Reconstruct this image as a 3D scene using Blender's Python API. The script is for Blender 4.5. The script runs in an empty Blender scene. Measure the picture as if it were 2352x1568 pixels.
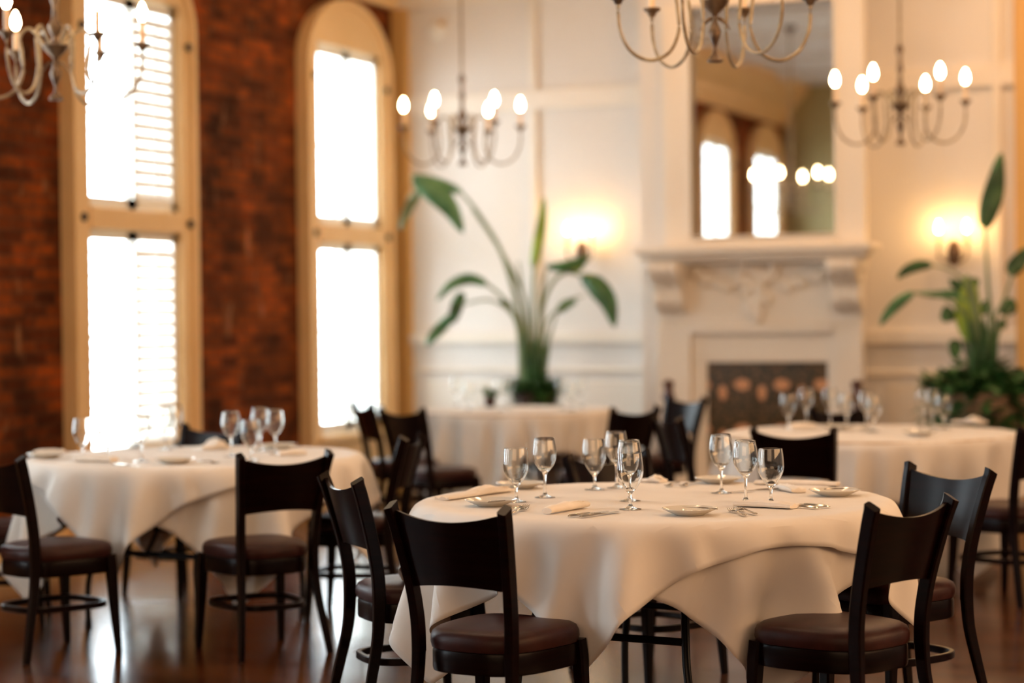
import bpy, math, random
from mathutils import Vector, Matrix, Euler
R_ = math.radians
sin, cos, pi = math.sin, math.cos, math.pi
SC = bpy.context.scene
COL = SC.collection

# ------------------------------------------------------------------ camera
YAW, F, H0, ROLL, CAMH = R_(22.5), 4800.0, 722.0, 0.0115, 1.42
CAM = Vector((0, 0, CAMH))
_p = math.atan((784 - H0) / F)
_fw = Vector((-sin(YAW) * cos(_p), cos(YAW) * cos(_p), -sin(_p)))
_q = _fw.to_track_quat('-Z', 'Y').to_matrix() @ Matrix.Rotation(-ROLL, 3, 'Z')
cd = bpy.data.cameras.new('camera'); cam = bpy.data.objects.new('camera', cd); COL.objects.link(cam)
cam.matrix_world = Matrix.Translation(CAM) @ _q.to_4x4()
cd.sensor_width = 36; cd.lens = F / 2352 * 36; cd.clip_start = .1; cd.clip_end = 200
cd.dof.use_dof = True; cd.dof.focus_distance = 6.75; cd.dof.aperture_fstop = 1.3
SC.camera = cam

# ------------------------------------------------------------------ world, exposure, window portals, added fill lights
W = bpy.data.worlds.new('world'); SC.world = W; W.use_nodes = True
bg = W.node_tree.nodes['Background']; bg.inputs[0].default_value = (.80, .90, 1, 1); bg.inputs[1].default_value = 21.0
SC.view_settings.view_transform = 'Standard'; SC.view_settings.look = 'None'
SC.view_settings.exposure = -0.1; SC.view_settings.gamma = 1
SC.cycles.use_denoising = True
SC.cycles.max_bounces = 10; SC.cycles.transmission_bounces = 10; SC.cycles.glossy_bounces = 5
SC.cycles.diffuse_bounces = 5
SC.cycles.sample_clamp_indirect = 12; SC.cycles.caustics_refractive = False; SC.cycles.caustics_reflective = False

def area(name, loc, rot, sx, sy, power, col, portal=False, spread=180):
    l = bpy.data.lights.new(name, 'AREA'); l.shape = 'RECTANGLE'; l.size = sx; l.size_y = sy
    l.energy = power; l.color = col; l.spread = R_(spread)
    if portal: l.cycles.is_portal = True
    o = bpy.data.objects.new(name, l); COL.objects.link(o); o.location = loc; o.rotation_euler = rot
    return o
XW, YB, ZC = -7.32, 15.26, 4.42          # brick wall plane, back wall plane, ceiling
WIN_Y = [11.31, 14.30, 8.35, 5.75, 3.55]
for wy in WIN_Y:                          # openings through which daylight comes in
    area('window_portal', (XW - .30, wy, 2.02), (0, R_(-90), 0), 2.9, 1.1, 1, (1, 1, 1), portal=True)
# large unseen warm fill lights, added behind and beside the camera
area('front_room_fill', (-1.2, -2.6, 2.7), (R_(84), 0, 0), 6.5, 2.2, 130, (1, .62, .36))
area('side_room_fill', (4.2, 6.0, 2.6), (R_(84), 0, R_(90)), 8.0, 1.8, 290, (1, .56, .26))
for (lx, ly, pw) in ((-4.3, 14.0, 15), (-2.2, 13.9, 38), (-6.0, 13.4, 8), (-3.4, 10.4, 20), (-1.9, 9.6, 26), (-3.0, 6.6, 20), (-0.6, 6.8, 20), (0.4, 10.5, 26), (-4.6, 7.2, 18)):  # unseen fill discs added below the ceiling, without any fixture
    l = bpy.data.lights.new('ceiling_fill', 'AREA'); l.shape = 'DISK'; l.size = .5
    l.energy = pw; l.color = (1, .64, .36) if ly < 13 else (1, .56, .26)
    o = bpy.data.objects.new('ceiling_fill', l); COL.objects.link(o); o.location = (lx, ly, ZC - .12)

def ray(px, py):
    v = Vector(((px - 1176) / F, -(py - 784) / F, -1))
    return _q @ v
def at(px, py, d):                        # point at depth d behind a pixel
    return CAM + ray(px, py) * d
def onz(px, py, z):
    r = ray(px, py); return CAM + r * ((z - CAMH) / r.z)
def ony(px, py, y):
    r = ray(px, py); return CAM + r * (y / r.y)
def onx(px, py, x):
    r = ray(px, py); return CAM + r * (x / r.x)
def yx(px, py, z):
    return onz(px, py, z)

# ------------------------------------------------------------------ mesh helpers
class MB:
    def __init__(s): s.v = []; s.f = []
    def add(s, vs, fs, M=None):
        k = len(s.v)
        s.v += [tuple(M @ Vector(v)) if M is not None else tuple(v) for v in vs]
        s.f += [tuple(i + k for i in f) for f in fs]
        return s
    def box(s, c, d, M=None, b=0.0):
        x, y, z = c; a, e, h = d[0] / 2, d[1] / 2, d[2] / 2
        if b <= 0:
            vs = [(x + i * a, y + j * e, z + k * h) for k in (-1, 1) for j in (-1, 1) for i in (-1, 1)]
            return s.add(vs, [(0, 2, 3, 1), (4, 5, 7, 6), (0, 1, 5, 4), (2, 6, 7, 3), (0, 4, 6, 2), (1, 3, 7, 5)], M)
        vs = []; rings = [(-h, b), (-h + b, 0), (h - b, 0), (h, b)]
        for zz, q in rings:
            for (i, j) in ((-1, -1), (1, -1), (1, 1), (-1, 1)):
                A, E = a - q, e - q
                cc = b * .8 if q == 0 else b * .5
                if i * j > 0: pts = [(i * A, j * (E - cc)), (i * (A - cc), j * E)]
                else: pts = [(i * (A - cc), j * E), (i * A, j * (E - cc))]
                if (i, j) == (-1, -1): pts = [(-A, -(E - cc)), (-(A - cc), -E)]
                if (i, j) == (1, -1): pts = [(A - cc, -E), (A, -(E - cc))]
                if (i, j) == (1, 1): pts = [(A, E - cc), (A - cc, E)]
                if (i, j) == (-1, 1): pts = [(-(A - cc), E), (-A, E - cc)]
                vs += [(x + p[0], y + p[1], z + zz) for p in pts]
        fs = []
        for r in range(3):
            for i in range(8):
                fs.append((r * 8 + i, r * 8 + (i + 1) % 8, r * 8 + 8 + (i + 1) % 8, r * 8 + 8 + i))
        fs.append(tuple(reversed(range(8)))); fs.append(tuple(range(24, 32)))
        return s.add(vs, fs, M)
    def lathe(s, prof, n=24, c=(0, 0, 0), M=None, sx=1, sy=1):
        vs = []; fs = []; m = len(prof)
        for (r, z) in prof:
            for i in range(n):
                a = 2 * pi * i / n; vs.append((c[0] + r * sx * cos(a), c[1] + r * sy * sin(a), c[2] + z))
        for k in range(m - 1):
            for i in range(n):
                j = (i + 1) % n; fs.append((k * n + i, k * n + j, k * n + n + j, k * n + n + i))
        if prof[0][0] > 1e-6: fs.append(tuple(reversed(range(n))))
        if prof[-1][0] > 1e-6: fs.append(tuple(range((m - 1) * n, m * n)))
        return s.add(vs, fs, M)
    def sweep(s, pts, prof, up=(0, 0, 1), scale=None, M=None, closed=False):
        """sweep a 2-D section (list of (a,b)) along pts"""
        P = [Vector(p) for p in pts]; n = len(prof); vs = []; fs = []
        N = len(P); u0 = Vector(up)
        for k in range(N):
            if closed: t = P[(k + 1) % N] - P[k - 1]
            else: t = P[min(k + 1, N - 1)] - P[max(k - 1, 0)]
            t.normalize()
            a = u0.cross(t)
            if a.length < 1e-4: a = Vector((1, 0, 0)).cross(t)
            a.normalize(); b = t.cross(a)
            sc = 1 if scale is None else scale[k]
            for (x, y) in prof: vs.append(P[k] + a * x * sc + b * y * sc)
        K = N if closed else N - 1
        for k in range(K):
            q = (k + 1) % N
            for i in range(n):
                j = (i + 1) % n; fs.append((k * n + i, k * n + j, q * n + j, q * n + i))
        if not closed:
            fs.append(tuple(reversed(range(n)))); fs.append(tuple(range((N - 1) * n, N * n)))
        return s.add(vs, fs, M)
    def tube(s, pts, r, n=8, rad=None, M=None, closed=False, up=(0, 0, 1)):
        prof = [(r * cos(2 * pi * i / n), r * sin(2 * pi * i / n)) for i in range(n)]
        return s.sweep(pts, prof, up, rad, M, closed)
    def grid(s, G, M=None, wrap=False):
        m = len(G); n = len(G[0]); vs = [p for row in G for p in row]; fs = []
        for k in range(m - 1):
            for i in range(n if wrap else n - 1):
                j = (i + 1) % n; fs.append((k * n + i, k * n + j, k * n + n + j, k * n + n + i))
        return s.add(vs, fs, M)
    def build(s, name, mat, parent=None, smooth=True, label=None, kind=None):
        me = bpy.data.meshes.new(name); me.from_pydata(s.v, [], s.f); me.validate(); me.update()
        if smooth:
            me.polygons.foreach_set('use_smooth', [True] * len(me.polygons))
            try: me.set_sharp_from_angle(angle=R_(38))
            except Exception: pass
        me.materials.append(mat)
        o = bpy.data.objects.new(name, me); COL.objects.link(o)
        if parent is not None: o.parent = parent
        if label: o['label'] = label
        if kind: o['kind'] = kind
        return o

def tag(o, label, cat, group=None, kind=None):
    o['label'] = label; o['category'] = cat
    if group: o['group'] = group
    if kind: o['kind'] = kind
    return o
def empty(name, loc=(0, 0, 0), rz=0, label=None, cat=None, group=None, kind=None):
    o = bpy.data.objects.new(name, None); COL.objects.link(o); o.location = loc; o.rotation_euler = (0, 0, rz)
    o.empty_display_size = .05
    if label: tag(o, label, cat, group)
    if kind: o['kind'] = kind
    return o
def copy_tree(o, parent=None):
    c = o.copy(); COL.objects.link(c)
    if parent is not None:
        c.parent = parent; c.matrix_parent_inverse = o.matrix_parent_inverse.copy()
    for ch in list(o.children): copy_tree(ch, c)
    return c
def spline(P, n=8):
    P = [Vector(p) for p in P]; out = []
    for i in range(len(P) - 1):
        a = P[max(i - 1, 0)]; b = P[i]; c = P[i + 1]; d = P[min(i + 2, len(P) - 1)]
        for k in range(n):
            t = k / n
            out.append(.5 * ((2 * b) + (c - a) * t + (2 * a - 5 * b + 4 * c - d) * t * t + (3 * b - a - 3 * c + d) * t ** 3))
    out.append(P[-1]); return out

# ------------------------------------------------------------------ materials
def mat(name, col, rough=.5, metal=0, coat=0, emit=None, es=0, trans=0, ior=1.45, spec=.5, sheen=0, subs=0):
    m = bpy.data.materials.new(name); m.use_nodes = True
    b = m.node_tree.nodes['Principled BSDF']; I = b.inputs
    I['Base Color'].default_value = (*col, 1); I['Roughness'].default_value = rough; I['Metallic'].default_value = metal
    I['Coat Weight'].default_value = coat; I['Coat Roughness'].default_value = .12
    I['IOR'].default_value = ior; I['Transmission Weight'].default_value = trans
    I['Specular IOR Level'].default_value = spec; I['Sheen Weight'].default_value = sheen
    if emit: I['Emission Color'].default_value = (*emit, 1); I['Emission Strength'].default_value = es
    return m
def nodes(m): return m.node_tree.nodes, m.node_tree.links, m.node_tree.nodes['Principled BSDF']
def ramp(n, stops):
    r = n.new('ShaderNodeValToRGB'); e = r.color_ramp.elements
    e[0].position = stops[0][0]; e[0].color = (*stops[0][1], 1); e[1].position = stops[-1][0]; e[1].color = (*stops[-1][1], 1)
    for p, c in stops[1:-1]:
        x = e.new(p); x.color = (*c, 1)
    return r
def add_noise(m, c1, c2, scale=8, detail=4, stretch=(1, 1, 1), bump=0, bscale=None, lo=.35, hi=.65):
    n, l, b = nodes(m)
    tc = n.new('ShaderNodeTexCoord'); mp = n.new('ShaderNodeMapping'); mp.inputs['Scale'].default_value = stretch
    t = n.new('ShaderNodeTexNoise'); t.inputs['Scale'].default_value = scale; t.inputs['Detail'].default_value = detail
    r = ramp(n, [(lo, c1), (hi, c2)])
    l.new(tc.outputs['Object'], mp.inputs[0]); l.new(mp.outputs[0], t.inputs['Vector']); l.new(t.outputs['Fac'], r.inputs[0])
    l.new(r.outputs[0], b.inputs['Base Color'])
    if bump:
        t2 = n.new('ShaderNodeTexNoise'); t2.inputs['Scale'].default_value = bscale or scale * 4; t2.inputs['Detail'].default_value = 3
        l.new(mp.outputs[0], t2.inputs['Vector'])
        bp = n.new('ShaderNodeBump'); bp.inputs['Strength'].default_value = bump; bp.inputs['Distance'].default_value = .01
        l.new(t2.outputs['Fac'], bp.inputs['Height']); l.new(bp.outputs[0], b.inputs['Normal'])
    return m

M = {}
M['wood'] = add_noise(mat('dark_stained_wood', (.02, .008, .006), .28, spec=.14), (.002, .0003, .0002), (.007, .0012, .0005), 6, 5, (1, 1, 14), lo=.3, hi=.7)
M['leather'] = add_noise(mat('brown_leather', (.05, .018, .014), .38, spec=.25), (.026, .0065, .005), (.038, .0095, .007), 20, 3, bump=.12, bscale=240)
M['cloth'] = add_noise(mat('white_linen', (.80, .77, .73), .85, spec=.2), (.74, .70, .655), (.80, .76, .715), 3, 3, bump=.10, bscale=14)
M['napkin'] = add_noise(mat('napkin_linen', (.85, .8, .73), .9, spec=.2), (.80, .74, .66), (.88, .82, .75), 14, 3, bump=.1, bscale=90)
M['cream'] = mat('cream_paint', (.80, .69, .54), .5)
add_noise(M['cream'], (.80, .735, .65), (.83, .77, .69), 1.5, 2)
M['wallpaint'] = add_noise(mat('wall_paint', (.82, .74, .66), .55), (.735, .70, .665), (.775, .74, .705), 1.2, 2)
M['casing'] = add_noise(mat('casing_paint', (.70, .48, .24), .42), (.80, .55, .27), (.85, .60, .31), 2, 2)
M['corner'] = mat('gilded_corner_paint', (.66, .40, .14), .5)
M['olive'] = mat('olive_paint', (.42, .36, .17), .6)
M['white'] = mat('shutter_white', (.85, .84, .80), .45)
M['ceil'] = mat('ceiling_white', (.82, .80, .78), .7)
M['black'] = mat('black_metal', (.012, .012, .013), .38, metal=.6)
M['darkknob'] = mat('dark_knob', (.03, .025, .02), .4)
M['china'] = mat('white_china', (.66, .63, .56), .12, coat=.3)
M['steel'] = mat('cutlery_steel', (.40, .36, .31), .18, metal=1)
M['iron'] = add_noise(mat('antique_bronze_iron', (.16, .10, .06), .42, metal=.55), (.09, .055, .035), (.24, .16, .10), 16, 3)
M['armmetal'] = add_noise(mat('pale_patina_iron', (.42, .33, .22), .45, metal=.35), (.26, .19, .12), (.46, .37, .25), 18, 3)
M['candle'] = mat('candle_sleeve', (.85, .62, .42), .5)
M['bulb'] = mat('lit_bulb', (1, .9, .7), .3, emit=(1, .72, .38), es=64)
M['bulbs'] = mat('lit_sconce_bulb', (1, .85, .6), .3, emit=(1, .56, .20), es=150)
M['plinth'] = mat('white_marble_plinth', (.80, .72, .62), .4)
M['brownpost'] = mat('brown_turned_metal', (.10, .05, .04), .35, metal=.3)
M['terracotta'] = mat('pale_terracotta', (.62, .40, .28), .6)
M['darkpot'] = mat('dark_wicker', (.05, .022, .014), .7)
M['leafdark'] = add_noise(mat('leaf_dark_green', (.03, .10, .03), .35), (.015, .06, .018), (.05, .15, .04), 7, 2)
M['leafblue'] = add_noise(mat('leaf_blue_green', (.08, .22, .10), .35), (.05, .17, .07), (.12, .28, .13), 7, 2)
M['leaflime'] = add_noise(mat('leaf_lime_green', (.26, .38, .04), .4), (.18, .30, .03), (.34, .46, .06), 7, 2)
M['stem'] = mat('stem_green', (.18, .24, .12), .5)
M['plywood'] = mat('plywood', (.45, .30, .17), .6)
M['mirror'] = mat('mirror_silver', (.86, .86, .86), .015, metal=1)
# translucency for leaves
for k in ('leafblue', 'leaflime', 'leafdark'):
    n, l, b = nodes(M[k]); b.inputs['Subsurface Weight'].default_value = .0
# glass
g = bpy.data.materials.new('clear_glass'); g.use_nodes = True; n = g.node_tree.nodes; n.clear()
o_ = n.new('ShaderNodeOutputMaterial'); gl = n.new('ShaderNodeBsdfGlass'); gl.inputs['IOR'].default_value = 1.47
gl.inputs['Roughness'].default_value = 0; gl.inputs['Color'].default_value = (.985, .99, .985, 1)
g.node_tree.links.new(gl.outputs[0], o_.inputs[0]); M['glass'] = g
g = bpy.data.materials.new('window_glass'); g.use_nodes = True; n = g.node_tree.nodes; n.clear()
o_ = n.new('ShaderNodeOutputMaterial'); t_ = n.new('ShaderNodeBsdfTransparent'); s_ = n.new('ShaderNodeBsdfGlossy'); s_.inputs['Roughness'].default_value = .02
mx = n.new('ShaderNodeMixShader'); mx.inputs[0].default_value = .05
t_.inputs[0].default_value = (.96, .98, .97, 1)
for a, b_ in ((t_.outputs[0], mx.inputs[1]), (s_.outputs[0], mx.inputs[2]), (mx.outputs[0], o_.inputs[0])): g.node_tree.links.new(a, b_)
M['pane'] = g
# brick
def brick():
    m = mat('old_red_brick', (.2, .06, .02), .85, spec=.2); n, l, b = nodes(m)
    tc = n.new('ShaderNodeTexCoord'); sp = n.new('ShaderNodeSeparateXYZ'); cb = n.new('ShaderNodeCombineXYZ')
    l.new(tc.outputs['Object'], sp.inputs[0]); l.new(sp.outputs['Y'], cb.inputs['X']); l.new(sp.outputs['Z'], cb.inputs['Y'])
    br = n.new('ShaderNodeTexBrick'); br.inputs['Scale'].default_value = 1; br.inputs['Brick Width'].default_value = .215
    br.inputs['Row Height'].default_value = .072; br.inputs['Mortar Size'].default_value = .006; br.inputs['Bias'].default_value = -.1
    br.inputs['Color1'].default_value = (.21, .050, .006, 1); br.inputs['Color2'].default_value = (.050, .010, .002, 1)
    br.inputs['Mortar'].default_value = (.09, .04, .018, 1)
    l.new(cb.outputs[0], br.inputs['Vector'])
    n1 = n.new('ShaderNodeTexNoise'); n1.inputs['Scale'].default_value = 2.2; n1.inputs['Detail'].default_value = 6; n1.inputs['Roughness'].default_value = .7
    l.new(tc.outputs['Object'], n1.inputs['Vector'])
    r1 = ramp(n, [(.32, (.30, .26, .25)), (.5, (.95, .9, .85)), (.68, (1.9, 1.5, 1.1))]); l.new(n1.outputs['Fac'], r1.inputs[0])
    mu = n.new('ShaderNodeMixRGB'); mu.blend_type = 'MULTIPLY'; mu.inputs[0].default_value = 1
    l.new(br.outputs['Color'], mu.inputs[1]); l.new(r1.outputs[0], mu.inputs[2])
    mp = n.new('ShaderNodeMapping'); mp.inputs['Scale'].default_value = (1, 1.6, .7); l.new(tc.outputs['Object'], mp.inputs[0])
    n2 = n.new('ShaderNodeTexNoise'); n2.inputs['Scale'].default_value = 4.4; n2.inputs['Detail'].default_value = 5; l.new(mp.outputs[0], n2.inputs['Vector'])
    r2 = ramp(n, [(.62, (0, 0, 0)), (.74, (.55, .55, .55))]); l.new(n2.outputs['Fac'], r2.inputs[0])
    m2 = n.new('ShaderNodeMixRGB'); m2.inputs[2].default_value = (.40, .20, .09, 1)
    l.new(r2.outputs[0], m2.inputs[0]); l.new(mu.outputs[0], m2.inputs[1]); l.new(m2.outputs[0], b.inputs['Base Color'])
    bp = n.new('ShaderNodeBump'); bp.inputs['Strength'].default_value = .8; bp.inputs['Distance'].default_value = .02
    mm = n.new('ShaderNodeMath'); mm.operation = 'SUBTRACT'; l.new(n1.outputs['Fac'], mm.inputs[0]); l.new(br.outputs['Fac'], mm.inputs[1])
    l.new(mm.outputs[0], bp.inputs['Height']); l.new(bp.outputs[0], b.inputs['Normal'])
    return m
M['brick'] = brick()
def floormat():
    m = mat('varnished_floorboards', (.2, .07, .03), .16, coat=.16, spec=.38); n, l, b = nodes(m)
    b.inputs['Coat Roughness'].default_value = .1
    tc = n.new('ShaderNodeTexCoord'); mp = n.new('ShaderNodeMapping'); mp.inputs['Rotation'].default_value = (0, 0, 0)
    l.new(tc.outputs['Object'], mp.inputs[0])
    br = n.new('ShaderNodeTexBrick'); br.inputs['Scale'].default_value = 1; br.inputs['Brick Width'].default_value = 1.6
    br.inputs['Row Height'].default_value = .085; br.inputs['Mortar Size'].default_value = .0016
    br.inputs['Color1'].default_value = (.095, .026, .004, 1); br.inputs['Color2'].default_value = (.038, .009, .002, 1); br.inputs['Mortar'].default_value = (.03, .01, .006, 1)
    l.new(mp.outputs[0], br.inputs['Vector'])
    m3 = n.new('ShaderNodeMapping'); m3.inputs['Scale'].default_value = (1.2, 18, 1); l.new(tc.outputs['Object'], m3.inputs[0])
    ns = n.new('ShaderNodeTexNoise'); ns.inputs['Scale'].default_value = 3; ns.inputs['Detail'].default_value = 5; l.new(m3.outputs[0], ns.inputs['Vector'])
    r = ramp(n, [(.3, (.6, .6, .6)), (.7, (1.25, 1.2, 1.15))]); l.new(ns.outputs['Fac'], r.inputs[0])
    mu = n.new('ShaderNodeMixRGB'); mu.blend_type = 'MULTIPLY'; mu.inputs[0].default_value = 1
    l.new(br.outputs['Color'], mu.inputs[1]); l.new(r.outputs[0], mu.inputs[2]); l.new(mu.outputs[0], b.inputs['Base Color'])
    n4 = n.new('ShaderNodeTexNoise'); n4.inputs['Scale'].default_value = 2.2; n4.inputs['Detail'].default_value = 1; l.new(tc.outputs['Object'], n4.inputs['Vector'])
    r4 = ramp(n, [(.1, (.16, .16, .16)), (.9, (.30, .30, .30))]); l.new(n4.outputs['Fac'], r4.inputs[0]); l.new(r4.outputs[0], b.inputs['Roughness'])
    bp = n.new('ShaderNodeBump'); bp.inputs['Strength'].default_value = .35; bp.inputs['Distance'].default_value = .0006; bp.invert = True
    l.new(br.outputs['Fac'], bp.inputs['Height']); l.new(bp.outputs[0], b.inputs['Normal']); l.new(bp.outputs[0], b.inputs['Coat Normal'])
    return m
M['floor'] = floormat()
def tilemat():
    m = mat('patterned_fireplace_tile', (.08, .06, .04), .3); n, l, b = nodes(m)
    tc = n.new('ShaderNodeTexCoord'); mp = n.new('ShaderNodeMapping'); l.new(tc.outputs['Object'], mp.inputs[0])
    mp.inputs['Scale'].default_value = (1 / .30, 1, 1 / .33)
    # repeating motif: distance to cell centre
    fr = n.new('ShaderNodeVectorMath'); fr.operation = 'FRACTION'; l.new(mp.outputs[0], fr.inputs[0])
    sb = n.new('ShaderNodeVectorMath'); sb.operation = 'SUBTRACT'; sb.inputs[1].default_value = (.5, 0, .5); l.new(fr.outputs[0], sb.inputs[0])
    sx = n.new('ShaderNodeSeparateXYZ'); l.new(sb.outputs[0], sx.inputs[0])
    def mth(op, a, c=None):
        q = n.new('ShaderNodeMath'); q.operation = op
        for i, x in enumerate((a, c)):
            if x is None: continue
            if isinstance(x, (int, float)): q.inputs[i].default_value = x
            else: l.new(x, q.inputs[i])
        return q.outputs[0]
    dz = mth('ADD', sx.outputs['Z'], -.18)
    d1 = mth('ADD', mth('POWER', mth('MULTIPLY', sx.outputs['X'], 3.4), 2), mth('POWER', mth('MULTIPLY', dz, 5.2), 2))
    m1 = mth('LESS_THAN', d1, .45)
    ax = mth('SUBTRACT', mth('ABSOLUTE', sx.outputs['X']), .5)
    d2 = mth('ADD', mth('POWER', mth('MULTIPLY', ax, 6), 2), mth('POWER', mth('MULTIPLY', sx.outputs['Z'], 3.6), 2))
    m2 = mth('LESS_THAN', d2, .38)
    mk = mth('MAXIMUM', m1, m2)
    vo = n.new('ShaderNodeTexVoronoi'); vo.inputs['Scale'].default_value = 26; l.new(tc.outputs['Object'], vo.inputs['Vector'])
    rr = ramp(n, [(.2, (.16, .095, .04)), (.6, (.04, .03, .016))]); l.new(vo.outputs['Distance'], rr.inputs[0])
    mx = n.new('ShaderNodeMixRGB'); mx.inputs[2].default_value = (.60, .30, .15, 1)
    l.new(mk, mx.inputs[0]); l.new(rr.outputs[0], mx.inputs[1]); l.new(mx.outputs[0], b.inputs['Base Color'])
    return m
M['tile'] = tilemat()

# ------------------------------------------------------------------ room shell
def struct(name, mb, m, **k):
    o = mb.build(name, m, smooth=k.pop('smooth', False)); o['kind'] = 'structure'; return o
XR, YF = 4.5, -3.2
mb = MB(); mb.box(((XW + XR) / 2 - .3, (YB + YF) / 2, -.06), (XR - XW + 1.2, YB - YF + 1, .12)); struct('floor', mb, M['floor'])
mb = MB(); mb.box(((XW + XR) / 2, (YB + YF) / 2, ZC + .06), (XR - XW + .8, YB - YF + .8, .12))
for k in range(9):                                    # shallow ceiling beams
    mb.box(((XW + XR) / 2, 0.2 + k * 1.85, ZC - .03), (XR - XW, .22, .07))
struct('ceiling', mb, M['ceil'])
# brick wall with rectangular openings
OW, Z0, Z1 = 1.06, .53, 3.46
mb = MB(); ys = sorted(WIN_Y); edges = [YF]
for wy in ys: edges += [wy - OW / 2, wy + OW / 2]
edges.append(YB + .1)
T = .34
for i in range(0, len(edges), 2):
    a, b = edges[i], edges[i + 1]; mb.box((XW - T / 2, (a + b) / 2, ZC / 2), (T, b - a, ZC))
for wy in ys:
    mb.box((XW - T / 2, wy, Z0 / 2), (T, OW, Z0)); mb.box((XW - T / 2, wy, (Z1 + ZC) / 2), (T, OW, ZC - Z1))
struct('wall_left', mb, M['brick'])
mb = MB(); mb.box(((XW + XR) / 2, YB + .1, ZC / 2), (XR - XW + .4, .2, ZC)); struct('wall_back', mb, M['wallpaint'])
mb = MB(); mb.box((XR + .1, (YB + YF) / 2, ZC / 2), (.2, YB - YF, ZC)); struct('wall_right', mb, M['wallpaint'])
mb = MB(); mb.box(((XW + XR) / 2, YF - .1, ZC / 2), (XR - XW, .2, ZC)); struct('wall_front', mb, M['wallpaint'])
mb = MB(); mb.box((-6.45, 2.35, ZC / 2), (1.74, .2, ZC)); struct('wall_partition', mb, M['olive'])
# cornices
def cornice(name, p0, p1, inward, m=M['casing']):
    prof = [(0, -.54), (.05, -.54), (.06, -.47), (.10, -.43), (.12, -.32), (.24, -.20), (.30, -.12), (.34, -.10), (.34, 0), (0, 0)]
    a, b = Vector(p0), Vector(p1); inw = Vector(inward); vs = []
    for P in (a, b): vs += [P + inw * x + Vector((0, 0, z)) for x, z in prof]
    n = len(prof); fs = [(i, (i + 1) % n, n + (i + 1) % n, n + i) for i in range(n)] + [tuple(range(n)), tuple(reversed(range(n, 2 * n)))]
    mb = MB(); mb.add(vs, fs); return struct(name, mb, m)
cornice('trim_1', (XW, 2.45, ZC), (XW, YB, ZC), (1, 0, 0))
cornice('trim_2', (XW, YB, ZC), (XR, YB, ZC), (0, -1, 0), M['cream'])
# baseboards
mb = MB(); mb.box((XW + .0125, (YB + 2.5) / 2, .09), (.025, YB - 2.5, .18)); struct('baseboard_left', mb, M['casing'])
mb = MB(); mb.box(((XW + XR) / 2, YB - .0125, .1), (XR - XW, .025, .2)); struct('baseboard_back', mb, M['cream'])
# back wall panelling: mouldings as real raised strips
tn = [2]
def trim(x0, x1, z0, z1, d=.035, m=None, y=YB):
    tn[0] += 1
    mb = MB(); mb.box(((x0 + x1) / 2, y - d / 2, (z0 + z1) / 2), (x1 - x0, d, z1 - z0), b=min(.008, d / 3)); return struct('trim_%d' % tn[0], mb, m or M['cream'])
def bx(px, py=700): return ony(px, py, YB).x
XB0, XB1 = bx(1512), bx(1968)                     # chimney breast
trim(XW, bx(948), 0, 3.88, .07, M['corner'])      # corner pilaster
trim(XW, XB0, 1.19, 1.27, .06); trim(XW, XB0, .96, 1.0, .03)
trim(XW, XB0, 3.02, 3.18, .04)
trim(bx(1222), bx(1240), 1.27, 3.02, .03); trim(bx(1222), bx(1240), 3.18, 3.88, .03)
trim(XB1, XR, 1.17, 1.27, .07); trim(XB1, XR, .93, .98, .03); trim(XB1, XR, 3.02, 3.18, .04)
trim(bx(2285), bx(2305), 1.27, 3.88, .05); trim(bx(2338), bx(2400), 0, 3.88, .09, M['corner'])
for a, b in ((955, 1215), (1250, 1505)):           # wainscot panels
    trim(bx(a) + .08, bx(b) - .08, .28, .90, .018)
trim(bx(2040), bx(2270), .28, .88, .018)
# chimney breast
YC = YB - .38
mb = MB(); mb.box(((XB0 + XB1) / 2, (YC + YB) / 2, ZC / 2), (XB1 - XB0, YB - YC, ZC)); struct('wall_chimney_breast', mb, M['wallpaint'])

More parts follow.
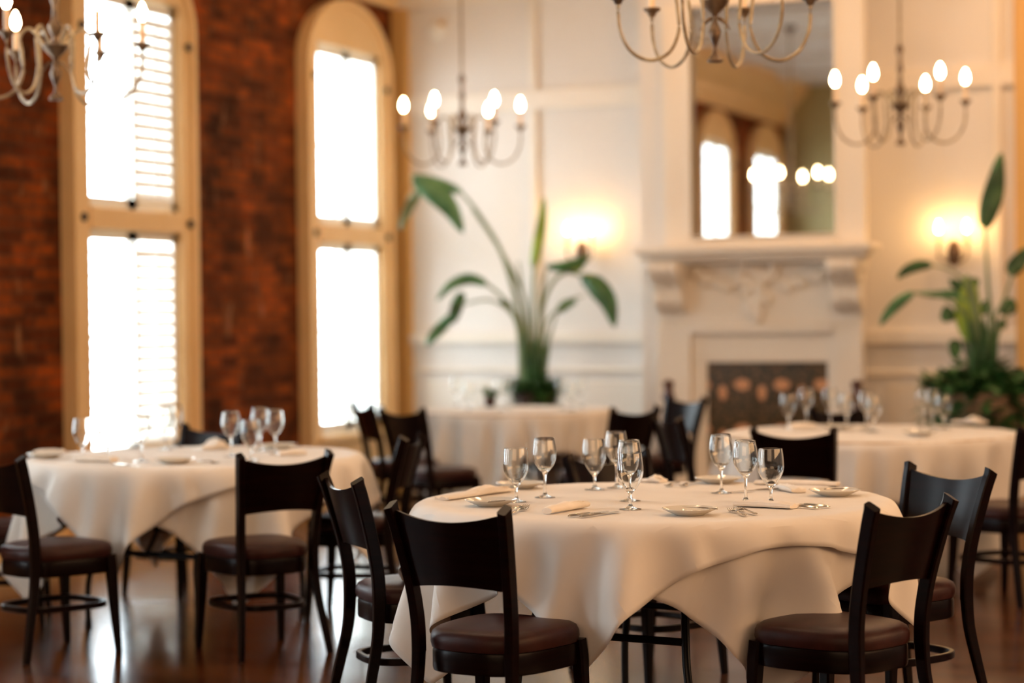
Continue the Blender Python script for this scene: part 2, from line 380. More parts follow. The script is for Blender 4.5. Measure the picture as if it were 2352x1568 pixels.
# ------------------------------------------------------------------ windows
def window(k, wy, detail=True):
    r = empty('window_%d' % k, (XW, wy, 0), kind='structure')
    fh = .715
    # casing: arched surround standing on the floor, built proud of the brick
    D = .085
    def ring(outer_w, spring, top, x0, x1, mb, hole=(OW / 2 - .0, Z0, Z1)):
        n = 28; O = [(-outer_w, 0.0)]; 
        for i in range(n + 1):
            a = pi - pi * i / n; O.append((outer_w * cos(a), spring + (top - spring) * sin(a)))
        O.append((outer_w, 0.0))
        hw, hz0, hz1 = hole
        # inner rectangle sampled at matching count
        m_ = len(O); I = []
        for (y, z) in O:
            yy = max(-hw, min(hw, y * hw / outer_w)); 
            zz = hz0 if z <= .001 else hz1
            if z > .001 and z < spring + .002: zz = hz1
            I.append((yy, zz))
        vs = []; 
        for x in (x0, x1):
            vs += [(x, y, z) for y, z in O]; vs += [(x, y, z) for y, z in I]
        fs = []
        for i in range(m_):
            j = (i + 1) % m_
            fs.append((2 * m_ + i, 2 * m_ + j, 3 * m_ + j, 3 * m_ + i))      # front
            fs.append((i, m_ + i, m_ + j, j))                                 # back
            fs.append((i, j, 2 * m_ + j, 2 * m_ + i))                          # outer side
            fs.append((m_ + i, 3 * m_ + i, 3 * m_ + j, m_ + j))                # inner side
        mb.add(vs, fs)
    mb = MB(); ring(fh, 3.30, 3.82, -.02, D, mb)
    mb.build('casing', M['casing'], r, smooth=True)
    mb = MB()                                                 # raised outer moulding following the arch
    pts = [(D, -fh + .03, 0)] + [(D, (fh - .03) * cos(pi - pi * i / 24), 3.30 + .50 * sin(pi - pi * i / 24)) for i in range(25)] + [(D, fh - .03, 0)]
    mb.sweep(pts, [(-.028, -.02), (.028, -.02), (.028, .02), (-.028, .02)], up=(1, 0, 0)); mb.build('outer_moulding', M['casing'], r)
    mb = MB(); mb.box((-.17, -OW / 2 + .01, (Z0 + Z1) / 2), (.36, .02, Z1 - Z0)); mb.box((-.17, OW / 2 - .01, (Z0 + Z1) / 2), (.36, .02, Z1 - Z0))
    mb.box((-.17, 0, Z1 - .01), (.36, OW, .02)); mb.box((-.17, 0, Z0 + .01), (.36, OW, .02)); mb.build('reveal', M['white'], r)
    mb = MB(); mb.box((.045, 0, 2.04), (.10, OW, .135), b=.006); mb.build('middle_rail', M['casing'], r)
    mb = MB(); mb.box((D + .01, 0, Z0 - .03), (.06, OW + .1, .05), b=.008); mb.build('sill', M['casing'], r)
    mb = MB(); mb.box((D + .006, 0, .27), (.02, OW - .1, .36), b=.006); mb.build('apron_panel', M['casing'], r)
    mb = MB(); mb.box((-.31, 0, (Z0 + Z1) / 2), (.006, OW - .04, Z1 - Z0 - .04)); mb.build('pane', M['pane'], r)
    mb = MB()
    for z in (1.3, 2.04, 2.75): mb.box((-.31, 0, z), (.03, OW - .04, .03))
    mb.box((-.31, 0, 2.0), (.03, .03, Z1 - Z0)); mb.build('sash_bars', M['white'], r)
    # four louvred shutters
    for (za, zb) in ((Z0 + .02, 1.972), (2.108, Z1 - .02)):
        for s in (-1, 1):
            mb = MB(); y0, y1 = (0.012, OW / 2 - .015) if s > 0 else (-OW / 2 + .015, -.012)
            st = .044
            for y in (y0 + st / 2, y1 - st / 2): mb.box((.03, y, (za + zb) / 2), (.032, st, zb - za))
            mb.box((.03, (y0 + y1) / 2, za + .035), (.032, y1 - y0, .07)); mb.box((.03, (y0 + y1) / 2, zb - .03), (.032, y1 - y0, .06))
            n = int((zb - za - .13) / .074)
            tilt = R_({(1, -1, 0): 12, (1, -1, 1): 4, (1, 1, 0): 66, (1, 1, 1): 74}.get((k, s, int(za > 2)), 10))
            for i in range(n):
                z = za + .10 + i * .074
                mb.box((0, 0, 0), (.070, y1 - y0 - 2 * st + .004, .007), M=Matrix.Translation((.03, (y0 + y1) / 2, z)) @ Matrix.Rotation(tilt, 4, 'Y'))
            mb.box((.072, (y0 + y1) / 2, (za + zb) / 2), (.010, .012, zb - za - .2))
            sh = mb.build('shutter', M['white'], r, smooth=False)
    for (y, z) in ((-.615, 2.04), (.615, 2.04), (-.615, 3.2), (.615, 3.2)):
        mb = MB(); mb.lathe([(.0, 0), (.022, .003), (.03, .015), (.022, .03), (0, .034)], 12, M=Matrix.Translation((D, y, z)) @ Matrix.Rotation(R_(90), 4, 'Y')); mb.build('knob', M['darkknob'], r)
    return r
for k, wy in enumerate(WIN_Y): window(k + 1, wy)

# ------------------------------------------------------------------ fireplace
def fireplace():
    cx = (ony(1750, 700, YC)).x
    r = empty('fireplace', (cx, YC, 0), 0, 'cream painted fireplace with carved mantel and dark patterned tile surround', 'fireplace')
    def X(px): return ony(px, 700, YC).x - cx
    def Z(py): return ony(1750, py, YC).z
    def box(name, x0, x1, z0, z1, d, m=M['cream'], y0=0, **k):
        mb = MB(); mb.box(((x0 + x1) / 2, -y0 - d / 2, (z0 + z1) / 2), (x1 - x0, d, z1 - z0), b=.008); return mb.build(name, m, r, **k)
    mb = MB()                                      # mantel shelf with stepped mouldings
    zs = Z(584)
    mb.box((0, -.17, zs + .035), (X(2022) - X(1484), .34, .05), b=.01); mb.box((0, -.15, zs - .01), (X(2010) - X(1494), .30, .04), b=.01)
    mb.box((0, -.12, zs - .045), (X(2000) - X(1504), .24, .035), b=.008)
    mb.build('mantel_shelf', M['cream'], r)
    box('frieze', X(1515), X(1985), Z(745), zs - .06, .06)
    box('lintel_moulding', X(1590), X(1920), Z(765), Z(745), .10)
    box('jamb', X(1515), X(1592), 0, Z(745), .08); box('jamb', X(1918), X(1985), 0, Z(745), .08)
    box('header_panel', X(1592), X(1918), Z(832), Z(765), .04)
    box('inner_jamb', X(1592), X(1626), 0, Z(832), .04); box('inner_jamb', X(1902), X(1918), 0, Z(832), .04)
    for px0, px1 in ((1522, 1588), (1925, 1990)):   # scrolled corbels
        x0, x1 = X(px0), X(px1); mb = MB(); n = 16; G = []
        z1, z0 = zs - .06, Z(715)
        prof = []
        for i in range(n + 1):
            t = i / n; prof.append((.24 * (1 - t) ** .8 + .05 + .035 * sin(t * pi * 3), z1 - (z1 - z0) * t))
        vs = []; fs = []
        for (x) in (x0, x1):
            vs += [(x, -.06 - p, z) for p, z in prof] + [(x, -.05, z) for p, z in prof]
        m_ = n + 1
        for i in range(n):
            fs += [(i, i + 1, 2 * m_ + i + 1, 2 * m_ + i), (i, m_ + i, m_ + i + 1, i + 1), (2 * m_ + i, 2 * m_ + i + 1, 3 * m_ + i + 1, 3 * m_ + i)]
        fs.append((n, m_ + n, 3 * m_ + n, 2 * m_ + n))
        mb.add(vs, fs)
        for q in range(3):
            xx = x0 + (x1 - x0) * (q + .5) / 3
            mb.tube([(xx, -.062 - p, z) for p, z in prof], .014, 6, up=(1, 0, 0))
        mb.box(((x0 + x1) / 2, -.15, z1 - .04), (x1 - x0 + .05, .30, .06), b=.01)
        mb.build('corbel', M['cream'], r)
    # carved garland: swags of leaves and a central drop
    rnd = random.Random(5); mb = MB()
    def blob(x, z, s, dz=1.0):
        mb.lathe([(0, -s * dz), (s * .7, -s * dz * .7), (s, 0), (s * .7, s * dz * .7), (0, s * dz)], 8, c=(x, -.08, z), sy=.9)
    w = X(1920) - X(1600)
    for i in range(34):
        t = i / 33; x = -w * .47 + w * .94 * t
        u = abs(2 * t - 1); z = Z(620) - .22 * (1 - (2 * u - 1) ** 2) * .45
        blob(x, z + rnd.uniform(-.03, .03), rnd.uniform(.026, .046), 1.2)
    for i in range(26):
        t = i / 25; hw = .17 * (1 - t) ** .7
        blob(rnd.uniform(-hw, hw) - .02, Z(605) - .40 * t, rnd.uniform(.028, .048), 1.5)
    mb.build('carved_garland', M['cream'], r)
    x0, x1 = X(1626), X(1902)
    mb = MB(); mb.box(((x0 + x1) / 2, -.01, Z(832) / 2), (x1 - x0, .02, Z(832))); mb.build('patterned_tile_panel', M['tile'], r, label='dark patterned tiles with peach flower motifs')
    mb = MB(); mb.box((0, -.30, .02), (X(1990) - X(1510), .6, .04), b=.01); mb.build('hearth', M['plinth'], r)
    return r
fireplace()
# overmantel mirror
def mirror():
    a = ony(1597, 540, YC); b = ony(1920, 12, YC); z0, z1 = ony(1750, 541, YC).z, ony(1750, 12, YC).z
    cx = (a.x + b.x) / 2; w = b.x - a.x
    r = empty('overmantel_mirror', (cx, YC - .0, z0), 0, 'tall rectangular mirror in cream frame above the mantel', 'mirror')
    h = z1 - z0
    mb = MB(); mb.box((0, -.03, h / 2), (w, .012, h)); mb.build('mirror_glass', M['mirror'], r, smooth=False)
    mb = MB(); fw = .22
    mb.box((-w / 2 - fw / 2, -.045, h / 2 - .02), (fw, .09, h + .10), b=.008); mb.box((w / 2 + fw / 2, -.045, h / 2 - .02), (fw, .09, h + .10), b=.008)
    mb.box((0, -.045, h + .09), (w, .09, .18), b=.008); mb.box((0, -.05, -.036), (w, .10, .068), b=.008)
    for s in (-1, 1): mb.box((s * (w / 2 + .015), -.075, h / 2), (.03, .05, h), b=.006)
    mb.box((0, -.075, h + .015), (w, .05, .03), b=.006); mb.box((0, -.075, -.012), (w, .05, .03), b=.006)
    mb.build('mirror_frame', M['cream'], r)
    mb = MB(); mb.box((0, -.012, h / 2), (w + .02, .02, h + .02)); mb.build('backing', M['black'], r)
mirror()
# brown turned posts by the fireplace
for px, lab in ((1535, 'slim brown turned post left of the fireplace opening'), (1968, 'slim brown turned post right of the fireplace opening')):
    p = at(px, 870, 14.2 if px > 1700 else 14.5)
    r = empty('fireside_post', (p.x, p.y, 0), 0, lab, 'post', 'turned posts flanking the fireplace')
    h = p.z
    mb = MB(); mb.lathe([(.10, 0), (.11, .02), (.05, .05), (.03, .10), (.026, .3), (.036, .34), (.026, .38), (.026, h - .22), (.034, h - .18), (.026, h - .16)], 14); mb.build('shaft', M['brownpost'], r)
    mb = MB(); mb.lathe([(.026, h - .16), (.045, h - .15), (.05, h - .13), (.03, h - .08), (.04, h - .04), (.042, h - .02), (0, h)], 14); mb.build('finial', M['brownpost'], r)
# small round wall fitting
p = ony(1005, 72, YB)
r = empty('wall_sensor', (p.x, YB, p.z), 0, 'small round cream sensor high on the back wall near the corner', 'sensor')
mb = MB(); mb.lathe([(.0, 0), (.07, 0), (.075, .02), (.055, .05), (0, .06)], 20, M=Matrix.Rotation(R_(90), 4, 'X')); mb.build('dome', M['white'], r)
mb = MB(); mb.lathe([(.0, 0), (.02, 0), (.02, .02), (0, .022)], 12, M=Matrix.Translation((.05, -.03, .055)) @ Matrix.Rotation(R_(90), 4, 'X')); mb.build('bracket', M['corner'], r)

# ------------------------------------------------------------------ sconces
def sconce(px, label):
    p = ony(px, 582, YB)
    r = empty('wall_sconce', (p.x, YB, p.z), 0, label, 'wall lamp', 'twin candle sconces on the back wall')
    mb = MB(); mb.lathe([(0, -.10), (.035, -.08), (.055, 0), (.035, .08), (0, .10)], 16, c=(0, -.09, 0), sy=.9); mb.build('backplate', M['iron'], r)
    for s in (-1, 1):
        mb = MB(); mb.tube(spline([(0, -.07, -.02), (s * .05, -.12, -.06), (s * .10, -.14, -.02), (s * .10, -.14, .06)], 6), .008, 8); a = mb.build('arm', M['iron'], r)
        mb = MB(); mb.lathe([(0, .055), (.03, .06), (.034, .07), (.013, .072), (.013, .15), (0, .15)], 12, c=(s * .10, -.14, 0)); c = mb.build('candle', M['candle'], a)
        mb = MB(); mb.lathe([(0, .15), (.012, .155), (.019, .175), (.016, .20), (.006, .225), (0, .235)], 12, c=(s * .10, -.14, 0)); mb.build('bulb', M['bulbs'], a)
sconce(1346, 'twin candle wall lamp left of the fireplace, behind the tall plant')
sconce(2197, 'twin candle wall lamp right of the fireplace')

# ------------------------------------------------------------------ chandeliers
def make_chandelier():
    r = empty('chandelier')
    z = 0
    mb = MB(); mb.tube([(0, 0, .62), (0, 0, ZC - 2.44)], .009, 8, up=(0, 1, 0)); mb.build('rod', M['armmetal'], r)
    mb = MB(); mb.lathe([(0, 2.23), (.07, 2.235), (.06, 2.20), (.02, 2.17), (.012, 2.15)], 16, c=(0, 0, ZC - 2.44 - 2.24)); mb.build('ceiling_rose', M['iron'], r)
    mb = MB(); mb.lathe([(0, 0), (.03, .004), (.034, .012), (.012, .04), (.006, .062), (.012, .08), (.022, .11), (.026, .13), (.014, .16), (.008, .175),
                         (.014, .20), (.03, .215), (.055, .24), (.062, .255), (.05, .262), (.02, .27), (.014, .30), (.03, .33), (.034, .35), (.016, .38), (.012, .44),
                         (.022, .47), (.014, .50), (.012, .56), (.024, .585), (.02, .61), (.008, .63)], 18); mb.build('stem', M['iron'], r)
    for k in range(4):                            # leaf scrolls under the bowl
        a = k * pi / 2 + .4
        mb = MB(); mb.tube([(cos(a) * q, sin(a) * q, zz) for q, zz in ((.012, .185), (.03, .175), (.05, .155), (.062, .135))], .007, 6, rad=[1, 1.2, .9, .3]); mb.build('leaf_scroll', M['iron'], r)
    for k in range(6):
        a = R_(-20 + 60 * k) - pi / 2 + YAW      # sin -> sideways from the near direction
        P = spline([(u, v, 0) for u, v in ((.05, .25), (.085, .31), (.125, .335), (.16, .30), (.155, .22), (.15, .13), (.19, .045), (.27, .012), (.35, .05), (.395, .14), (.40, .255))], 6)

        mb = MB(); mb.tube([(cos(a) * q.x, sin(a) * q.x, q.y) for q in P], .0075, 8); arm = mb.build('arm', M['armmetal'], r)
        c = (cos(a) * .40, sin(a) * .40, 0)
        mb = MB(); mb.lathe([(0, .235), (.014, .24), (.02, .255), (.036, .265), (.038, .275), (.014, .278)], 14, c=c); mb.build('drip_cup', M['iron'], arm)
        mb = MB(); mb.lathe([(0, .276), (.013, .276), (.013, .375), (0, .375)], 12, c=c); mb.build('candle', M['candle'], arm)
        mb = MB(); mb.lathe([(0, .375), (.013, .38), (.023, .405), (.020, .43), (.009, .458), (0, .468)], 12, c=c); mb.build('bulb', M['bulb'], arm)
    return r
proto = make_chandelier()
for i, (px, py, d, lab) in enumerate((
        (128, 150, 9.75, 'candle chandelier hanging in front of the nearer shuttered window, at the left edge'),
        (1062, 300, 14.3, 'candle chandelier hanging beside the room corner, above the table with the tall plant'),
        (2068, 270, 12.97, 'candle chandelier hanging right of the fireplace mirror'),
        (1642, 80, 8.57, 'candle chandelier cut off at the top edge, its arm loops in front of the mirror'))):
    rot = (0, -6, -14, -4)[i]
    o = proto if i == 0 else copy_tree(proto)
    p = at(px, py, d); o.location = (p.x, p.y, 2.44); o.rotation_euler = (0, 0, R_(rot)); tag(o, lab, 'chandelier', 'candle chandeliers')

# ------------------------------------------------------------------ chairs
def make_chair():
    r = empty('dining_chair')
    def outline(sc, n=40):
        out = []
        for i in range(n):
            a = 2 * pi * i / n; e = .62
            x = abs(cos(a)) ** e * (1 if cos(a) >= 0 else -1); y = abs(sin(a)) ** e * (1 if sin(a) >= 0 else -1)
            w = .197 + .022 * y
            out.append((x * w * sc, y * .213 * sc + .005))
        return out
    mb = MB(); n = 40; vs = []; L = [(.94, .408), (.985, .412), (1.005, .428), (1.0, .446), (.97, .460), (.90, .469), (.75, .476), (.5, .480), (.25, .482)]
    for sc, z in L: vs += [(x, y, z) for x, y in outline(sc)]
    vs.append((0, .005, .4825)); fs = []
    for k in range(len(L) - 1):
        for i in range(n): j = (i + 1) % n; fs.append((k * n + i, k * n + j, k * n + n + j, k * n + n + i))
    k = len(L) - 1
    for i in range(n): fs.append((k * n + i, k * n + (i + 1) % n, len(vs) - 1))
    fs.append(tuple(reversed(range(n)))); mb.add(vs, fs); mb.build('seat', M['leather'], r)
    mb = MB(); vs = []; Q = [(.965, .408), (.975, .40), (.975, .35), (.965, .342), (.88, .342), (.88, .408)]
    for sc, z in Q: vs += [(x, y, z) for x, y in outline(sc)]
    fs = []
    for k in range(len(Q)):
        q = (k + 1) % len(Q)
        for i in range(n): j = (i + 1) % n; fs.append((k * n + i, q * n + i, q * n + j, k * n + j))
    mb.add(vs, fs); mb.build('seat_rail', M['wood'], r)
    def rect(a, b, c=.3):
        a /= 2; b /= 2; u = min(a, b) * c
        return [(-a + u, -b), (a - u, -b), (a, -b + u), (a, b - u), (a - u, b), (-a + u, b), (-a, b - u), (-a, -b + u)]
    for s in (-1, 1):
        mb = MB(); mb.sweep([(s * .178, .165, .415), (s * .182, .168, .36), (s * .188, .176, .2), (s * .197, .190, 0)], rect(.044, .044), up=(0, 1, 0), scale=[.95, 1, .82, .56]); mb.build('leg', M['wood'], r)
        P = spline([(s * .205, -.268, 0), (s * .188, -.238, .14), (s * .172, -.205, .30), (s * .168, -.197, .42)], 4)
        mb = MB(); mb.sweep(P, rect(.030, .044), up=(0, 1, 0), scale=[.7 + .3 * i / (len(P) - 1) for i in range(len(P))]); mb.build('leg', M['wood'], r)
        P = spline([(s * .168, -.197, .40), (s * .170, -.200, .50), (s * .178, -.220, .62), (s * .196, -.262, .78), (s * .205, -.284, .845)], 4)
        mb = MB(); mb.sweep(P, rect(.030, .044), up=(0, 1, 0)); 
        t = P[-1]; k0 = len(mb.v) - 8      # cut on a slant, front edge higher
        for q in range(k0, k0 + 8):
            v = mb.v[q]; mb.v[q] = (v[0], v[1], .852 + (v[1] - t.y) * .55 - (v[0] - t.x) * s * .25)
        mb.build('back_post', M['wood'], r)
    # curved back panel
    nx, nz = 20, 8; T = .013; vs = []
    def hw(z): return .176 + (.198 - .176) * (z - .60) / .22
    def yy(z): return -.213 - (z - .60) * .262
    for side in (0, 1):
        for k in range(nz + 1):
            for i in range(nx + 1):
                u = 2 * i / nx - 1; zb = .600 + .014 * (1 - u * u); zt = .838 - .030 * (1 - u * u)
                z = zb + (zt - zb) * k / nz
                vs.append((u * (hw(z) - .004), yy(z) - .030 * (1 - u * u) + (T if side else 0) - .004, z))
    fs = []; S = (nx + 1) * (nz + 1)
    for k in range(nz):
        for i in range(nx):
            a = k * (nx + 1) + i; b = a + 1; c = b + nx + 1; d_ = a + nx + 1
            fs.append((a, b, c, d_)); fs.append((S + a, S + d_, S + c, S + b))
    for i in range(nx):
        a = i; fs.append((a, S + a, S + a + 1, a + 1)); a = nz * (nx + 1) + i; fs.append((a, a + 1, S + a + 1, S + a))
    for k in range(nz):
        a = k * (nx + 1); fs.append((a, a + nx + 1, S + a + nx + 1, S + a)); a += nx; fs.append((a, S + a, S + a + nx + 1, a + nx + 1))
    mb = MB(); mb.add(vs, fs); mb.build('back_panel', M['wood'], r)
    # bentwood hoop between the legs
    mb = MB(); mb.sweep([(x * .86, y * .92 - .012, .205) for x, y in outline(1.0, 48)], rect(.020, .026), up=(0, 0, 1), closed=True); mb.build('hoop_stretcher', M['wood'], r)
    return r
CH = make_chair(); chairs = []
def chair(px, py, psi, lab, z=.475, grp='dark wood dining chairs'):
    o = CH if not chairs else copy_tree(CH)
    p = onz(px, py, z); o.location = (p.x, p.y, 0); o.rotation_euler = (0, 0, YAW - R_(psi))
    tag(o, lab, 'chair', grp); chairs.append(o); return o
def chair_back(px, ytop, psi, lab, dd=0, grp='dark wood dining chairs'):
    """place by the middle of the back's top"""
    p = onz(px, ytop, .85); rz = YAW - R_(psi)
    dx, dy = 0, -.28
    o = CH if not chairs else copy_tree(CH)
    o.location = (p.x - (cos(rz) * dx - sin(rz) * dy), p.y - (sin(rz) * dx + cos(rz) * dy), 0); o.rotation_euler = (0, 0, rz)
    tag(o, lab, 'chair', grp); chairs.append(o); return o
FR, LE, RI, BA = 'chairs round the front table', 'chairs round the table by the nearer window', 'chairs round the table right of the fireplace', 'chairs round the table below the tall plant'
hero = chair_back(1027, 1166, 33, 'dark wood chair nearest the camera, back turned, left of the front table', grp=FR)
c2 = chair_back(782, 1096, 68, 'dark wood chair facing right into the front table, just left of the nearest chair', grp=FR)
c3 = chair_back(2094, 1153, -45, 'dark chair with back turned at the lower right, beside the long cloth corner', grp=FR)
c4 = chair_back(2180, 1074, -122, 'dark wood chair right of the front table with pale light streaks on its back panel', grp=FR)
c5 = chair_back(1395, 1043, 143, 'dark wood chair behind the front table, half hidden by the middle wine glasses', grp=FR)
c6 = chair_back(1822, 986, 28, 'dark wood chair with its back turned, in front of the table right of the fireplace', grp=RI)
c7 = chair_back(2412, 982, -35, 'dark wood chair at the right edge, pulled up to the table right of the fireplace', grp=RI)
c9 = chair_back(1925, 934, 145, 'dark wood chair behind the table right of the fireplace, only its top showing', grp=RI)
cB = chair_back(1532, 958, 74, 'dark wood chair side-on, left of the table right of the fireplace', grp=RI)
c10 = chair_back(922, 938, 48, 'dark chair with back turned, left front of the far table under the plant', grp=BA)
cC = chair_back(1460, 936, -46, 'dark chair with back turned, right front of the far table under the plant', grp=BA)
c11 = chair_back(832, 925, 70, 'dark wood chair seen side-on in front of the farther window', grp=BA)
cA = chair_back(1576, 911, -122, 'dark wood chair with a bright pale reflection on its back, left of the fireplace', grp=BA)
c12 = chair_back(948, 1001, -80, 'dark wood chair side-on, tucked into the right side of the left table', grp=LE)
c13 = chair_back(655, 1043, -32, 'dark wood chair with its back turned at the right front of the left table', grp=LE)
c14 = chair_back(-13, 1049, 45, 'dark wood chair cut by the left edge, its seat below the long cloth corner', grp=LE)
c15 = chair_back(490, 978, -145, 'dark wood chair behind the left table, between the two groups of glasses', grp=LE)
c16 = chair(8, 1196, 82, 'dark wood chair mostly hidden behind the one cut by the left edge', grp=LE)

# ------------------------------------------------------------------ tables
ZT = .7697
def bearing(px): return math.atan((px - 1176) / F)
def table(px, py, R, label):
    p = onz(px, py, ZT); rz = YAW + R_(60)
    r = empty('banquet_table', (p.x, p.y, 0), rz, label, 'table', 'round folding banquet tables')
    mb = MB(); mb.lathe([(0, .738), (R - .01, .738), (R, .742), (R, .754), (R - .01, .757), (0, .757)], 56); mb.build('tabletop', M['plywood'], r)
    for s in (-1, 1):
        mb = MB()
        for t in (-1, 1):
            P = spline([(s * .30, t * .26, .735), (s * .30, t * .26, .52), (s * .38, t * .30, .30), (s * .40, t * .32, .18), (s * .40, t * .32, .012)], 5)
            mb = MB(); mb.tube(P, .014, 10, up=(0, 1, 0)); mb.lathe([(.017, 0), (.019, .004), (.017, .03), (.0145, .032)], 10, c=(s * .40, t * .32, 0)); mb.build('leg', M['black'], r)
        mb = MB(); mb.tube([(s * .362, -.292, .345), (s * .362, .292, .345)], .013, 8, up=(1, 0, 0)); mb.build('crossbar', M['black'], r)
        mb = MB(); mb.tube([(s * .30, -.26, .70), (s * .30, .26, .70)], .012, 8, up=(1, 0, 0)); mb.build('upper_crossbar', M['black'], r)
        mb = MB(); mb.tube([(s * .362, 0, .345), (s * .05, 0, .735)], .010, 8, up=(0, 1, 0)); mb.build('brace', M['black'], r)
    return r, p
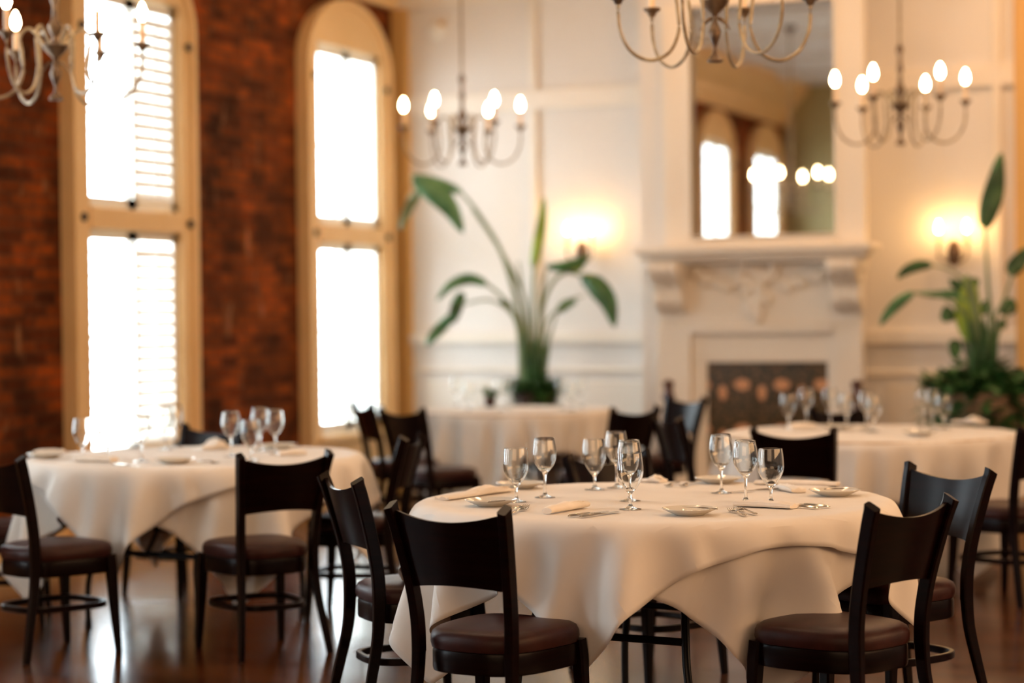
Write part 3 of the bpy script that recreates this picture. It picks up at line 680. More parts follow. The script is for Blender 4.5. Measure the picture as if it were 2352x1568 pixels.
# draped shapes of the two square cloths, as steps in millimetres between neighbouring points
LOWER_CLOTH = [
375,13,18,22,26,27,26,25,26,27,16,1,-6,-7,1,15,29,33,34,33,24,0,-10,-4,16,29,29,7,-10,-6,10,30,27,-3,-24,-20,6,21,13,-10,-29,-30,-21,1,20,23,21,13,-2,-16,-24,-25,-24,-22,-12,-2,-4,-4,-2,-1,1,0,-1,1,7,8,2,0,0,-2,-4,-1,0,0,2,5,3,1,-1,-1,-2,0,4,1,0,-2,-3,0,2,2,3,-2,-4,-5,0,2,8,9,1,0,-6,-10,-11,-6,0,0,1,2,
-9,-1,-4,-4,-4,-2,-1,1,1,-2,3,9,6,1,-2,0,-2,-3,-1,0,1,5,4,2,-2,-2,-3,2,4,1,1,-3,-4,1,1,5,1,-2,-6,-4,0,6,10,5,2,-6,-9,-12,-6,-2,-1,2,3,3,-6,-2,-1,-4,-6,-4,-2,1,0,0,1,5,9,3,-1,0,-1,-4,-2,0,0,4,6,3,-1,-3,-5,1,6,3,0,-5,-4,1,3,4,2,-4,-6,-3,2,8,8,5,-3,-9,-11,-8,-4,0,1,2,4,6,
-9,2,-1,-2,-4,-6,-3,-2,1,0,0,3,7,7,0,-1,1,-1,-5,-1,-2,1,8,7,-1,-6,-4,0,5,7,0,-7,-5,3,4,4,0,-8,-2,-2,5,9,8,0,-10,-10,-9,-5,-1,1,3,6,6,7,-19,6,4,0,-1,-4,-6,-3,-2,1,0,1,5,9,3,1,-1,-1,0,-6,-8,-1,3,4,1,-6,-3,1,3,5,0,-3,-2,6,13,3,-10,-1,-3,2,8,7,4,-9,-9,-9,-5,-2,1,3,5,6,7,5,
-26,5,6,5,0,-1,-4,-6,-3,0,0,0,2,8,7,0,2,-2,-6,-9,-5,-2,-3,-1,-1,1,-1,0,0,0,1,1,2,3,11,10,1,-2,-3,12,3,2,-9,-7,-6,-5,-4,1,3,5,7,7,6,3,-28,1,3,7,5,2,-2,-5,-4,-3,-1,0,2,1,10,4,-7,-5,-8,-6,0,-1,0,0,0,0,0,0,0,0,0,0,0,1,1,3,8,7,12,3,5,-8,-8,-2,-5,-6,1,3,5,7,8,6,2,0,
-25,-2,0,2,6,6,4,0,-9,-4,-2,0,-1,1,1,-2,-5,-4,-1,0,0,0,0,0,0,0,0,0,0,0,0,0,0,0,0,0,1,2,10,14,2,-6,1,-4,-7,-1,4,5,7,8,5,1,-1,-2,-21,-2,-3,-2,1,5,5,4,6,-13,2,-5,0,-2,-6,-3,-1,0,0,0,0,0,0,0,0,0,0,0,0,0,0,0,0,0,0,0,0,0,1,4,14,7,-3,-7,-4,6,4,6,7,4,1,-2,-6,-9,
-24,1,0,-2,-2,-1,3,3,-1,12,-11,3,-7,-7,-1,-1,0,0,0,0,0,0,0,0,0,0,0,0,0,0,0,0,0,0,0,0,0,0,0,0,2,14,3,-3,10,-1,2,6,5,0,-6,-8,-10,-8,-29,1,2,1,0,-2,-1,3,4,-4,7,-8,-6,-3,0,0,0,0,0,0,0,0,0,0,0,0,0,0,0,0,0,0,0,0,0,0,0,0,0,0,-1,1,10,12,1,7,2,5,-4,-8,-8,-9,-4,-2,
-25,-3,-1,0,1,1,-1,-1,1,4,-5,-4,-2,0,0,0,0,0,0,0,0,0,0,0,0,0,0,0,0,0,0,0,0,0,0,0,0,0,0,0,0,0,0,12,9,-1,11,-5,-6,-9,-6,-3,0,1,-16,-3,-5,-3,-3,0,2,-2,1,-1,-4,-1,0,0,0,0,0,0,0,0,0,0,1,-1,0,0,0,0,0,0,-1,1,0,0,0,0,0,0,0,0,0,0,0,0,11,10,-3,-4,-7,-4,-1,1,0,0,
-15,0,-2,-3,-4,-4,-2,2,-2,-3,-2,0,0,0,0,0,0,0,0,0,0,0,0,0,0,0,0,0,0,0,0,0,0,0,0,0,0,0,0,0,0,0,0,0,1,11,0,-5,-1,0,0,0,2,3,-27,2,3,1,0,-2,-5,-1,-3,-3,0,0,0,0,0,0,0,0,0,0,0,0,0,0,0,0,0,0,0,0,0,0,0,0,0,0,0,0,0,0,0,0,0,-1,1,2,7,2,0,0,1,3,4,7,
-29,-2,0,1,2,1,0,-5,-3,0,0,0,0,0,0,0,0,0,0,0,0,0,-1,1,0,0,0,0,0,0,0,0,0,0,0,0,0,0,0,0,0,0,0,0,0,0,5,9,0,1,2,7,7,4,-25,-1,-2,-3,-2,0,0,-1,-1,0,0,0,0,0,0,0,0,0,0,0,0,0,0,0,0,0,0,0,0,0,0,0,0,0,0,0,0,0,0,0,0,0,0,0,0,0,1,8,5,4,9,6,2,0,
-31,1,0,1,0,-3,-2,-1,0,0,0,0,0,0,0,0,0,0,0,0,0,0,0,0,0,0,0,0,0,0,0,0,0,0,0,0,0,0,-1,1,0,0,0,0,0,0,0,4,14,9,1,-3,-3,-4,-29,-2,-2,-1,0,0,0,-1,0,0,0,-1,1,0,0,0,0,0,0,0,0,0,0,0,0,0,0,0,0,0,0,0,0,0,0,0,0,0,0,0,0,0,0,0,0,0,0,1,2,3,0,-3,-2,-1,
-24,-2,-1,-2,-4,-1,-1,0,0,0,0,0,0,0,0,0,0,0,0,0,0,0,0,0,0,0,0,0,0,0,0,0,0,0,0,0,0,0,0,0,0,-1,1,0,0,0,0,0,2,2,-3,-1,-1,0,-30,-1,-1,-1,0,-2,0,0,0,0,0,0,0,0,0,0,0,0,0,0,0,0,0,0,0,0,0,0,0,0,0,0,0,0,0,0,0,0,0,0,0,0,0,0,0,0,0,0,1,0,0,1,1,1,
-24,-3,-2,-2,-3,-1,0,0,0,0,0,0,0,0,-1,1,0,0,0,0,0,0,0,0,0,0,0,0,0,0,0,0,0,0,0,0,0,0,0,0,0,0,0,0,0,0,0,0,1,3,4,2,2,2,-29,-1,-1,-2,-1,-1,0,0,0,0,0,0,0,0,0,0,0,0,0,0,0,0,0,0,0,0,0,0,0,0,0,0,0,0,0,0,0,0,0,0,0,0,0,0,-1,1,0,0,0,4,2,0,0,0,
-35,0,0,-1,0,1,0,0,0,0,0,0,0,0,0,0,0,0,0,0,0,0,0,0,0,0,0,0,0,0,0,0,0,0,0,0,0,0,0,0,0,0,0,0,0,0,0,0,0,1,-1,-1,0,0,-33,-1,-2,1,0,0,0,0,0,0,0,0,0,0,0,0,0,0,0,0,0,0,0,0,0,0,0,0,0,0,0,0,0,-1,1,0,0,0,0,0,0,0,0,0,0,0,0,0,0,0,2,-1,-2,0,
-36,0,0,0,0,0,1,0,0,0,0,0,0,0,0,0,0,0,0,0,0,0,0,0,0,-1,1,0,0,0,0,0,0,0,0,0,0,0,0,0,0,0,0,0,0,0,0,0,0,1,0,1,3,1,-29,-1,-2,-2,-1,0,0,0,0,0,0,0,0,0,0,0,0,-1,1,0,0,0,0,0,0,0,0,0,0,0,0,0,0,0,0,0,0,0,0,0,0,0,0,0,0,0,0,0,0,0,7,8,3,2,
-19,-2,-2,-6,-5,-1,-1,1,0,0,0,0,0,0,0,0,0,0,0,0,0,0,0,0,0,0,0,0,0,0,0,0,0,0,0,0,0,0,0,0,0,0,0,0,0,0,0,0,0,0,0,3,5,4,-24,-3,-3,-2,-1,-2,0,0,0,-1,1,0,0,0,0,0,0,0,0,0,0,0,0,0,0,0,0,0,0,0,0,0,0,0,0,0,-1,1,0,0,0,0,0,0,0,0,0,-1,1,0,-1,0,1,3,
-32,-1,-1,1,0,-2,0,0,0,0,0,0,0,0,0,0,0,0,0,0,0,0,0,0,0,0,0,0,0,0,0,0,0,0,0,0,0,0,0,0,0,0,0,0,0,0,0,0,0,-1,1,0,0,0,-36,0,1,1,-1,1,-1,0,0,0,0,0,0,0,0,0,0,0,0,0,0,0,0,0,0,0,0,0,0,0,0,0,0,0,0,0,0,0,0,0,0,0,0,0,0,0,0,0,0,0,0,1,1,2,
-35,0,0,-1,1,0,0,0,0,0,0,0,0,0,0,0,0,0,0,0,0,0,0,0,0,0,0,0,0,0,0,0,0,0,0,0,0,0,0,0,0,0,0,0,0,0,0,0,0,0,1,1,2,0,-35,-1,0,2,2,-1,-2,0,0,0,0,0,-1,1,0,0,0,0,0,0,-1,1,0,0,0,0,0,0,-1,1,0,0,0,0,0,0,0,0,0,0,0,0,0,0,0,0,0,0,0,-1,0,1,0,1,
-32,1,1,0,-1,-3,0,-1,0,0,0,0,0,0,0,0,0,0,0,0,0,0,0,0,0,0,0,0,0,0,0,0,0,0,0,0,0,0,0,-1,1,0,0,0,0,0,0,0,0,0,-1,0,0,0,-13,1,1,1,-2,-12,-10,-1,0,0,0,0,0,0,0,0,0,0,0,0,0,0,0,0,0,0,0,0,0,0,0,0,0,0,0,0,0,0,0,0,0,0,0,0,0,0,0,0,0,0,1,0,1,1,
-2,0,-2,-6,-9,-2,-9,-5,0,0,0,0,0,0,0,0,0,0,0,0,0,0,0,0,0,0,0,0,0,0,0,0,0,0,0,0,0,0,0,0,0,0,0,0,0,0,0,1,0,5,4,1,0,1,-4,-4,-6,-6,-3,0,-3,-8,-1,0,0,0,0,0,0,-1,1,0,0,0,0,0,0,0,0,0,0,0,0,0,0,0,0,0,0,0,0,0,0,0,0,0,0,0,0,0,0,0,1,0,2,4,4,3,
-11,-6,-3,-1,0,-1,0,-8,-5,0,0,0,0,0,0,0,0,0,0,0,0,0,0,0,0,0,0,0,0,0,0,0,0,0,0,0,0,0,0,0,0,0,0,0,0,0,0,2,1,0,-1,1,1,2,-24,-2,-2,0,1,1,-1,0,-6,-2,0,0,0,0,0,0,0,0,0,0,0,0,0,0,0,0,0,0,0,0,0,0,0,0,0,0,0,0,0,0,0,0,-1,1,0,0,2,2,1,1,1,0,1,0,
-32,0,-1,0,-1,1,4,6,-3,-9,-1,1,0,0,0,0,0,0,0,0,0,0,0,0,0,0,0,0,0,0,0,0,0,0,0,0,0,0,0,0,0,0,0,0,0,1,3,4,3,1,2,1,1,1,-33,-1,1,0,2,5,5,2,4,-12,-8,0,0,0,0,0,0,0,0,0,0,0,0,0,0,0,0,0,0,0,0,0,0,0,0,0,0,0,0,0,0,0,0,0,1,2,4,1,3,4,2,2,0,0,
-34,1,1,5,8,6,6,3,-12,1,-14,-7,1,0,0,0,0,0,0,0,0,0,0,0,0,0,0,0,0,0,0,0,0,0,0,0,0,0,0,0,0,0,0,0,3,3,0,0,0,1,1,3,3,2,-32,5,8,7,7,4,2,-6,-1,-7,-1,-15,-7,1,0,0,0,0,0,0,0,0,0,0,0,0,0,0,0,0,0,0,0,0,0,0,0,0,0,0,0,0,1,3,9,-4,-2,-1,1,-1,0,0,1,2,
-18,8,7,5,1,0,-7,-5,-2,1,-9,4,-13,-8,1,0,0,0,0,0,0,0,0,0,0,0,0,0,0,0,0,0,0,0,0,0,0,0,0,1,-1,1,3,8,3,6,-7,-5,-3,2,1,-2,-1,0,0,4,1,0,-2,-7,-6,-4,-5,-6,10,-5,5,-10,-9,-1,0,0,0,0,0,0,0,0,0,0,0,0,0,0,0,0,0,0,0,0,0,0,0,0,2,4,9,2,-3,5,4,-5,-7,-4,0,3,0,-1,
7,0,-1,-3,-7,-6,-6,-5,-4,4,0,7,5,3,-12,-12,-5,0,0,0,0,0,0,0,0,0,0,0,0,0,0,0,0,0,0,0,0,0,1,3,5,3,-1,2,2,0,6,3,-3,-7,-6,-2,2,1,8,-2,-4,-7,-6,-7,-4,-4,2,4,6,10,5,-5,-1,-12,-7,-8,-3,0,0,0,0,0,0,0,0,0,0,0,0,0,0,0,0,0,1,2,5,7,7,-4,-6,-1,1,1,4,6,3,-3,-5,-7,-4,0,
4,-4,-6,-7,-6,-4,-3,2,3,7,11,6,-3,-2,-9,0,7,-7,-10,-10,-2,-2,0,0,0,0,0,0,0,0,0,0,0,1,0,4,7,0,4,3,2,1,-6,-5,0,0,2,5,6,3,-2,-4,-7,-6,-1,-6,-7,-6,-4,-2,1,2,8,11,8,-1,-6,-8,-4,6,6,5,-7,-13,1,-3,-7,-5,-1,0,-1,1,0,0,0,0,2,2,9,7,5,-8,-3,2,2,3,-3,-7,-2,1,-1,2,5,7,3,-1,-3,-5,
-9,-7,-5,-3,-2,1,1,6,11,10,2,-5,-9,-6,2,7,3,1,-8,0,6,3,-3,-6,-11,-4,8,3,0,2,2,-3,-7,1,9,5,-3,-3,-6,-1,2,5,0,-8,-5,0,0,0,3,5,6,4,1,-1,-17,-5,-3,0,0,0,6,10,10,5,-2,-8,-9,-3,4,8,2,-3,-6,2,2,7,3,-5,-9,-2,6,5,2,0,0,-8,-6,1,1,5,-1,-1,-7,-1,0,3,4,-3,-9,-2,1,-1,0,3,6,5,3,2,
-22,-2,-1,-1,0,5,8,11,7,1,-6,-10,-5,0,6,6,0,-4,-2,0,3,3,1,-4,-4,-1,3,5,3,1,-4,-5,-5,0,1,1,3,-2,-4,-3,0,3,4,-1,-7,-6,0,1,-1,0,3,5,5,3,-25,-1,0,0,3,7,11,7,3,-2,-7,-8,-2,0,6,4,1,-4,-2,1,2,2,1,-4,-3,0,0,4,4,1,-3,-3,-4,-1,0,2,1,-1,-4,-4,1,1,4,1,-3,-8,-2,0,0,-1,1,4,4,2,
-741,23,20,13,3,-4,-10,-12,-9,4,26,33,33,34,33,28,16,6,1,4,21,36,35,37,30,22,22,35,35,36,33,21,24,30,25,28,33,29,30,28,16,14,23,29,23,21,23,27,28,19,9,7,10,13,-22,1,2,6,8,6,3,1,-1,-6,-10,-3,0,0,0,1,5,5,2,0,-1,-1,1,-1,3,0,3,1,1,-1,1,3,2,2,1,1,0,0,2,-1,-1,3,4,-2,0,0,3,1,-5,-6,-1,1,2,3,
-24,1,2,3,7,7,7,3,-1,-4,-9,-6,-1,0,0,1,2,6,4,1,-1,-1,0,0,1,2,3,-1,1,1,0,2,3,1,1,3,-1,2,-1,-2,1,4,2,-1,-1,3,2,-3,-6,-3,0,3,3,3,-25,0,2,2,4,7,8,6,3,-3,-7,-8,-3,-1,0,0,2,4,6,2,-1,-1,0,0,0,3,3,1,-1,0,1,3,2,1,2,1,0,1,0,-2,2,5,0,-3,2,4,-1,-6,-5,-1,2,4,5,4,
-23,-1,-1,1,3,5,8,8,5,1,-5,-8,-6,-2,1,-1,-1,2,7,4,3,0,-3,-1,1,4,3,-1,0,-1,0,5,2,2,1,1,0,1,0,-2,4,4,-3,1,3,0,-5,-5,-2,2,5,5,3,2,-18,-4,-2,0,1,3,5,8,8,4,-1,-7,-7,-4,-1,-1,0,1,0,8,10,0,0,0,0,3,1,0,0,0,0,1,2,-1,4,0,1,0,-2,2,6,-1,-1,2,2,-3,-6,-3,2,4,5,3,2,1,
-5,-10,-5,-3,-1,1,3,6,8,8,2,-4,-6,-6,-3,1,-2,1,6,12,4,1,2,0,0,1,0,0,-1,1,0,0,0,0,1,0,1,0,0,5,2,-2,0,3,-1,-5,-4,1,4,5,3,3,0,-1,9,-10,-11,-7,-4,-1,1,4,6,7,7,1,-5,-3,-6,-2,7,6,8,4,0,1,0,0,0,0,0,0,0,-1,0,0,0,0,0,1,1,1,4,2,-1,-1,2,1,-3,-6,0,4,5,4,2,-1,-1,0,
19,-6,-10,-11,-9,-4,-3,0,6,5,7,6,-3,0,1,4,4,4,1,0,0,0,0,0,0,0,0,0,0,0,0,0,0,0,0,0,0,1,2,4,0,1,2,-2,-5,-2,5,5,3,1,0,-1,1,0,23,-2,-5,-9,-11,-10,-5,-3,-3,9,-1,8,7,1,7,3,2,0,0,0,0,0,0,0,0,0,0,1,0,0,0,0,0,0,0,0,0,0,0,1,6,2,-1,-2,-7,8,4,3,0,0,0,1,0,-2,
20,2,0,-3,-8,-12,-9,-4,0,-9,11,-4,11,12,3,2,0,0,0,0,0,0,0,0,0,0,0,-1,0,0,0,0,0,0,0,0,0,0,0,0,1,5,2,-3,10,-2,1,1,1,0,-1,-2,-5,-9,3,7,5,3,0,-5,-11,-11,-5,5,-7,13,11,4,0,-1,0,0,0,0,0,0,0,0,0,0,0,0,0,0,0,0,0,0,0,0,1,0,0,0,-1,1,5,6,0,3,1,-1,0,-1,-4,-8,-10,-6,
-19,8,9,8,5,4,-2,-12,-7,-5,9,9,4,0,0,0,0,0,0,0,0,1,0,0,0,0,0,0,0,0,0,0,0,0,0,0,-1,0,0,0,0,0,0,6,5,0,3,1,-4,-7,-10,-7,-4,-1,-28,3,6,7,8,4,3,3,-8,1,8,5,0,0,0,0,0,0,0,0,0,-1,0,0,0,0,0,0,0,0,0,0,0,0,0,0,0,0,0,0,0,0,0,1,6,6,-2,-4,-10,-8,-3,0,2,2,
-28,0,0,3,6,8,3,2,3,10,4,0,0,0,0,0,0,0,0,0,0,0,0,0,0,0,0,0,0,0,0,0,0,1,0,0,0,0,0,0,0,0,0,-1,1,7,0,-7,-3,-1,2,1,3,4,-14,-5,-3,-2,0,3,9,3,13,6,1,0,0,0,0,1,0,0,0,0,0,0,0,0,0,0,0,0,0,0,0,0,0,-1,0,0,0,0,0,0,0,0,0,0,0,1,6,0,3,0,1,3,3,3,
12,-6,-8,-7,-5,-2,1,14,11,2,0,0,0,0,0,-1,0,0,0,0,0,0,0,0,0,0,0,0,0,0,0,0,0,0,0,0,0,0,0,0,0,0,0,0,0,1,4,9,-1,2,1,3,2,1,25,-2,-3,-7,-8,-2,-2,6,4,0,0,0,0,0,0,0,0,0,0,0,0,0,0,0,0,0,0,0,0,1,0,0,0,0,0,0,0,0,0,0,0,0,0,0,0,-1,1,8,5,1,5,2,0,0,
14,2,1,1,-1,-13,-1,7,2,0,0,0,0,0,0,0,0,0,0,0,0,0,0,0,0,0,0,0,0,-1,0,0,0,0,0,0,0,0,0,0,0,0,0,0,0,0,0,3,12,6,0,-1,-1,-2,-19,5,5,6,3,2,5,4,0,0,0,0,0,0,0,0,0,0,0,0,0,0,0,0,0,0,0,0,0,0,0,0,0,0,0,0,0,0,0,0,0,0,0,0,0,0,0,1,3,3,0,-4,-6,-6,
-24,1,2,3,8,10,10,1,0,0,0,0,0,0,0,0,0,0,0,0,0,0,0,0,1,0,0,0,0,0,0,0,0,0,0,0,0,0,0,0,0,0,0,0,0,0,0,0,2,1,-8,-7,-3,-2,-1,-2,0,0,-2,8,8,1,0,0,0,0,0,0,0,0,0,0,0,0,0,0,0,0,-1,0,0,0,0,0,0,0,0,0,0,0,0,0,0,0,0,0,0,0,0,0,0,0,2,-2,-2,1,1,0,
27,-3,-3,-4,-5,-2,1,0,0,0,0,0,0,0,0,0,0,0,0,0,0,0,0,0,0,0,0,0,0,0,0,0,0,0,0,0,0,0,0,0,0,0,0,0,0,0,0,0,1,6,5,3,1,2,20,-1,-2,-3,-4,0,2,0,0,0,0,0,0,0,0,0,0,0,0,0,0,0,0,0,0,0,0,0,0,0,0,0,0,0,0,0,0,0,0,0,0,0,0,0,0,0,0,0,0,4,2,-1,0,-2,
-3,1,-1,0,7,7,0,0,0,0,0,0,0,0,0,0,0,0,0,0,0,0,0,0,0,0,0,0,0,0,0,0,0,0,0,0,0,0,0,0,0,0,0,0,0,0,0,0,0,3,-4,-6,-5,-3,-15,2,5,8,7,4,0,0,0,0,0,0,0,0,0,0,0,0,0,0,0,0,0,0,0,0,0,0,0,0,0,0,0,1,0,0,0,0,0,0,0,0,0,0,0,0,0,0,0,0,2,-4,-4,-3,
-6,5,4,5,3,0,1,0,0,0,0,0,0,0,0,0,0,0,0,0,0,0,0,0,0,0,0,0,0,0,0,0,0,-1,0,0,0,0,0,0,0,0,0,0,0,0,0,0,0,1,2,3,3,1,22,-2,-2,-6,-3,3,-1,0,0,0,0,0,0,0,0,0,0,0,0,0,0,0,0,0,0,0,0,0,0,0,0,0,0,0,0,0,0,0,0,0,0,0,0,0,0,0,0,0,0,1,10,8,2,1,
31,-1,-2,-6,-8,-3,0,0,0,0,0,0,0,0,0,0,0,0,0,0,0,0,0,0,0,1,0,0,0,0,0,0,0,0,0,0,0,0,0,0,0,0,0,0,0,0,0,0,0,-1,0,6,7,5,27,-3,-4,-3,-2,-3,0,0,0,0,0,0,0,0,0,0,0,0,0,0,0,0,0,0,0,-1,0,0,0,0,0,0,0,0,0,0,0,0,0,0,0,0,0,0,0,0,0,0,0,0,-2,0,3,3,
17,-1,-1,2,-1,-5,0,0,0,0,0,0,0,0,0,0,0,0,0,0,0,0,0,0,0,0,0,0,0,0,0,0,0,0,0,0,0,0,0,0,0,0,0,0,0,0,0,0,0,0,-2,-4,-4,-3,2,3,4,3,0,0,0,0,0,0,0,0,0,0,0,0,0,0,0,0,0,0,0,0,0,0,0,0,0,0,0,0,0,0,0,0,0,0,0,0,0,0,0,0,0,0,0,0,0,-4,-9,-8,-5,-3,
-10,1,3,5,8,6,-2,0,0,0,0,0,0,0,0,0,0,0,0,0,0,0,0,0,0,0,0,0,0,0,0,0,0,0,0,0,0,0,0,0,0,0,0,0,0,0,0,0,0,-5,-10,-7,-5,-2,-11,5,5,6,8,0,-1,-1,0,0,0,0,0,0,0,0,0,0,0,0,0,0,0,0,0,0,0,0,0,0,0,0,0,0,1,0,0,0,0,0,0,0,0,0,0,0,0,0,-2,-6,-2,-3,-4,-5,
11,4,2,1,-1,-3,-3,1,0,0,0,0,0,0,0,0,0,0,0,0,0,0,0,0,0,0,0,0,0,0,0,0,0,0,-1,0,0,0,0,0,0,0,0,0,0,0,0,0,-1,-8,-4,3,0,0,30,0,1,0,-1,-9,-8,-2,0,0,0,0,0,0,0,0,0,0,0,0,0,0,0,0,0,0,0,0,0,0,0,0,0,0,0,0,0,0,0,0,0,0,0,0,0,0,0,0,-3,-3,2,3,3,1,
34,0,-1,-1,-6,-1,-8,-6,0,0,0,0,0,0,0,0,0,0,0,0,0,0,0,0,0,0,0,1,0,0,0,0,0,0,0,0,0,0,0,0,0,0,0,0,0,0,0,-2,-7,9,13,1,0,2,33,-1,-1,-5,-1,-1,-4,-7,-1,0,0,0,0,0,0,0,0,0,0,0,0,0,0,0,0,0,0,-1,0,0,0,0,0,0,0,0,0,0,0,0,0,0,0,0,0,0,0,-3,-1,0,4,10,6,2,
31,-2,-3,-1,0,-1,1,-9,-5,0,0,0,0,0,0,0,0,0,0,0,0,0,0,0,0,0,0,0,0,0,0,0,0,0,0,0,0,0,1,0,0,0,0,0,0,0,-2,-6,-8,0,1,4,8,7,22,-4,-1,0,-1,0,0,1,-5,-1,0,0,0,0,0,0,0,0,0,0,0,1,0,0,0,0,0,0,0,0,0,0,0,0,0,0,0,0,-1,0,0,0,0,0,0,0,-5,-13,-2,-2,-1,-2,0,1,
4,-1,-2,-1,0,3,6,10,-1,-7,1,0,0,0,0,0,0,0,0,0,0,-1,0,0,0,0,0,0,0,0,0,0,0,0,0,0,0,0,0,0,0,0,0,0,0,-3,-12,-10,-3,-3,-2,-1,-2,0,-7,0,1,3,8,9,7,2,1,-7,-7,1,0,0,0,0,0,0,0,0,0,0,0,0,0,0,0,0,0,0,0,0,0,1,0,0,0,0,0,0,0,0,0,0,-2,-7,-12,-2,-6,-5,-3,-2,0,0,
-7,4,7,10,6,5,1,0,-3,0,-7,-5,0,0,0,1,0,0,0,0,0,0,0,0,0,0,0,0,0,0,0,0,0,-1,0,0,0,0,0,0,0,0,1,-2,-5,-7,5,1,-4,-6,-7,-5,-5,-3,5,9,7,4,2,0,1,-1,-1,-2,-2,-7,-3,0,0,-1,0,0,0,0,0,0,0,0,0,0,0,0,0,0,0,0,0,0,0,0,0,0,0,0,0,1,-3,-5,-17,3,8,11,4,-3,-4,-7,-6,-7,
22,4,2,-1,1,0,-1,-1,0,0,-8,2,-6,-3,0,0,0,0,0,0,0,0,0,0,0,0,0,1,0,0,0,0,0,0,0,0,0,0,0,0,0,-2,-6,-15,-5,-5,6,9,12,8,2,-1,-4,-4,28,-1,0,1,0,-1,-1,-3,-5,-10,12,-2,2,-5,-3,0,0,0,0,0,0,0,0,0,0,0,0,-1,0,0,0,0,0,0,0,0,0,0,0,0,-2,-6,-16,-5,5,-8,-2,4,8,12,10,6,2,0,
27,1,-1,0,0,-2,-4,-5,-7,7,0,3,1,1,-4,-5,-1,0,0,0,0,0,0,0,0,0,0,0,0,0,0,0,0,0,0,0,0,0,-1,-4,-7,-4,4,-8,-8,1,-6,-2,2,6,11,11,8,4,27,0,1,-1,-3,-4,-6,-5,4,5,3,1,-2,1,-1,-3,-3,-2,0,-1,0,0,0,1,0,0,0,0,0,0,0,0,0,0,0,0,-1,-3,-5,-8,-9,2,9,7,-8,-8,-6,-5,-1,1,4,9,10,9,
27,0,-1,-3,-5,-5,-4,1,5,5,1,0,1,-1,-4,-1,0,-1,-2,-1,0,0,0,-1,0,0,0,0,0,0,0,0,0,0,-1,-3,-6,-2,-4,-6,-3,0,5,10,5,-8,-9,-8,-4,-2,1,2,7,10,28,-2,-3,-5,-6,-4,1,5,6,3,-2,0,0,-4,-3,2,0,0,-1,-3,-2,0,0,1,0,0,0,0,0,0,-1,0,-1,-1,-8,-7,-4,3,2,-2,-5,-3,2,9,10,0,-8,-9,-8,-3,-2,0,2,4,
25,-3,-6,-5,-2,0,3,6,4,-1,0,0,-2,-5,1,2,-1,0,-4,0,-1,-2,1,-1,0,0,-4,-2,0,-1,0,0,2,-3,-9,-6,2,1,3,0,-2,-5,-1,5,10,8,-1,-9,-10,-7,-4,-1,-1,1,21,-6,-4,-3,-1,3,7,5,0,-2,1,0,-4,-4,3,0,-1,0,-3,0,-1,-2,-1,1,-2,0,-6,-3,0,-1,1,1,0,-1,-3,-7,1,0,2,3,-3,-5,-2,1,8,10,3,-2,-8,-10,-6,-4,-1,-1,
14,-2,-3,-1,2,5,6,2,-2,-1,1,-1,-6,1,2,-1,0,-1,-2,0,-2,-1,-1,-2,0,-1,-3,-4,-2,1,0,0,0,-1,-2,-4,-3,1,1,2,0,-5,-3,0,4,11,7,0,-4,-8,-8,-6,-3,-2,11,-2,-1,0,5,7,3,-2,-1,2,0,-5,-2,0,1,0,0,-1,-3,0,-1,-1,-1,-1,-2,0,-1,-3,-3,-1,1,-1,0,-1,-3,-3,-2,0,1,2,0,-4,-3,-1,1,7,11,3,-1,-4,-9,-7,-6,-1,
188,26,25,26,25,25,24,25,24,24,20,16,14,13,16,16,15,14,14,14,12,3,2,3,4,4,5,-1,-5,-3,-3,0,-2,-9,-13,-12,-13,-11,-12,-15,-17,-15,-18,-21,-19,-19,-20,-21,-23,-25,-27,-26,-26,-26,27,-1,1,-1,1,0,1,-1,0,1,2,2,1,0,-1,1,0,1,0,0,0,2,1,-1,0,0,0,0,1,-1,1,-2,0,-1,1,-1,1,0,-2,-1,1,-2,-1,1,0,-1,0,-2,-1,-2,1,0,0,0,
26,1,-1,1,-1,1,0,1,0,-1,2,3,0,1,0,0,1,0,0,0,0,2,0,1,0,0,-2,1,0,1,-1,0,-1,0,-1,0,0,-1,0,0,-1,0,-1,0,0,0,-2,-2,-1,0,0,0,0,0,27,-1,1,-1,1,0,0,0,0,1,0,2,3,0,0,-1,1,0,1,0,1,0,1,1,-1,0,0,-1,2,0,0,-1,-2,0,1,0,-1,0,-1,-1,0,-1,0,0,-1,-1,-2,0,-2,1,0,0,0,-1,
26,1,-1,1,-1,0,1,0,1,-1,1,0,3,2,0,0,-1,1,1,-1,-1,1,3,0,1,-1,-1,0,1,0,0,-1,-1,0,0,0,1,-2,0,0,-1,-1,0,0,-1,-2,-1,-1,0,0,0,0,-1,1,26,0,1,-1,1,0,-1,1,0,1,-1,1,2,3,0,0,0,0,-1,2,-3,-2,-1,0,-1,-1,-2,1,0,2,1,1,0,4,2,-1,-1,0,-1,0,-1,-1,0,-1,-1,-2,0,-1,1,0,0,-1,1,-1,
24,1,1,1,-1,0,1,-1,1,0,1,0,1,2,2,0,0,1,-2,-6,-5,-4,-6,-4,-4,-2,1,0,0,1,2,2,7,5,7,7,0,0,-1,-2,0,1,-2,0,-2,0,-1,0,0,0,-1,1,-1,0,21,3,1,1,1,-1,0,1,-1,1,0,1,-1,1,4,1,-2,-5,-7,-12,-5,-3,-1,-1,1,0,-1,0,1,0,0,1,0,1,3,6,14,6,2,0,0,-3,0,-1,0,-1,0,0,0,-1,1,-1,0,0,
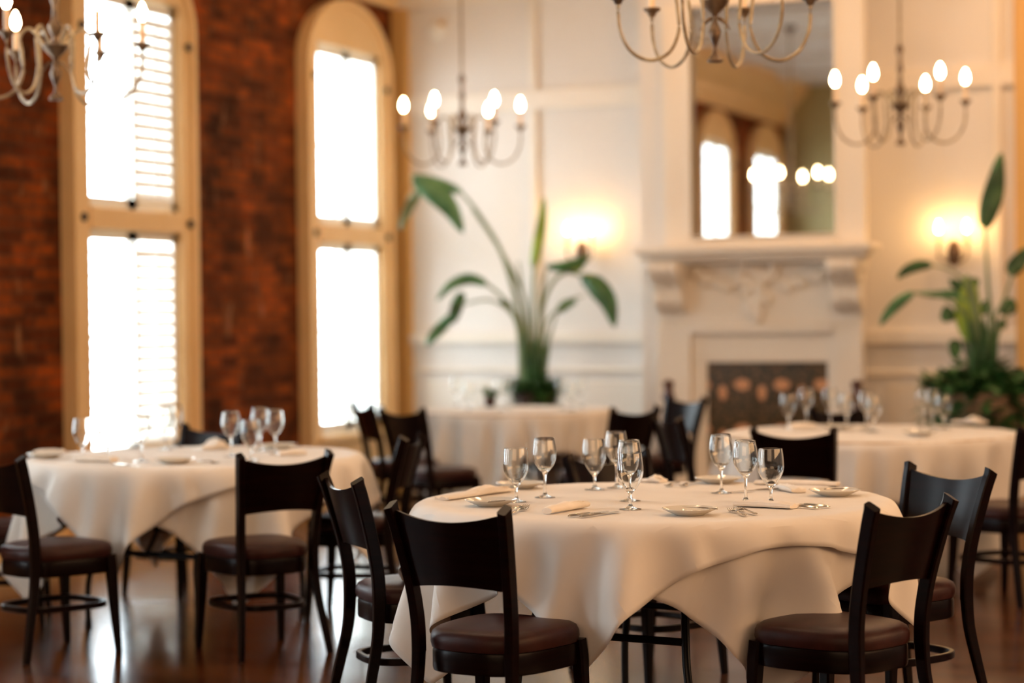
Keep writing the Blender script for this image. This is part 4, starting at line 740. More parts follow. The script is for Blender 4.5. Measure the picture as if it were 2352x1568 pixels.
20,0,2,2,1,2,-1,0,1,0,0,0,1,0,-1,-4,-7,-13,-9,2,1,1,1,1,0,0,0,0,0,0,0,0,-1,0,0,1,-1,9,14,8,-1,-1,0,-1,-1,0,-1,1,0,0,-1,0,0,1,18,1,1,2,2,1,2,0,-1,0,0,1,1,-1,-9,-9,-10,-2,2,1,0,0,0,0,0,0,0,0,0,0,0,0,0,0,0,0,0,-1,2,12,13,3,-1,-1,-1,0,0,0,-1,0,0,0,0,-1,
20,-1,0,0,2,2,1,1,0,1,1,0,-2,-12,-12,-6,1,3,1,0,0,0,0,0,0,0,0,0,0,0,0,0,0,0,0,0,0,0,-1,-1,9,16,4,-1,-1,0,1,-1,0,0,0,-1,-1,-4,20,0,0,0,0,0,3,1,2,-1,1,-2,-13,-12,-3,2,2,0,0,0,0,0,0,0,0,0,0,0,0,0,0,0,0,0,0,0,0,0,0,0,-2,5,16,7,0,-2,1,0,0,-1,-1,-2,-4,-1,
19,1,0,0,0,0,0,2,1,2,-3,-12,-13,-1,4,0,0,0,0,0,0,0,0,0,0,0,0,0,0,0,0,0,0,0,0,0,0,0,0,0,0,-1,4,15,7,0,0,-1,-1,-2,-3,-2,0,-1,17,1,1,0,1,0,0,0,2,-1,-10,-13,-1,3,0,0,0,0,0,0,0,0,0,0,0,0,0,0,0,0,0,0,0,0,0,0,0,0,0,0,0,0,-1,4,17,5,-3,0,-3,-2,-1,0,0,1,
17,0,0,2,-1,2,0,0,1,-8,-14,-3,3,1,0,0,0,0,0,0,0,0,0,0,0,0,0,0,0,0,0,0,0,0,0,0,0,0,0,0,0,0,0,-1,4,16,2,-3,-1,1,0,0,0,0,18,0,0,-1,1,1,0,2,-6,-14,-4,2,1,0,0,0,0,0,0,0,0,0,0,0,0,0,0,0,0,0,0,0,0,0,0,0,0,0,0,0,0,0,0,0,-1,7,13,-1,0,0,0,-1,0,-1,
13,1,2,1,1,-1,1,-3,-9,-10,2,2,0,0,0,0,0,0,0,0,0,0,0,0,0,0,0,0,0,0,0,0,0,0,0,0,0,0,0,0,0,0,0,0,0,0,12,7,-1,-1,0,0,0,0,10,1,1,1,1,0,1,-5,-13,1,2,0,0,0,0,0,0,0,0,0,0,0,0,0,0,0,0,0,0,0,0,0,0,0,0,0,0,0,0,0,0,0,0,0,0,0,2,13,3,-1,0,0,-1,0,
13,0,-1,0,1,2,-1,-9,-7,2,0,0,0,0,0,0,0,0,0,0,0,0,0,0,0,0,0,0,0,0,0,0,0,0,0,0,0,0,0,0,0,0,0,0,0,0,0,9,8,0,-1,0,0,0,12,0,1,0,0,1,-5,-12,1,2,0,0,0,0,0,0,0,0,0,0,0,0,0,0,0,0,0,0,0,0,0,0,0,0,0,0,0,0,0,0,0,0,0,0,0,0,0,3,7,2,0,-1,-2,-2,
11,1,0,0,0,-1,-7,-5,1,0,0,0,0,0,0,0,0,0,0,0,0,0,0,0,0,0,0,0,0,0,0,0,0,0,0,0,0,0,0,0,0,0,0,0,0,0,-1,1,8,3,-2,-2,-1,0,9,0,0,1,0,-3,-8,0,1,0,0,0,0,0,0,0,0,0,0,0,0,0,0,0,0,0,0,0,0,0,0,0,0,0,0,0,0,0,0,0,0,0,0,0,0,0,0,0,5,4,-1,0,0,0,
2,2,1,1,0,-2,-4,0,0,0,0,0,0,0,0,0,0,0,0,0,0,0,0,0,0,0,0,0,0,0,0,0,0,0,0,0,0,0,0,0,0,0,0,0,0,0,0,0,2,5,1,1,0,0,4,-1,1,0,2,-2,-5,0,1,0,0,0,0,0,0,0,0,0,0,0,0,0,0,0,0,0,0,0,0,0,0,0,0,0,0,0,0,0,0,0,0,0,0,0,0,0,0,-1,1,6,2,-1,1,-1,
5,1,-1,0,-1,-2,-2,0,0,0,0,0,0,0,0,0,0,0,0,0,0,0,0,0,0,0,0,0,0,0,0,0,0,0,0,0,0,0,0,0,0,0,0,0,0,0,0,0,1,3,2,-1,-1,0,5,0,0,-1,-1,-3,0,0,0,0,0,0,0,0,0,0,0,0,0,0,0,0,0,0,0,0,0,0,0,0,0,0,0,0,0,0,0,0,0,0,0,0,0,0,0,0,0,0,0,3,1,1,0,-1,
5,-1,-1,0,-2,0,-1,0,0,0,0,0,0,0,0,0,0,0,0,0,0,0,0,0,0,0,0,0,0,0,0,0,0,0,0,0,0,0,0,0,0,0,0,0,0,0,0,0,0,2,3,-1,0,0,-2,0,1,1,1,-1,0,0,0,0,0,0,0,0,0,0,0,0,0,0,0,0,0,0,0,0,0,0,0,0,0,0,0,0,0,0,0,0,0,0,0,0,0,0,0,0,0,0,0,0,2,2,-1,0,
-5,1,0,1,1,1,1,0,0,0,0,0,0,0,0,0,0,0,0,0,0,0,0,0,0,0,0,0,0,0,0,0,0,0,0,0,0,0,0,0,0,0,0,0,0,0,0,0,0,-1,-1,2,3,1,-3,-1,1,-1,2,2,0,0,0,0,0,0,0,0,0,0,0,0,0,0,0,0,0,0,0,0,0,0,0,0,0,0,0,0,0,0,0,0,0,0,0,0,0,0,0,0,0,0,0,-1,-1,0,0,2,
-4,1,-1,1,0,2,1,0,0,0,0,0,0,0,0,0,0,0,0,0,0,0,0,0,0,0,0,0,0,0,0,0,0,0,0,0,0,0,0,0,0,0,0,0,0,0,0,0,0,-1,-2,-1,-1,-1,-3,0,0,0,-1,1,3,0,0,0,0,0,0,0,0,0,0,0,0,0,0,0,0,0,0,0,0,0,0,0,0,0,0,0,0,0,0,0,0,0,0,0,0,0,0,0,0,1,-1,-4,-2,-2,-1,0,
-1,-1,0,-1,-1,0,3,1,0,0,0,0,0,0,0,0,0,0,0,0,0,0,0,0,0,0,0,0,0,0,0,0,0,0,0,0,0,0,0,0,0,0,0,0,0,0,0,1,0,-7,-3,0,1,-1,-1,-1,-1,-2,-3,2,6,1,-1,0,0,0,0,0,0,0,0,0,0,0,0,0,0,0,0,0,0,0,0,0,0,0,0,0,0,0,0,0,0,0,0,0,0,0,0,0,0,1,-3,-6,-2,1,0,0,
-7,-2,-1,0,1,2,6,1,0,0,0,0,0,0,0,0,0,0,0,0,0,0,0,0,0,0,0,0,0,0,0,0,0,0,0,0,0,0,0,0,0,0,0,0,0,0,1,-1,-5,-4,1,-1,0,0,-14,0,0,-1,1,2,7,6,-1,0,0,0,0,0,0,0,0,0,0,0,0,0,0,0,0,0,0,0,0,0,0,0,0,0,0,0,0,0,0,0,0,0,0,0,0,0,1,1,-9,-2,-1,1,-1,1,
-16,1,-1,1,-1,0,6,9,1,0,0,0,0,0,0,0,0,0,0,0,0,0,0,0,0,0,0,0,0,0,0,0,0,0,0,0,0,0,0,0,0,0,0,0,0,0,1,-6,-8,1,4,0,1,0,-15,0,0,-1,0,0,0,13,4,-1,0,0,0,0,0,0,0,0,0,0,0,0,0,0,0,0,0,0,0,0,0,0,0,0,0,0,0,0,0,0,0,0,0,0,0,2,0,-11,-3,-1,1,3,2,1,
-15,-1,0,0,0,0,0,4,12,0,0,0,0,0,0,0,0,0,0,0,0,0,0,0,0,0,0,0,0,0,0,0,0,0,0,0,0,0,0,0,0,0,0,0,1,1,-7,-8,-4,0,1,1,2,2,-16,0,0,0,0,0,0,-1,10,8,-1,0,0,0,0,0,0,0,0,0,0,0,0,0,0,0,0,0,0,0,0,0,0,0,0,0,0,0,0,0,0,0,0,1,2,-1,-13,-7,-1,0,0,0,0,1,
-15,0,1,0,0,-1,-2,-4,4,15,3,-1,0,0,0,0,0,0,0,0,0,0,0,0,0,0,0,0,0,0,0,0,0,0,0,0,0,0,0,0,0,0,0,2,1,-12,-10,-1,1,0,-1,0,0,1,-13,0,-1,-1,-2,-2,-2,0,-2,7,15,1,0,0,0,0,0,0,0,0,0,0,0,0,0,0,0,0,0,0,0,0,0,0,0,0,0,0,0,0,0,0,1,2,-10,-11,-3,0,1,1,0,1,0,-1,
-13,-1,-2,-3,-2,-2,-1,0,0,-1,10,15,0,0,0,0,0,0,0,0,0,0,0,0,0,0,0,0,0,0,0,0,0,0,0,0,0,0,0,0,0,1,4,-9,-12,-6,2,0,-1,0,1,0,1,0,-16,-3,-3,0,-1,0,-1,0,0,-1,1,11,13,1,-1,0,0,0,0,0,0,0,0,0,0,0,0,0,0,0,0,0,0,0,0,0,0,0,0,0,2,4,-10,-13,-7,0,1,2,1,0,-1,0,0,1,
-22,-1,0,-1,0,0,0,0,0,0,-1,-2,12,14,2,-1,0,0,0,0,0,0,0,0,0,0,0,0,0,0,0,0,0,0,0,0,0,0,1,3,1,-11,-12,-9,0,1,1,2,2,1,1,-1,-1,0,-24,0,0,0,0,-1,1,-1,0,0,-2,2,-2,9,15,4,-1,0,0,0,0,0,0,0,0,0,0,0,0,0,0,0,0,0,0,0,0,1,2,-2,-11,-11,-6,1,-1,1,0,0,2,2,2,1,1,-1,
-24,0,0,0,-1,1,-1,0,0,0,0,-2,-1,-2,6,15,9,1,0,-1,0,0,0,0,0,0,0,0,0,0,0,0,0,0,0,1,3,1,-7,-13,-9,-4,0,1,1,0,0,0,0,1,1,3,1,1,-24,0,0,-1,1,-1,0,0,0,-1,-1,-2,-1,0,0,2,10,11,6,2,0,0,-1,0,0,0,0,0,0,0,0,1,0,1,0,0,-4,-11,-10,-6,-3,2,2,1,0,0,1,0,0,0,1,0,2,2,
-24,0,-1,1,-1,0,0,0,-1,-1,-2,-1,1,0,-1,-1,-2,4,10,9,6,3,2,1,0,0,1,0,0,0,-1,-1,0,-2,-2,-9,-10,-6,-3,0,0,0,2,1,1,0,0,1,0,0,0,1,0,2,-24,-1,1,-1,0,0,0,-1,0,-2,-2,1,-1,0,-1,0,-2,0,0,4,4,5,6,5,3,2,1,0,-1,-1,-1,-3,-5,-5,-7,-5,-3,2,0,0,1,0,1,2,0,1,0,0,1,0,0,0,1,-1,
-24,0,-1,0,0,0,0,-1,-2,-2,0,0,0,-1,1,-2,-1,-1,0,1,-2,0,2,3,5,2,-3,-2,-1,-1,0,0,1,-1,-4,0,0,1,2,0,0,0,-1,2,2,0,1,0,0,1,0,0,0,1,-25,0,0,0,0,0,-1,-1,-2,-1,1,-1,0,0,-1,-2,0,0,0,0,-2,-1,0,0,2,0,-2,-1,0,0,0,1,2,-1,1,0,0,0,2,0,1,-1,1,1,2,1,-1,1,1,-1,1,0,0,0,
-25,0,0,0,0,-1,-1,-2,-1,0,0,1,-1,-1,0,-2,0,1,-1,-1,0,-1,-1,1,0,1,-2,0,0,0,0,1,1,0,0,0,0,0,2,0,0,1,-1,0,3,1,1,-1,0,2,-1,1,0,0,-25,0,0,0,-1,0,-2,-1,-1,0,1,-1,0,0,-2,-1,0,0,0,0,-2,0,0,0,0,0,0,-1,-1,0,0,1,1,1,-1,1,0,1,0,2,0,0,0,0,0,3,0,1,0,0,1,-1,1,0]
UPPER_CLOTH = [
-241,24,23,21,22,25,22,17,14,20,27,22,22,26,25,24,29,26,23,28,33,32,31,29,28,28,30,32,28,27,30,28,18,11,16,29,34,33,25,18,17,12,-4,-9,-2,17,28,28,22,9,-6,-10,-7,-1,-24,1,1,1,-1,-1,3,3,1,-3,0,3,-1,1,2,0,0,3,2,0,0,0,0,1,2,0,1,1,0,-1,0,1,5,3,1,-2,-2,0,-1,0,-1,-4,1,2,8,6,1,-3,-7,-10,-2,1,3,2,
-22,-1,0,2,0,-1,0,4,3,-1,-4,2,3,-1,1,1,0,2,2,1,-1,0,0,1,0,3,0,-4,1,3,-1,0,4,9,2,-2,-5,-1,-1,0,-1,-4,0,7,10,3,-2,-6,-10,-5,0,3,4,5,-17,-4,-2,0,3,-1,-2,1,5,2,-3,-1,3,-1,0,2,0,0,4,1,-1,-2,-1,-1,1,-1,-1,1,0,1,1,1,2,5,8,2,-2,-4,-2,2,-3,-2,3,10,6,1,-5,-9,-8,-2,2,5,7,6,
-10,-5,-5,-2,-1,2,0,-1,2,5,0,-3,0,2,0,1,1,-1,0,0,-1,0,0,0,-1,0,-1,0,1,0,0,0,1,2,3,2,4,-2,2,2,-1,0,8,8,2,-4,-8,-8,-3,1,5,7,6,6,-6,-3,-3,-6,-4,0,1,0,-1,3,3,-1,-2,1,1,1,0,0,-1,0,0,0,0,0,-1,0,1,0,0,0,0,0,0,0,0,1,0,3,5,3,5,5,6,2,-1,-7,-8,-5,-1,5,8,8,6,2,
-10,2,-1,-3,-4,-6,-1,1,1,-1,2,2,-1,1,0,1,0,0,0,0,0,-1,0,0,1,0,0,0,0,0,0,0,0,0,0,-1,1,1,2,3,10,10,1,0,-6,-5,-5,-2,4,8,9,6,2,0,-19,4,3,1,-2,-4,-4,-2,0,1,0,1,2,1,1,0,0,-1,0,0,0,1,0,0,0,0,0,0,0,0,0,-1,0,0,0,1,0,0,0,2,3,10,6,-3,-2,-2,-4,2,9,12,4,1,-1,0,
-26,3,4,3,2,0,-5,-3,0,-1,0,3,3,0,-1,0,0,1,0,0,0,0,0,0,0,0,0,-1,0,0,0,1,0,0,0,0,0,0,0,0,1,2,8,6,-3,-1,-1,8,11,4,1,-3,-3,-9,-27,1,1,3,3,2,1,-4,-2,-1,3,2,0,0,1,0,0,0,0,0,0,0,0,0,-1,0,0,1,0,0,0,0,0,0,0,0,0,0,-1,0,0,1,1,6,12,-7,9,9,4,-3,-5,-4,-10,-10,
-25,-2,0,1,2,2,3,0,-3,3,1,0,1,0,0,0,0,0,0,0,-1,0,0,0,1,0,0,0,0,0,0,0,0,-1,0,0,0,0,1,0,0,0,0,1,5,20,1,4,-5,-5,-4,-10,-9,-5,-25,0,-1,-1,1,1,-1,2,4,2,1,0,0,0,0,0,0,-1,0,0,1,0,0,0,0,0,0,0,0,0,-1,0,0,1,0,0,0,0,0,0,0,0,-1,0,1,8,15,-3,-3,-3,-11,-7,-2,0,
-26,0,0,0,-1,1,0,4,4,1,0,0,0,0,-1,0,0,1,0,0,0,0,0,0,0,0,-1,0,0,0,1,0,0,0,0,0,0,0,0,-1,0,0,1,0,0,1,5,5,0,-8,-4,0,2,7,-23,-3,-1,-1,0,0,5,4,2,0,0,-1,0,0,1,0,0,0,0,0,0,0,0,-1,0,0,1,0,0,0,0,0,0,0,0,-1,0,0,0,1,0,0,0,0,0,0,3,5,0,-4,1,4,8,7,
-12,-6,-5,-1,0,1,3,3,0,-1,0,1,0,0,0,0,0,0,0,-1,0,0,0,1,0,0,0,0,0,0,0,0,-1,0,0,1,0,0,0,0,0,0,0,0,-1,0,1,4,5,3,2,5,5,1,-9,-3,-5,-4,0,1,2,0,0,1,0,0,0,0,0,0,-1,0,0,1,0,0,0,0,0,0,0,0,-1,0,0,0,1,0,0,0,0,0,0,0,0,-1,0,0,1,0,0,1,7,8,6,1,2,1,
-9,0,-1,-6,-6,2,2,1,0,0,0,0,0,-1,0,0,1,0,0,0,0,0,0,0,0,-1,0,0,1,0,0,0,0,0,0,0,0,-1,0,0,0,1,0,0,0,0,0,0,3,10,6,4,-2,-4,-15,0,-1,-4,0,2,1,0,0,0,0,-1,0,1,0,0,0,0,0,0,0,0,-1,0,0,1,0,0,0,0,0,0,0,0,-1,0,0,1,0,0,0,0,0,0,0,0,0,-1,2,5,4,-4,-7,-4,
-24,2,2,2,-1,2,0,0,-1,0,0,1,0,0,0,0,0,0,0,-1,0,0,1,0,0,0,0,0,0,0,0,-1,0,0,1,0,0,0,0,0,0,0,0,-1,0,0,0,1,0,3,-4,-6,-3,-1,-30,1,1,3,6,1,0,0,1,0,0,0,0,0,0,0,-1,0,0,1,0,0,0,0,0,0,0,-1,0,0,0,1,0,0,0,0,0,0,0,-1,0,0,0,1,0,0,0,0,0,1,8,0,-2,-3,
-32,1,2,6,5,1,0,0,0,0,0,0,0,-1,0,0,1,0,0,0,0,0,0,0,-1,0,0,1,0,0,0,0,0,0,0,0,-1,0,0,1,0,0,0,0,0,0,0,0,-1,1,4,8,2,2,-29,1,4,4,3,0,0,0,0,0,-1,0,0,1,0,0,0,0,0,0,0,-1,0,0,1,0,0,0,0,0,0,0,0,-1,0,0,1,0,0,0,0,0,0,0,0,-1,0,0,1,0,3,5,3,2,
-19,0,-1,2,1,0,0,-1,0,0,1,0,0,0,0,0,0,0,-1,0,0,1,0,0,0,0,0,0,0,0,-1,0,0,1,0,0,0,0,0,0,0,0,-1,0,0,1,0,0,0,0,1,5,5,7,-5,-4,-5,-4,1,-1,0,1,0,0,0,0,0,0,0,-1,0,0,1,0,0,0,0,0,0,0,0,-1,0,0,1,0,0,0,0,0,0,0,-1,0,0,0,1,0,0,0,0,0,0,-1,2,0,5,2,
-8,-2,-6,-2,0,1,0,0,0,0,0,0,-1,0,0,1,0,0,0,0,0,0,0,-1,0,0,0,1,0,0,0,0,0,0,0,-1,0,0,1,0,0,0,0,0,0,0,0,-1,0,1,0,3,-2,-5,-13,-4,-1,1,0,0,0,0,0,-1,0,0,1,0,0,0,0,0,0,0,-1,0,0,1,0,0,0,0,0,0,0,0,-1,0,0,1,0,0,0,0,0,0,0,0,-1,0,0,1,0,0,0,2,-8,-4,
-21,2,0,1,1,0,-1,0,0,1,0,0,0,0,0,0,0,-1,0,0,1,0,0,0,0,0,0,0,0,-1,0,0,1,0,0,0,0,0,0,0,-1,0,0,0,1,0,0,0,0,0,-1,1,0,0,-27,3,6,1,-1,0,1,0,0,0,0,0,0,0,-1,0,0,1,0,0,0,0,0,0,0,0,-1,0,0,1,0,0,0,0,0,0,0,-1,0,0,1,0,0,0,0,0,0,0,0,-1,1,0,10,6,
-14,-1,0,-2,0,0,0,0,0,0,0,-1,0,0,1,0,0,0,0,0,0,0,-1,0,0,0,1,0,0,0,0,0,0,0,-1,0,0,1,0,0,0,0,0,0,0,0,-1,0,0,1,0,-1,-1,-1,-12,0,-3,-2,0,0,0,0,-1,0,0,1,0,0,0,0,0,0,0,-1,0,0,1,0,0,0,0,0,0,0,0,-1,0,0,1,0,0,0,0,0,0,0,0,-1,0,0,1,0,0,0,-1,-1,-2,-1,
-21,1,2,1,0,-1,0,0,1,0,0,0,0,0,0,0,-1,0,0,1,0,0,0,0,0,0,0,0,-1,0,0,1,0,0,0,0,0,0,0,0,-1,0,0,1,0,0,0,0,0,0,0,-3,3,2,-22,2,2,2,-2,1,0,0,0,0,0,0,0,-1,0,0,1,0,0,0,0,0,0,0,0,-1,0,0,1,0,0,0,0,0,0,0,0,-1,0,0,1,0,0,0,0,0,0,0,-1,0,0,-2,-2,0,
1,-2,-4,-9,-3,0,0,0,0,-1,0,0,0,1,0,0,0,0,0,0,0,0,-1,0,0,1,0,0,0,0,0,0,0,0,-1,0,0,1,0,0,0,0,0,0,0,-1,0,0,1,0,-1,-7,-5,-1,2,-4,-4,-6,-5,0,-1,0,0,1,0,0,0,0,0,0,0,0,-1,0,0,0,1,0,0,0,0,0,0,0,-1,0,0,0,1,0,0,0,0,0,0,0,-1,0,0,1,0,0,0,0,-3,-3,-3,-2,
-13,1,1,0,-5,-2,1,0,0,0,0,0,0,0,0,-1,0,0,1,0,0,0,0,0,0,0,0,-1,0,0,1,0,0,0,0,0,0,0,0,-1,0,0,1,0,0,0,0,0,0,-1,-1,-1,3,1,-23,2,3,7,-1,-5,0,0,0,0,0,-1,0,0,0,1,0,0,0,0,0,0,0,0,-1,0,0,1,0,0,0,0,0,0,0,0,-1,0,0,1,0,0,0,0,0,0,0,-1,0,0,-5,12,7,1,
-4,3,4,-1,-11,-7,-1,0,-1,0,0,1,0,0,0,0,0,0,0,0,0,-1,0,0,1,0,0,0,0,0,0,0,0,-1,0,0,1,0,0,0,0,0,0,0,0,-1,0,1,0,-4,2,0,4,9,10,-2,-4,-6,-4,-8,-3,-1,1,0,0,0,0,0,0,0,0,-1,0,0,0,1,0,0,0,0,0,0,0,0,-1,0,0,1,0,0,0,0,0,0,0,0,-1,0,0,1,0,0,-1,-3,-4,-2,0,-1,
4,-5,-7,-6,1,1,-5,0,0,0,0,0,0,0,-1,0,0,1,0,0,0,0,0,0,0,0,-1,0,0,0,1,0,0,0,0,0,0,0,0,-1,0,0,1,0,0,0,0,-1,-2,-2,0,1,-1,1,-8,-7,-3,3,7,3,-7,-5,-1,0,0,0,0,0,1,0,0,0,0,0,0,0,0,-1,0,0,1,0,0,0,0,0,0,0,0,-1,0,0,0,1,0,0,0,0,0,0,-1,0,-4,0,4,2,3,2,
-23,2,5,9,9,2,-8,-11,-2,0,0,0,0,0,0,0,0,0,0,-1,0,0,0,1,0,0,0,0,0,0,0,0,-1,0,0,1,0,0,0,0,0,0,0,0,-1,0,1,-4,-3,-1,-1,1,1,0,-22,8,11,8,4,-4,-3,-11,-7,-1,0,0,0,0,0,0,-1,0,0,1,0,0,0,0,0,0,0,0,0,-1,0,0,1,0,0,0,0,0,0,0,0,0,-1,0,1,0,-2,-5,-1,-1,0,-1,0,0,
-2,8,2,2,-2,-4,-3,-6,-8,-4,0,0,0,-1,0,0,1,0,0,0,0,0,0,0,0,-1,0,0,0,1,0,0,0,0,0,0,0,0,0,-1,0,0,1,0,0,-1,-3,-7,0,1,0,0,-1,0,17,1,0,-4,-9,-8,-6,1,0,-6,-3,-1,0,1,0,0,0,0,0,0,0,0,-1,0,0,1,0,0,0,0,0,0,0,0,0,-1,0,0,0,1,0,0,0,0,-1,-1,-2,1,-7,-1,0,0,0,0,
19,-2,-4,-10,-11,-6,0,9,2,-3,-9,-1,-1,0,0,0,0,0,-1,0,0,0,1,0,0,0,0,0,0,0,0,-1,0,0,0,1,0,0,0,0,0,0,0,-1,-1,-3,2,3,-4,-5,-2,0,0,0,14,-8,-10,-9,-5,2,8,6,4,5,2,-20,-4,-2,0,-1,0,0,1,0,0,0,0,0,0,0,0,0,-1,0,0,1,0,0,0,0,0,0,0,0,0,-1,-1,-1,-2,2,0,3,3,-5,-5,-3,-1,0,
-2,-9,-6,-3,1,9,9,7,6,3,-5,-2,-16,-7,-2,0,0,0,0,0,0,0,0,0,-1,0,0,0,1,0,0,0,0,0,0,0,0,0,-1,0,0,0,-1,-2,0,0,1,2,5,1,-4,-6,-4,-2,-19,-3,-1,3,10,10,10,6,0,-4,-4,1,-2,-14,-7,-2,-1,0,0,0,-1,0,0,0,1,0,0,0,0,0,0,0,0,0,0,-1,0,0,1,0,-1,-1,0,-1,-1,-1,0,3,4,4,0,-2,-5,-5,
-24,1,4,10,12,9,5,-1,-2,-5,-1,0,-4,-5,-7,-3,-3,-2,-2,0,1,0,0,0,0,0,0,0,0,0,0,0,-1,0,0,1,0,0,1,-1,-3,0,1,2,-1,-2,-2,1,3,6,3,0,-1,-4,-23,6,11,11,9,4,-1,-2,-4,-3,-3,-6,-5,1,2,-2,-2,-3,0,-5,-1,-1,0,0,0,0,0,0,0,-1,0,0,2,0,0,0,0,1,0,-1,-2,-1,-1,1,3,-2,-2,-2,2,4,5,4,0,1,
-14,10,11,8,2,0,-1,-3,-5,-4,-6,-5,-2,6,3,3,2,0,-12,0,-4,-1,-2,-1,-1,-1,0,0,0,1,0,1,-1,1,1,1,-2,0,0,1,0,-4,-2,1,0,3,-1,-3,-2,1,6,4,5,1,0,10,6,2,1,-2,-3,-5,-4,-6,-5,-3,3,5,7,4,2,-4,-12,-1,4,-1,-3,-4,-2,-1,2,-2,0,0,0,-1,2,1,0,0,-3,-1,0,1,1,-2,-4,-2,1,1,1,-1,-3,-1,2,5,4,3,
11,5,2,1,-2,-2,-5,-5,-6,-4,-3,0,5,8,4,1,0,-5,-4,-3,3,1,0,-3,-4,-2,0,3,0,-1,-3,-2,0,-1,0,-1,-1,-1,-1,1,3,-1,-2,-4,-2,2,1,0,-1,-3,-2,3,4,4,17,1,0,0,-2,-5,-6,-5,-4,-3,-1,2,7,7,1,1,-2,-5,0,-5,1,1,1,0,-3,-3,-2,3,0,-1,-1,-2,-2,-1,0,-2,1,-2,0,0,1,3,-2,-4,-3,-1,3,0,-1,-2,-2,-1,3,2,
-886,7,13,17,13,0,-12,-19,-21,-15,10,23,21,4,-17,-17,4,21,24,16,-4,-4,12,18,20,20,15,-11,19,21,17,18,27,31,28,15,5,3,19,25,24,26,26,25,27,22,9,9,16,22,22,22,22,23,0,-3,-3,-2,3,8,8,5,1,-4,-11,-6,1,6,7,-1,-4,-6,-1,0,4,4,1,-2,-4,-1,1,12,0,1,0,0,-3,-2,0,4,5,1,1,-1,1,1,0,1,-1,-6,0,3,5,1,0,0,1,0,
10,-7,-7,-4,-1,6,9,8,3,0,-10,-9,-3,5,8,2,-2,-5,-7,0,3,10,1,-1,-1,-4,-1,17,0,-5,2,1,-4,-5,-2,2,7,3,2,-1,1,0,0,0,-3,-4,2,6,2,0,-1,1,1,0,21,-8,-9,-8,-4,0,6,10,9,1,-4,-11,-7,1,7,5,2,1,-8,-3,11,6,2,2,2,2,2,-1,-1,0,-2,-1,-2,-5,-7,0,3,8,1,0,-1,0,1,-1,-6,0,5,5,0,-1,1,1,-1,-2,
26,-4,-6,-11,-9,-4,1,6,11,9,-1,-8,-10,-4,2,8,7,1,7,3,2,1,2,0,0,1,0,0,-1,1,0,-1,-1,-1,-2,-3,-2,4,-2,-1,0,0,-1,-4,-1,3,5,1,-1,1,1,-1,-3,-3,28,-1,-3,-6,-11,-10,-4,0,6,11,7,-2,-8,-6,0,12,8,5,2,1,1,0,-1,0,1,-1,0,1,0,-1,0,1,0,-1,1,-1,-1,-1,-2,-2,-2,-1,-3,-2,1,6,2,0,0,0,0,-4,-4,-3,
27,1,-1,-2,-6,-11,-9,-5,-1,5,12,4,-2,1,6,7,3,0,0,0,1,0,0,0,0,0,0,-1,1,0,0,0,0,0,-1,1,0,-1,-1,-2,-4,-4,-1,1,4,2,1,-1,1,-2,-5,-4,-2,-2,19,4,2,1,-1,-4,-10,-7,-5,-3,2,5,14,8,4,1,-1,1,0,0,-1,1,0,0,0,0,0,0,0,0,0,0,0,0,0,0,0,0,-1,0,-2,-4,-1,1,1,1,-1,0,-1,-6,-4,-1,0,2,
6,8,6,2,2,0,-4,-7,-2,-2,-5,14,9,2,1,0,0,-1,1,0,0,0,0,0,-1,1,0,0,0,0,0,-1,1,0,0,-1,1,0,0,0,0,0,-4,-2,1,-1,0,0,-5,-3,0,1,4,5,-5,7,8,6,4,2,0,-5,-3,-2,10,5,3,0,0,0,0,0,0,0,0,0,0,0,0,0,0,0,-1,1,0,0,0,0,0,0,0,0,0,-1,1,-1,0,-1,-4,1,0,-5,-4,4,3,4,1,-2,
-10,3,5,10,5,3,3,1,-6,9,5,3,-1,0,-1,1,0,0,0,0,0,-1,1,0,0,0,0,0,0,0,0,0,-1,1,0,0,0,0,0,0,0,0,0,-1,-1,-5,-1,-2,4,2,2,-1,-3,-2,-10,0,2,5,9,3,0,2,11,6,2,0,0,0,0,0,0,0,-1,1,0,0,0,0,0,-1,1,0,0,0,0,0,0,0,0,0,-1,1,0,0,-1,1,0,0,-1,-1,-4,2,2,0,-1,-3,-2,-1,
-1,-2,-1,-1,4,7,2,10,9,3,0,-1,1,0,0,0,0,0,0,0,0,0,0,0,0,0,0,0,0,-1,1,0,0,0,0,0,0,0,0,0,0,0,0,0,0,-1,0,0,-1,-1,-3,1,1,1,19,-7,-5,-3,-3,2,11,12,4,0,0,0,0,0,0,-1,1,0,0,0,0,0,-1,1,0,0,0,0,0,0,0,0,0,-1,1,0,0,-1,1,0,0,0,0,0,0,0,0,-1,0,-1,1,0,1,-1,
31,-5,-5,-4,-3,3,8,4,2,-1,0,0,0,0,0,0,0,0,0,0,0,0,0,0,0,0,-1,1,0,0,0,0,0,0,0,0,0,0,0,0,0,-1,1,0,0,0,0,0,-1,0,0,1,-1,-1,32,-1,-4,-3,0,1,3,2,-1,1,0,0,-1,1,0,0,0,0,0,-1,1,0,0,0,0,0,0,0,0,0,-1,1,0,0,0,0,0,0,0,0,0,0,0,0,0,0,0,0,0,0,0,-1,-1,1,
31,1,0,-5,-4,3,4,0,0,0,0,0,0,0,0,0,-1,1,0,0,0,0,0,-1,1,0,0,0,0,0,0,0,0,0,-1,1,0,0,-1,1,0,0,0,0,0,0,-1,1,0,0,-1,0,1,0,29,-1,0,-2,0,3,1,0,0,-1,1,0,0,0,0,0,0,0,0,0,0,0,0,0,0,0,0,-1,1,0,0,0,0,0,0,0,0,0,0,0,0,0,-1,1,0,0,0,0,0,1,0,-2,-3,-3,
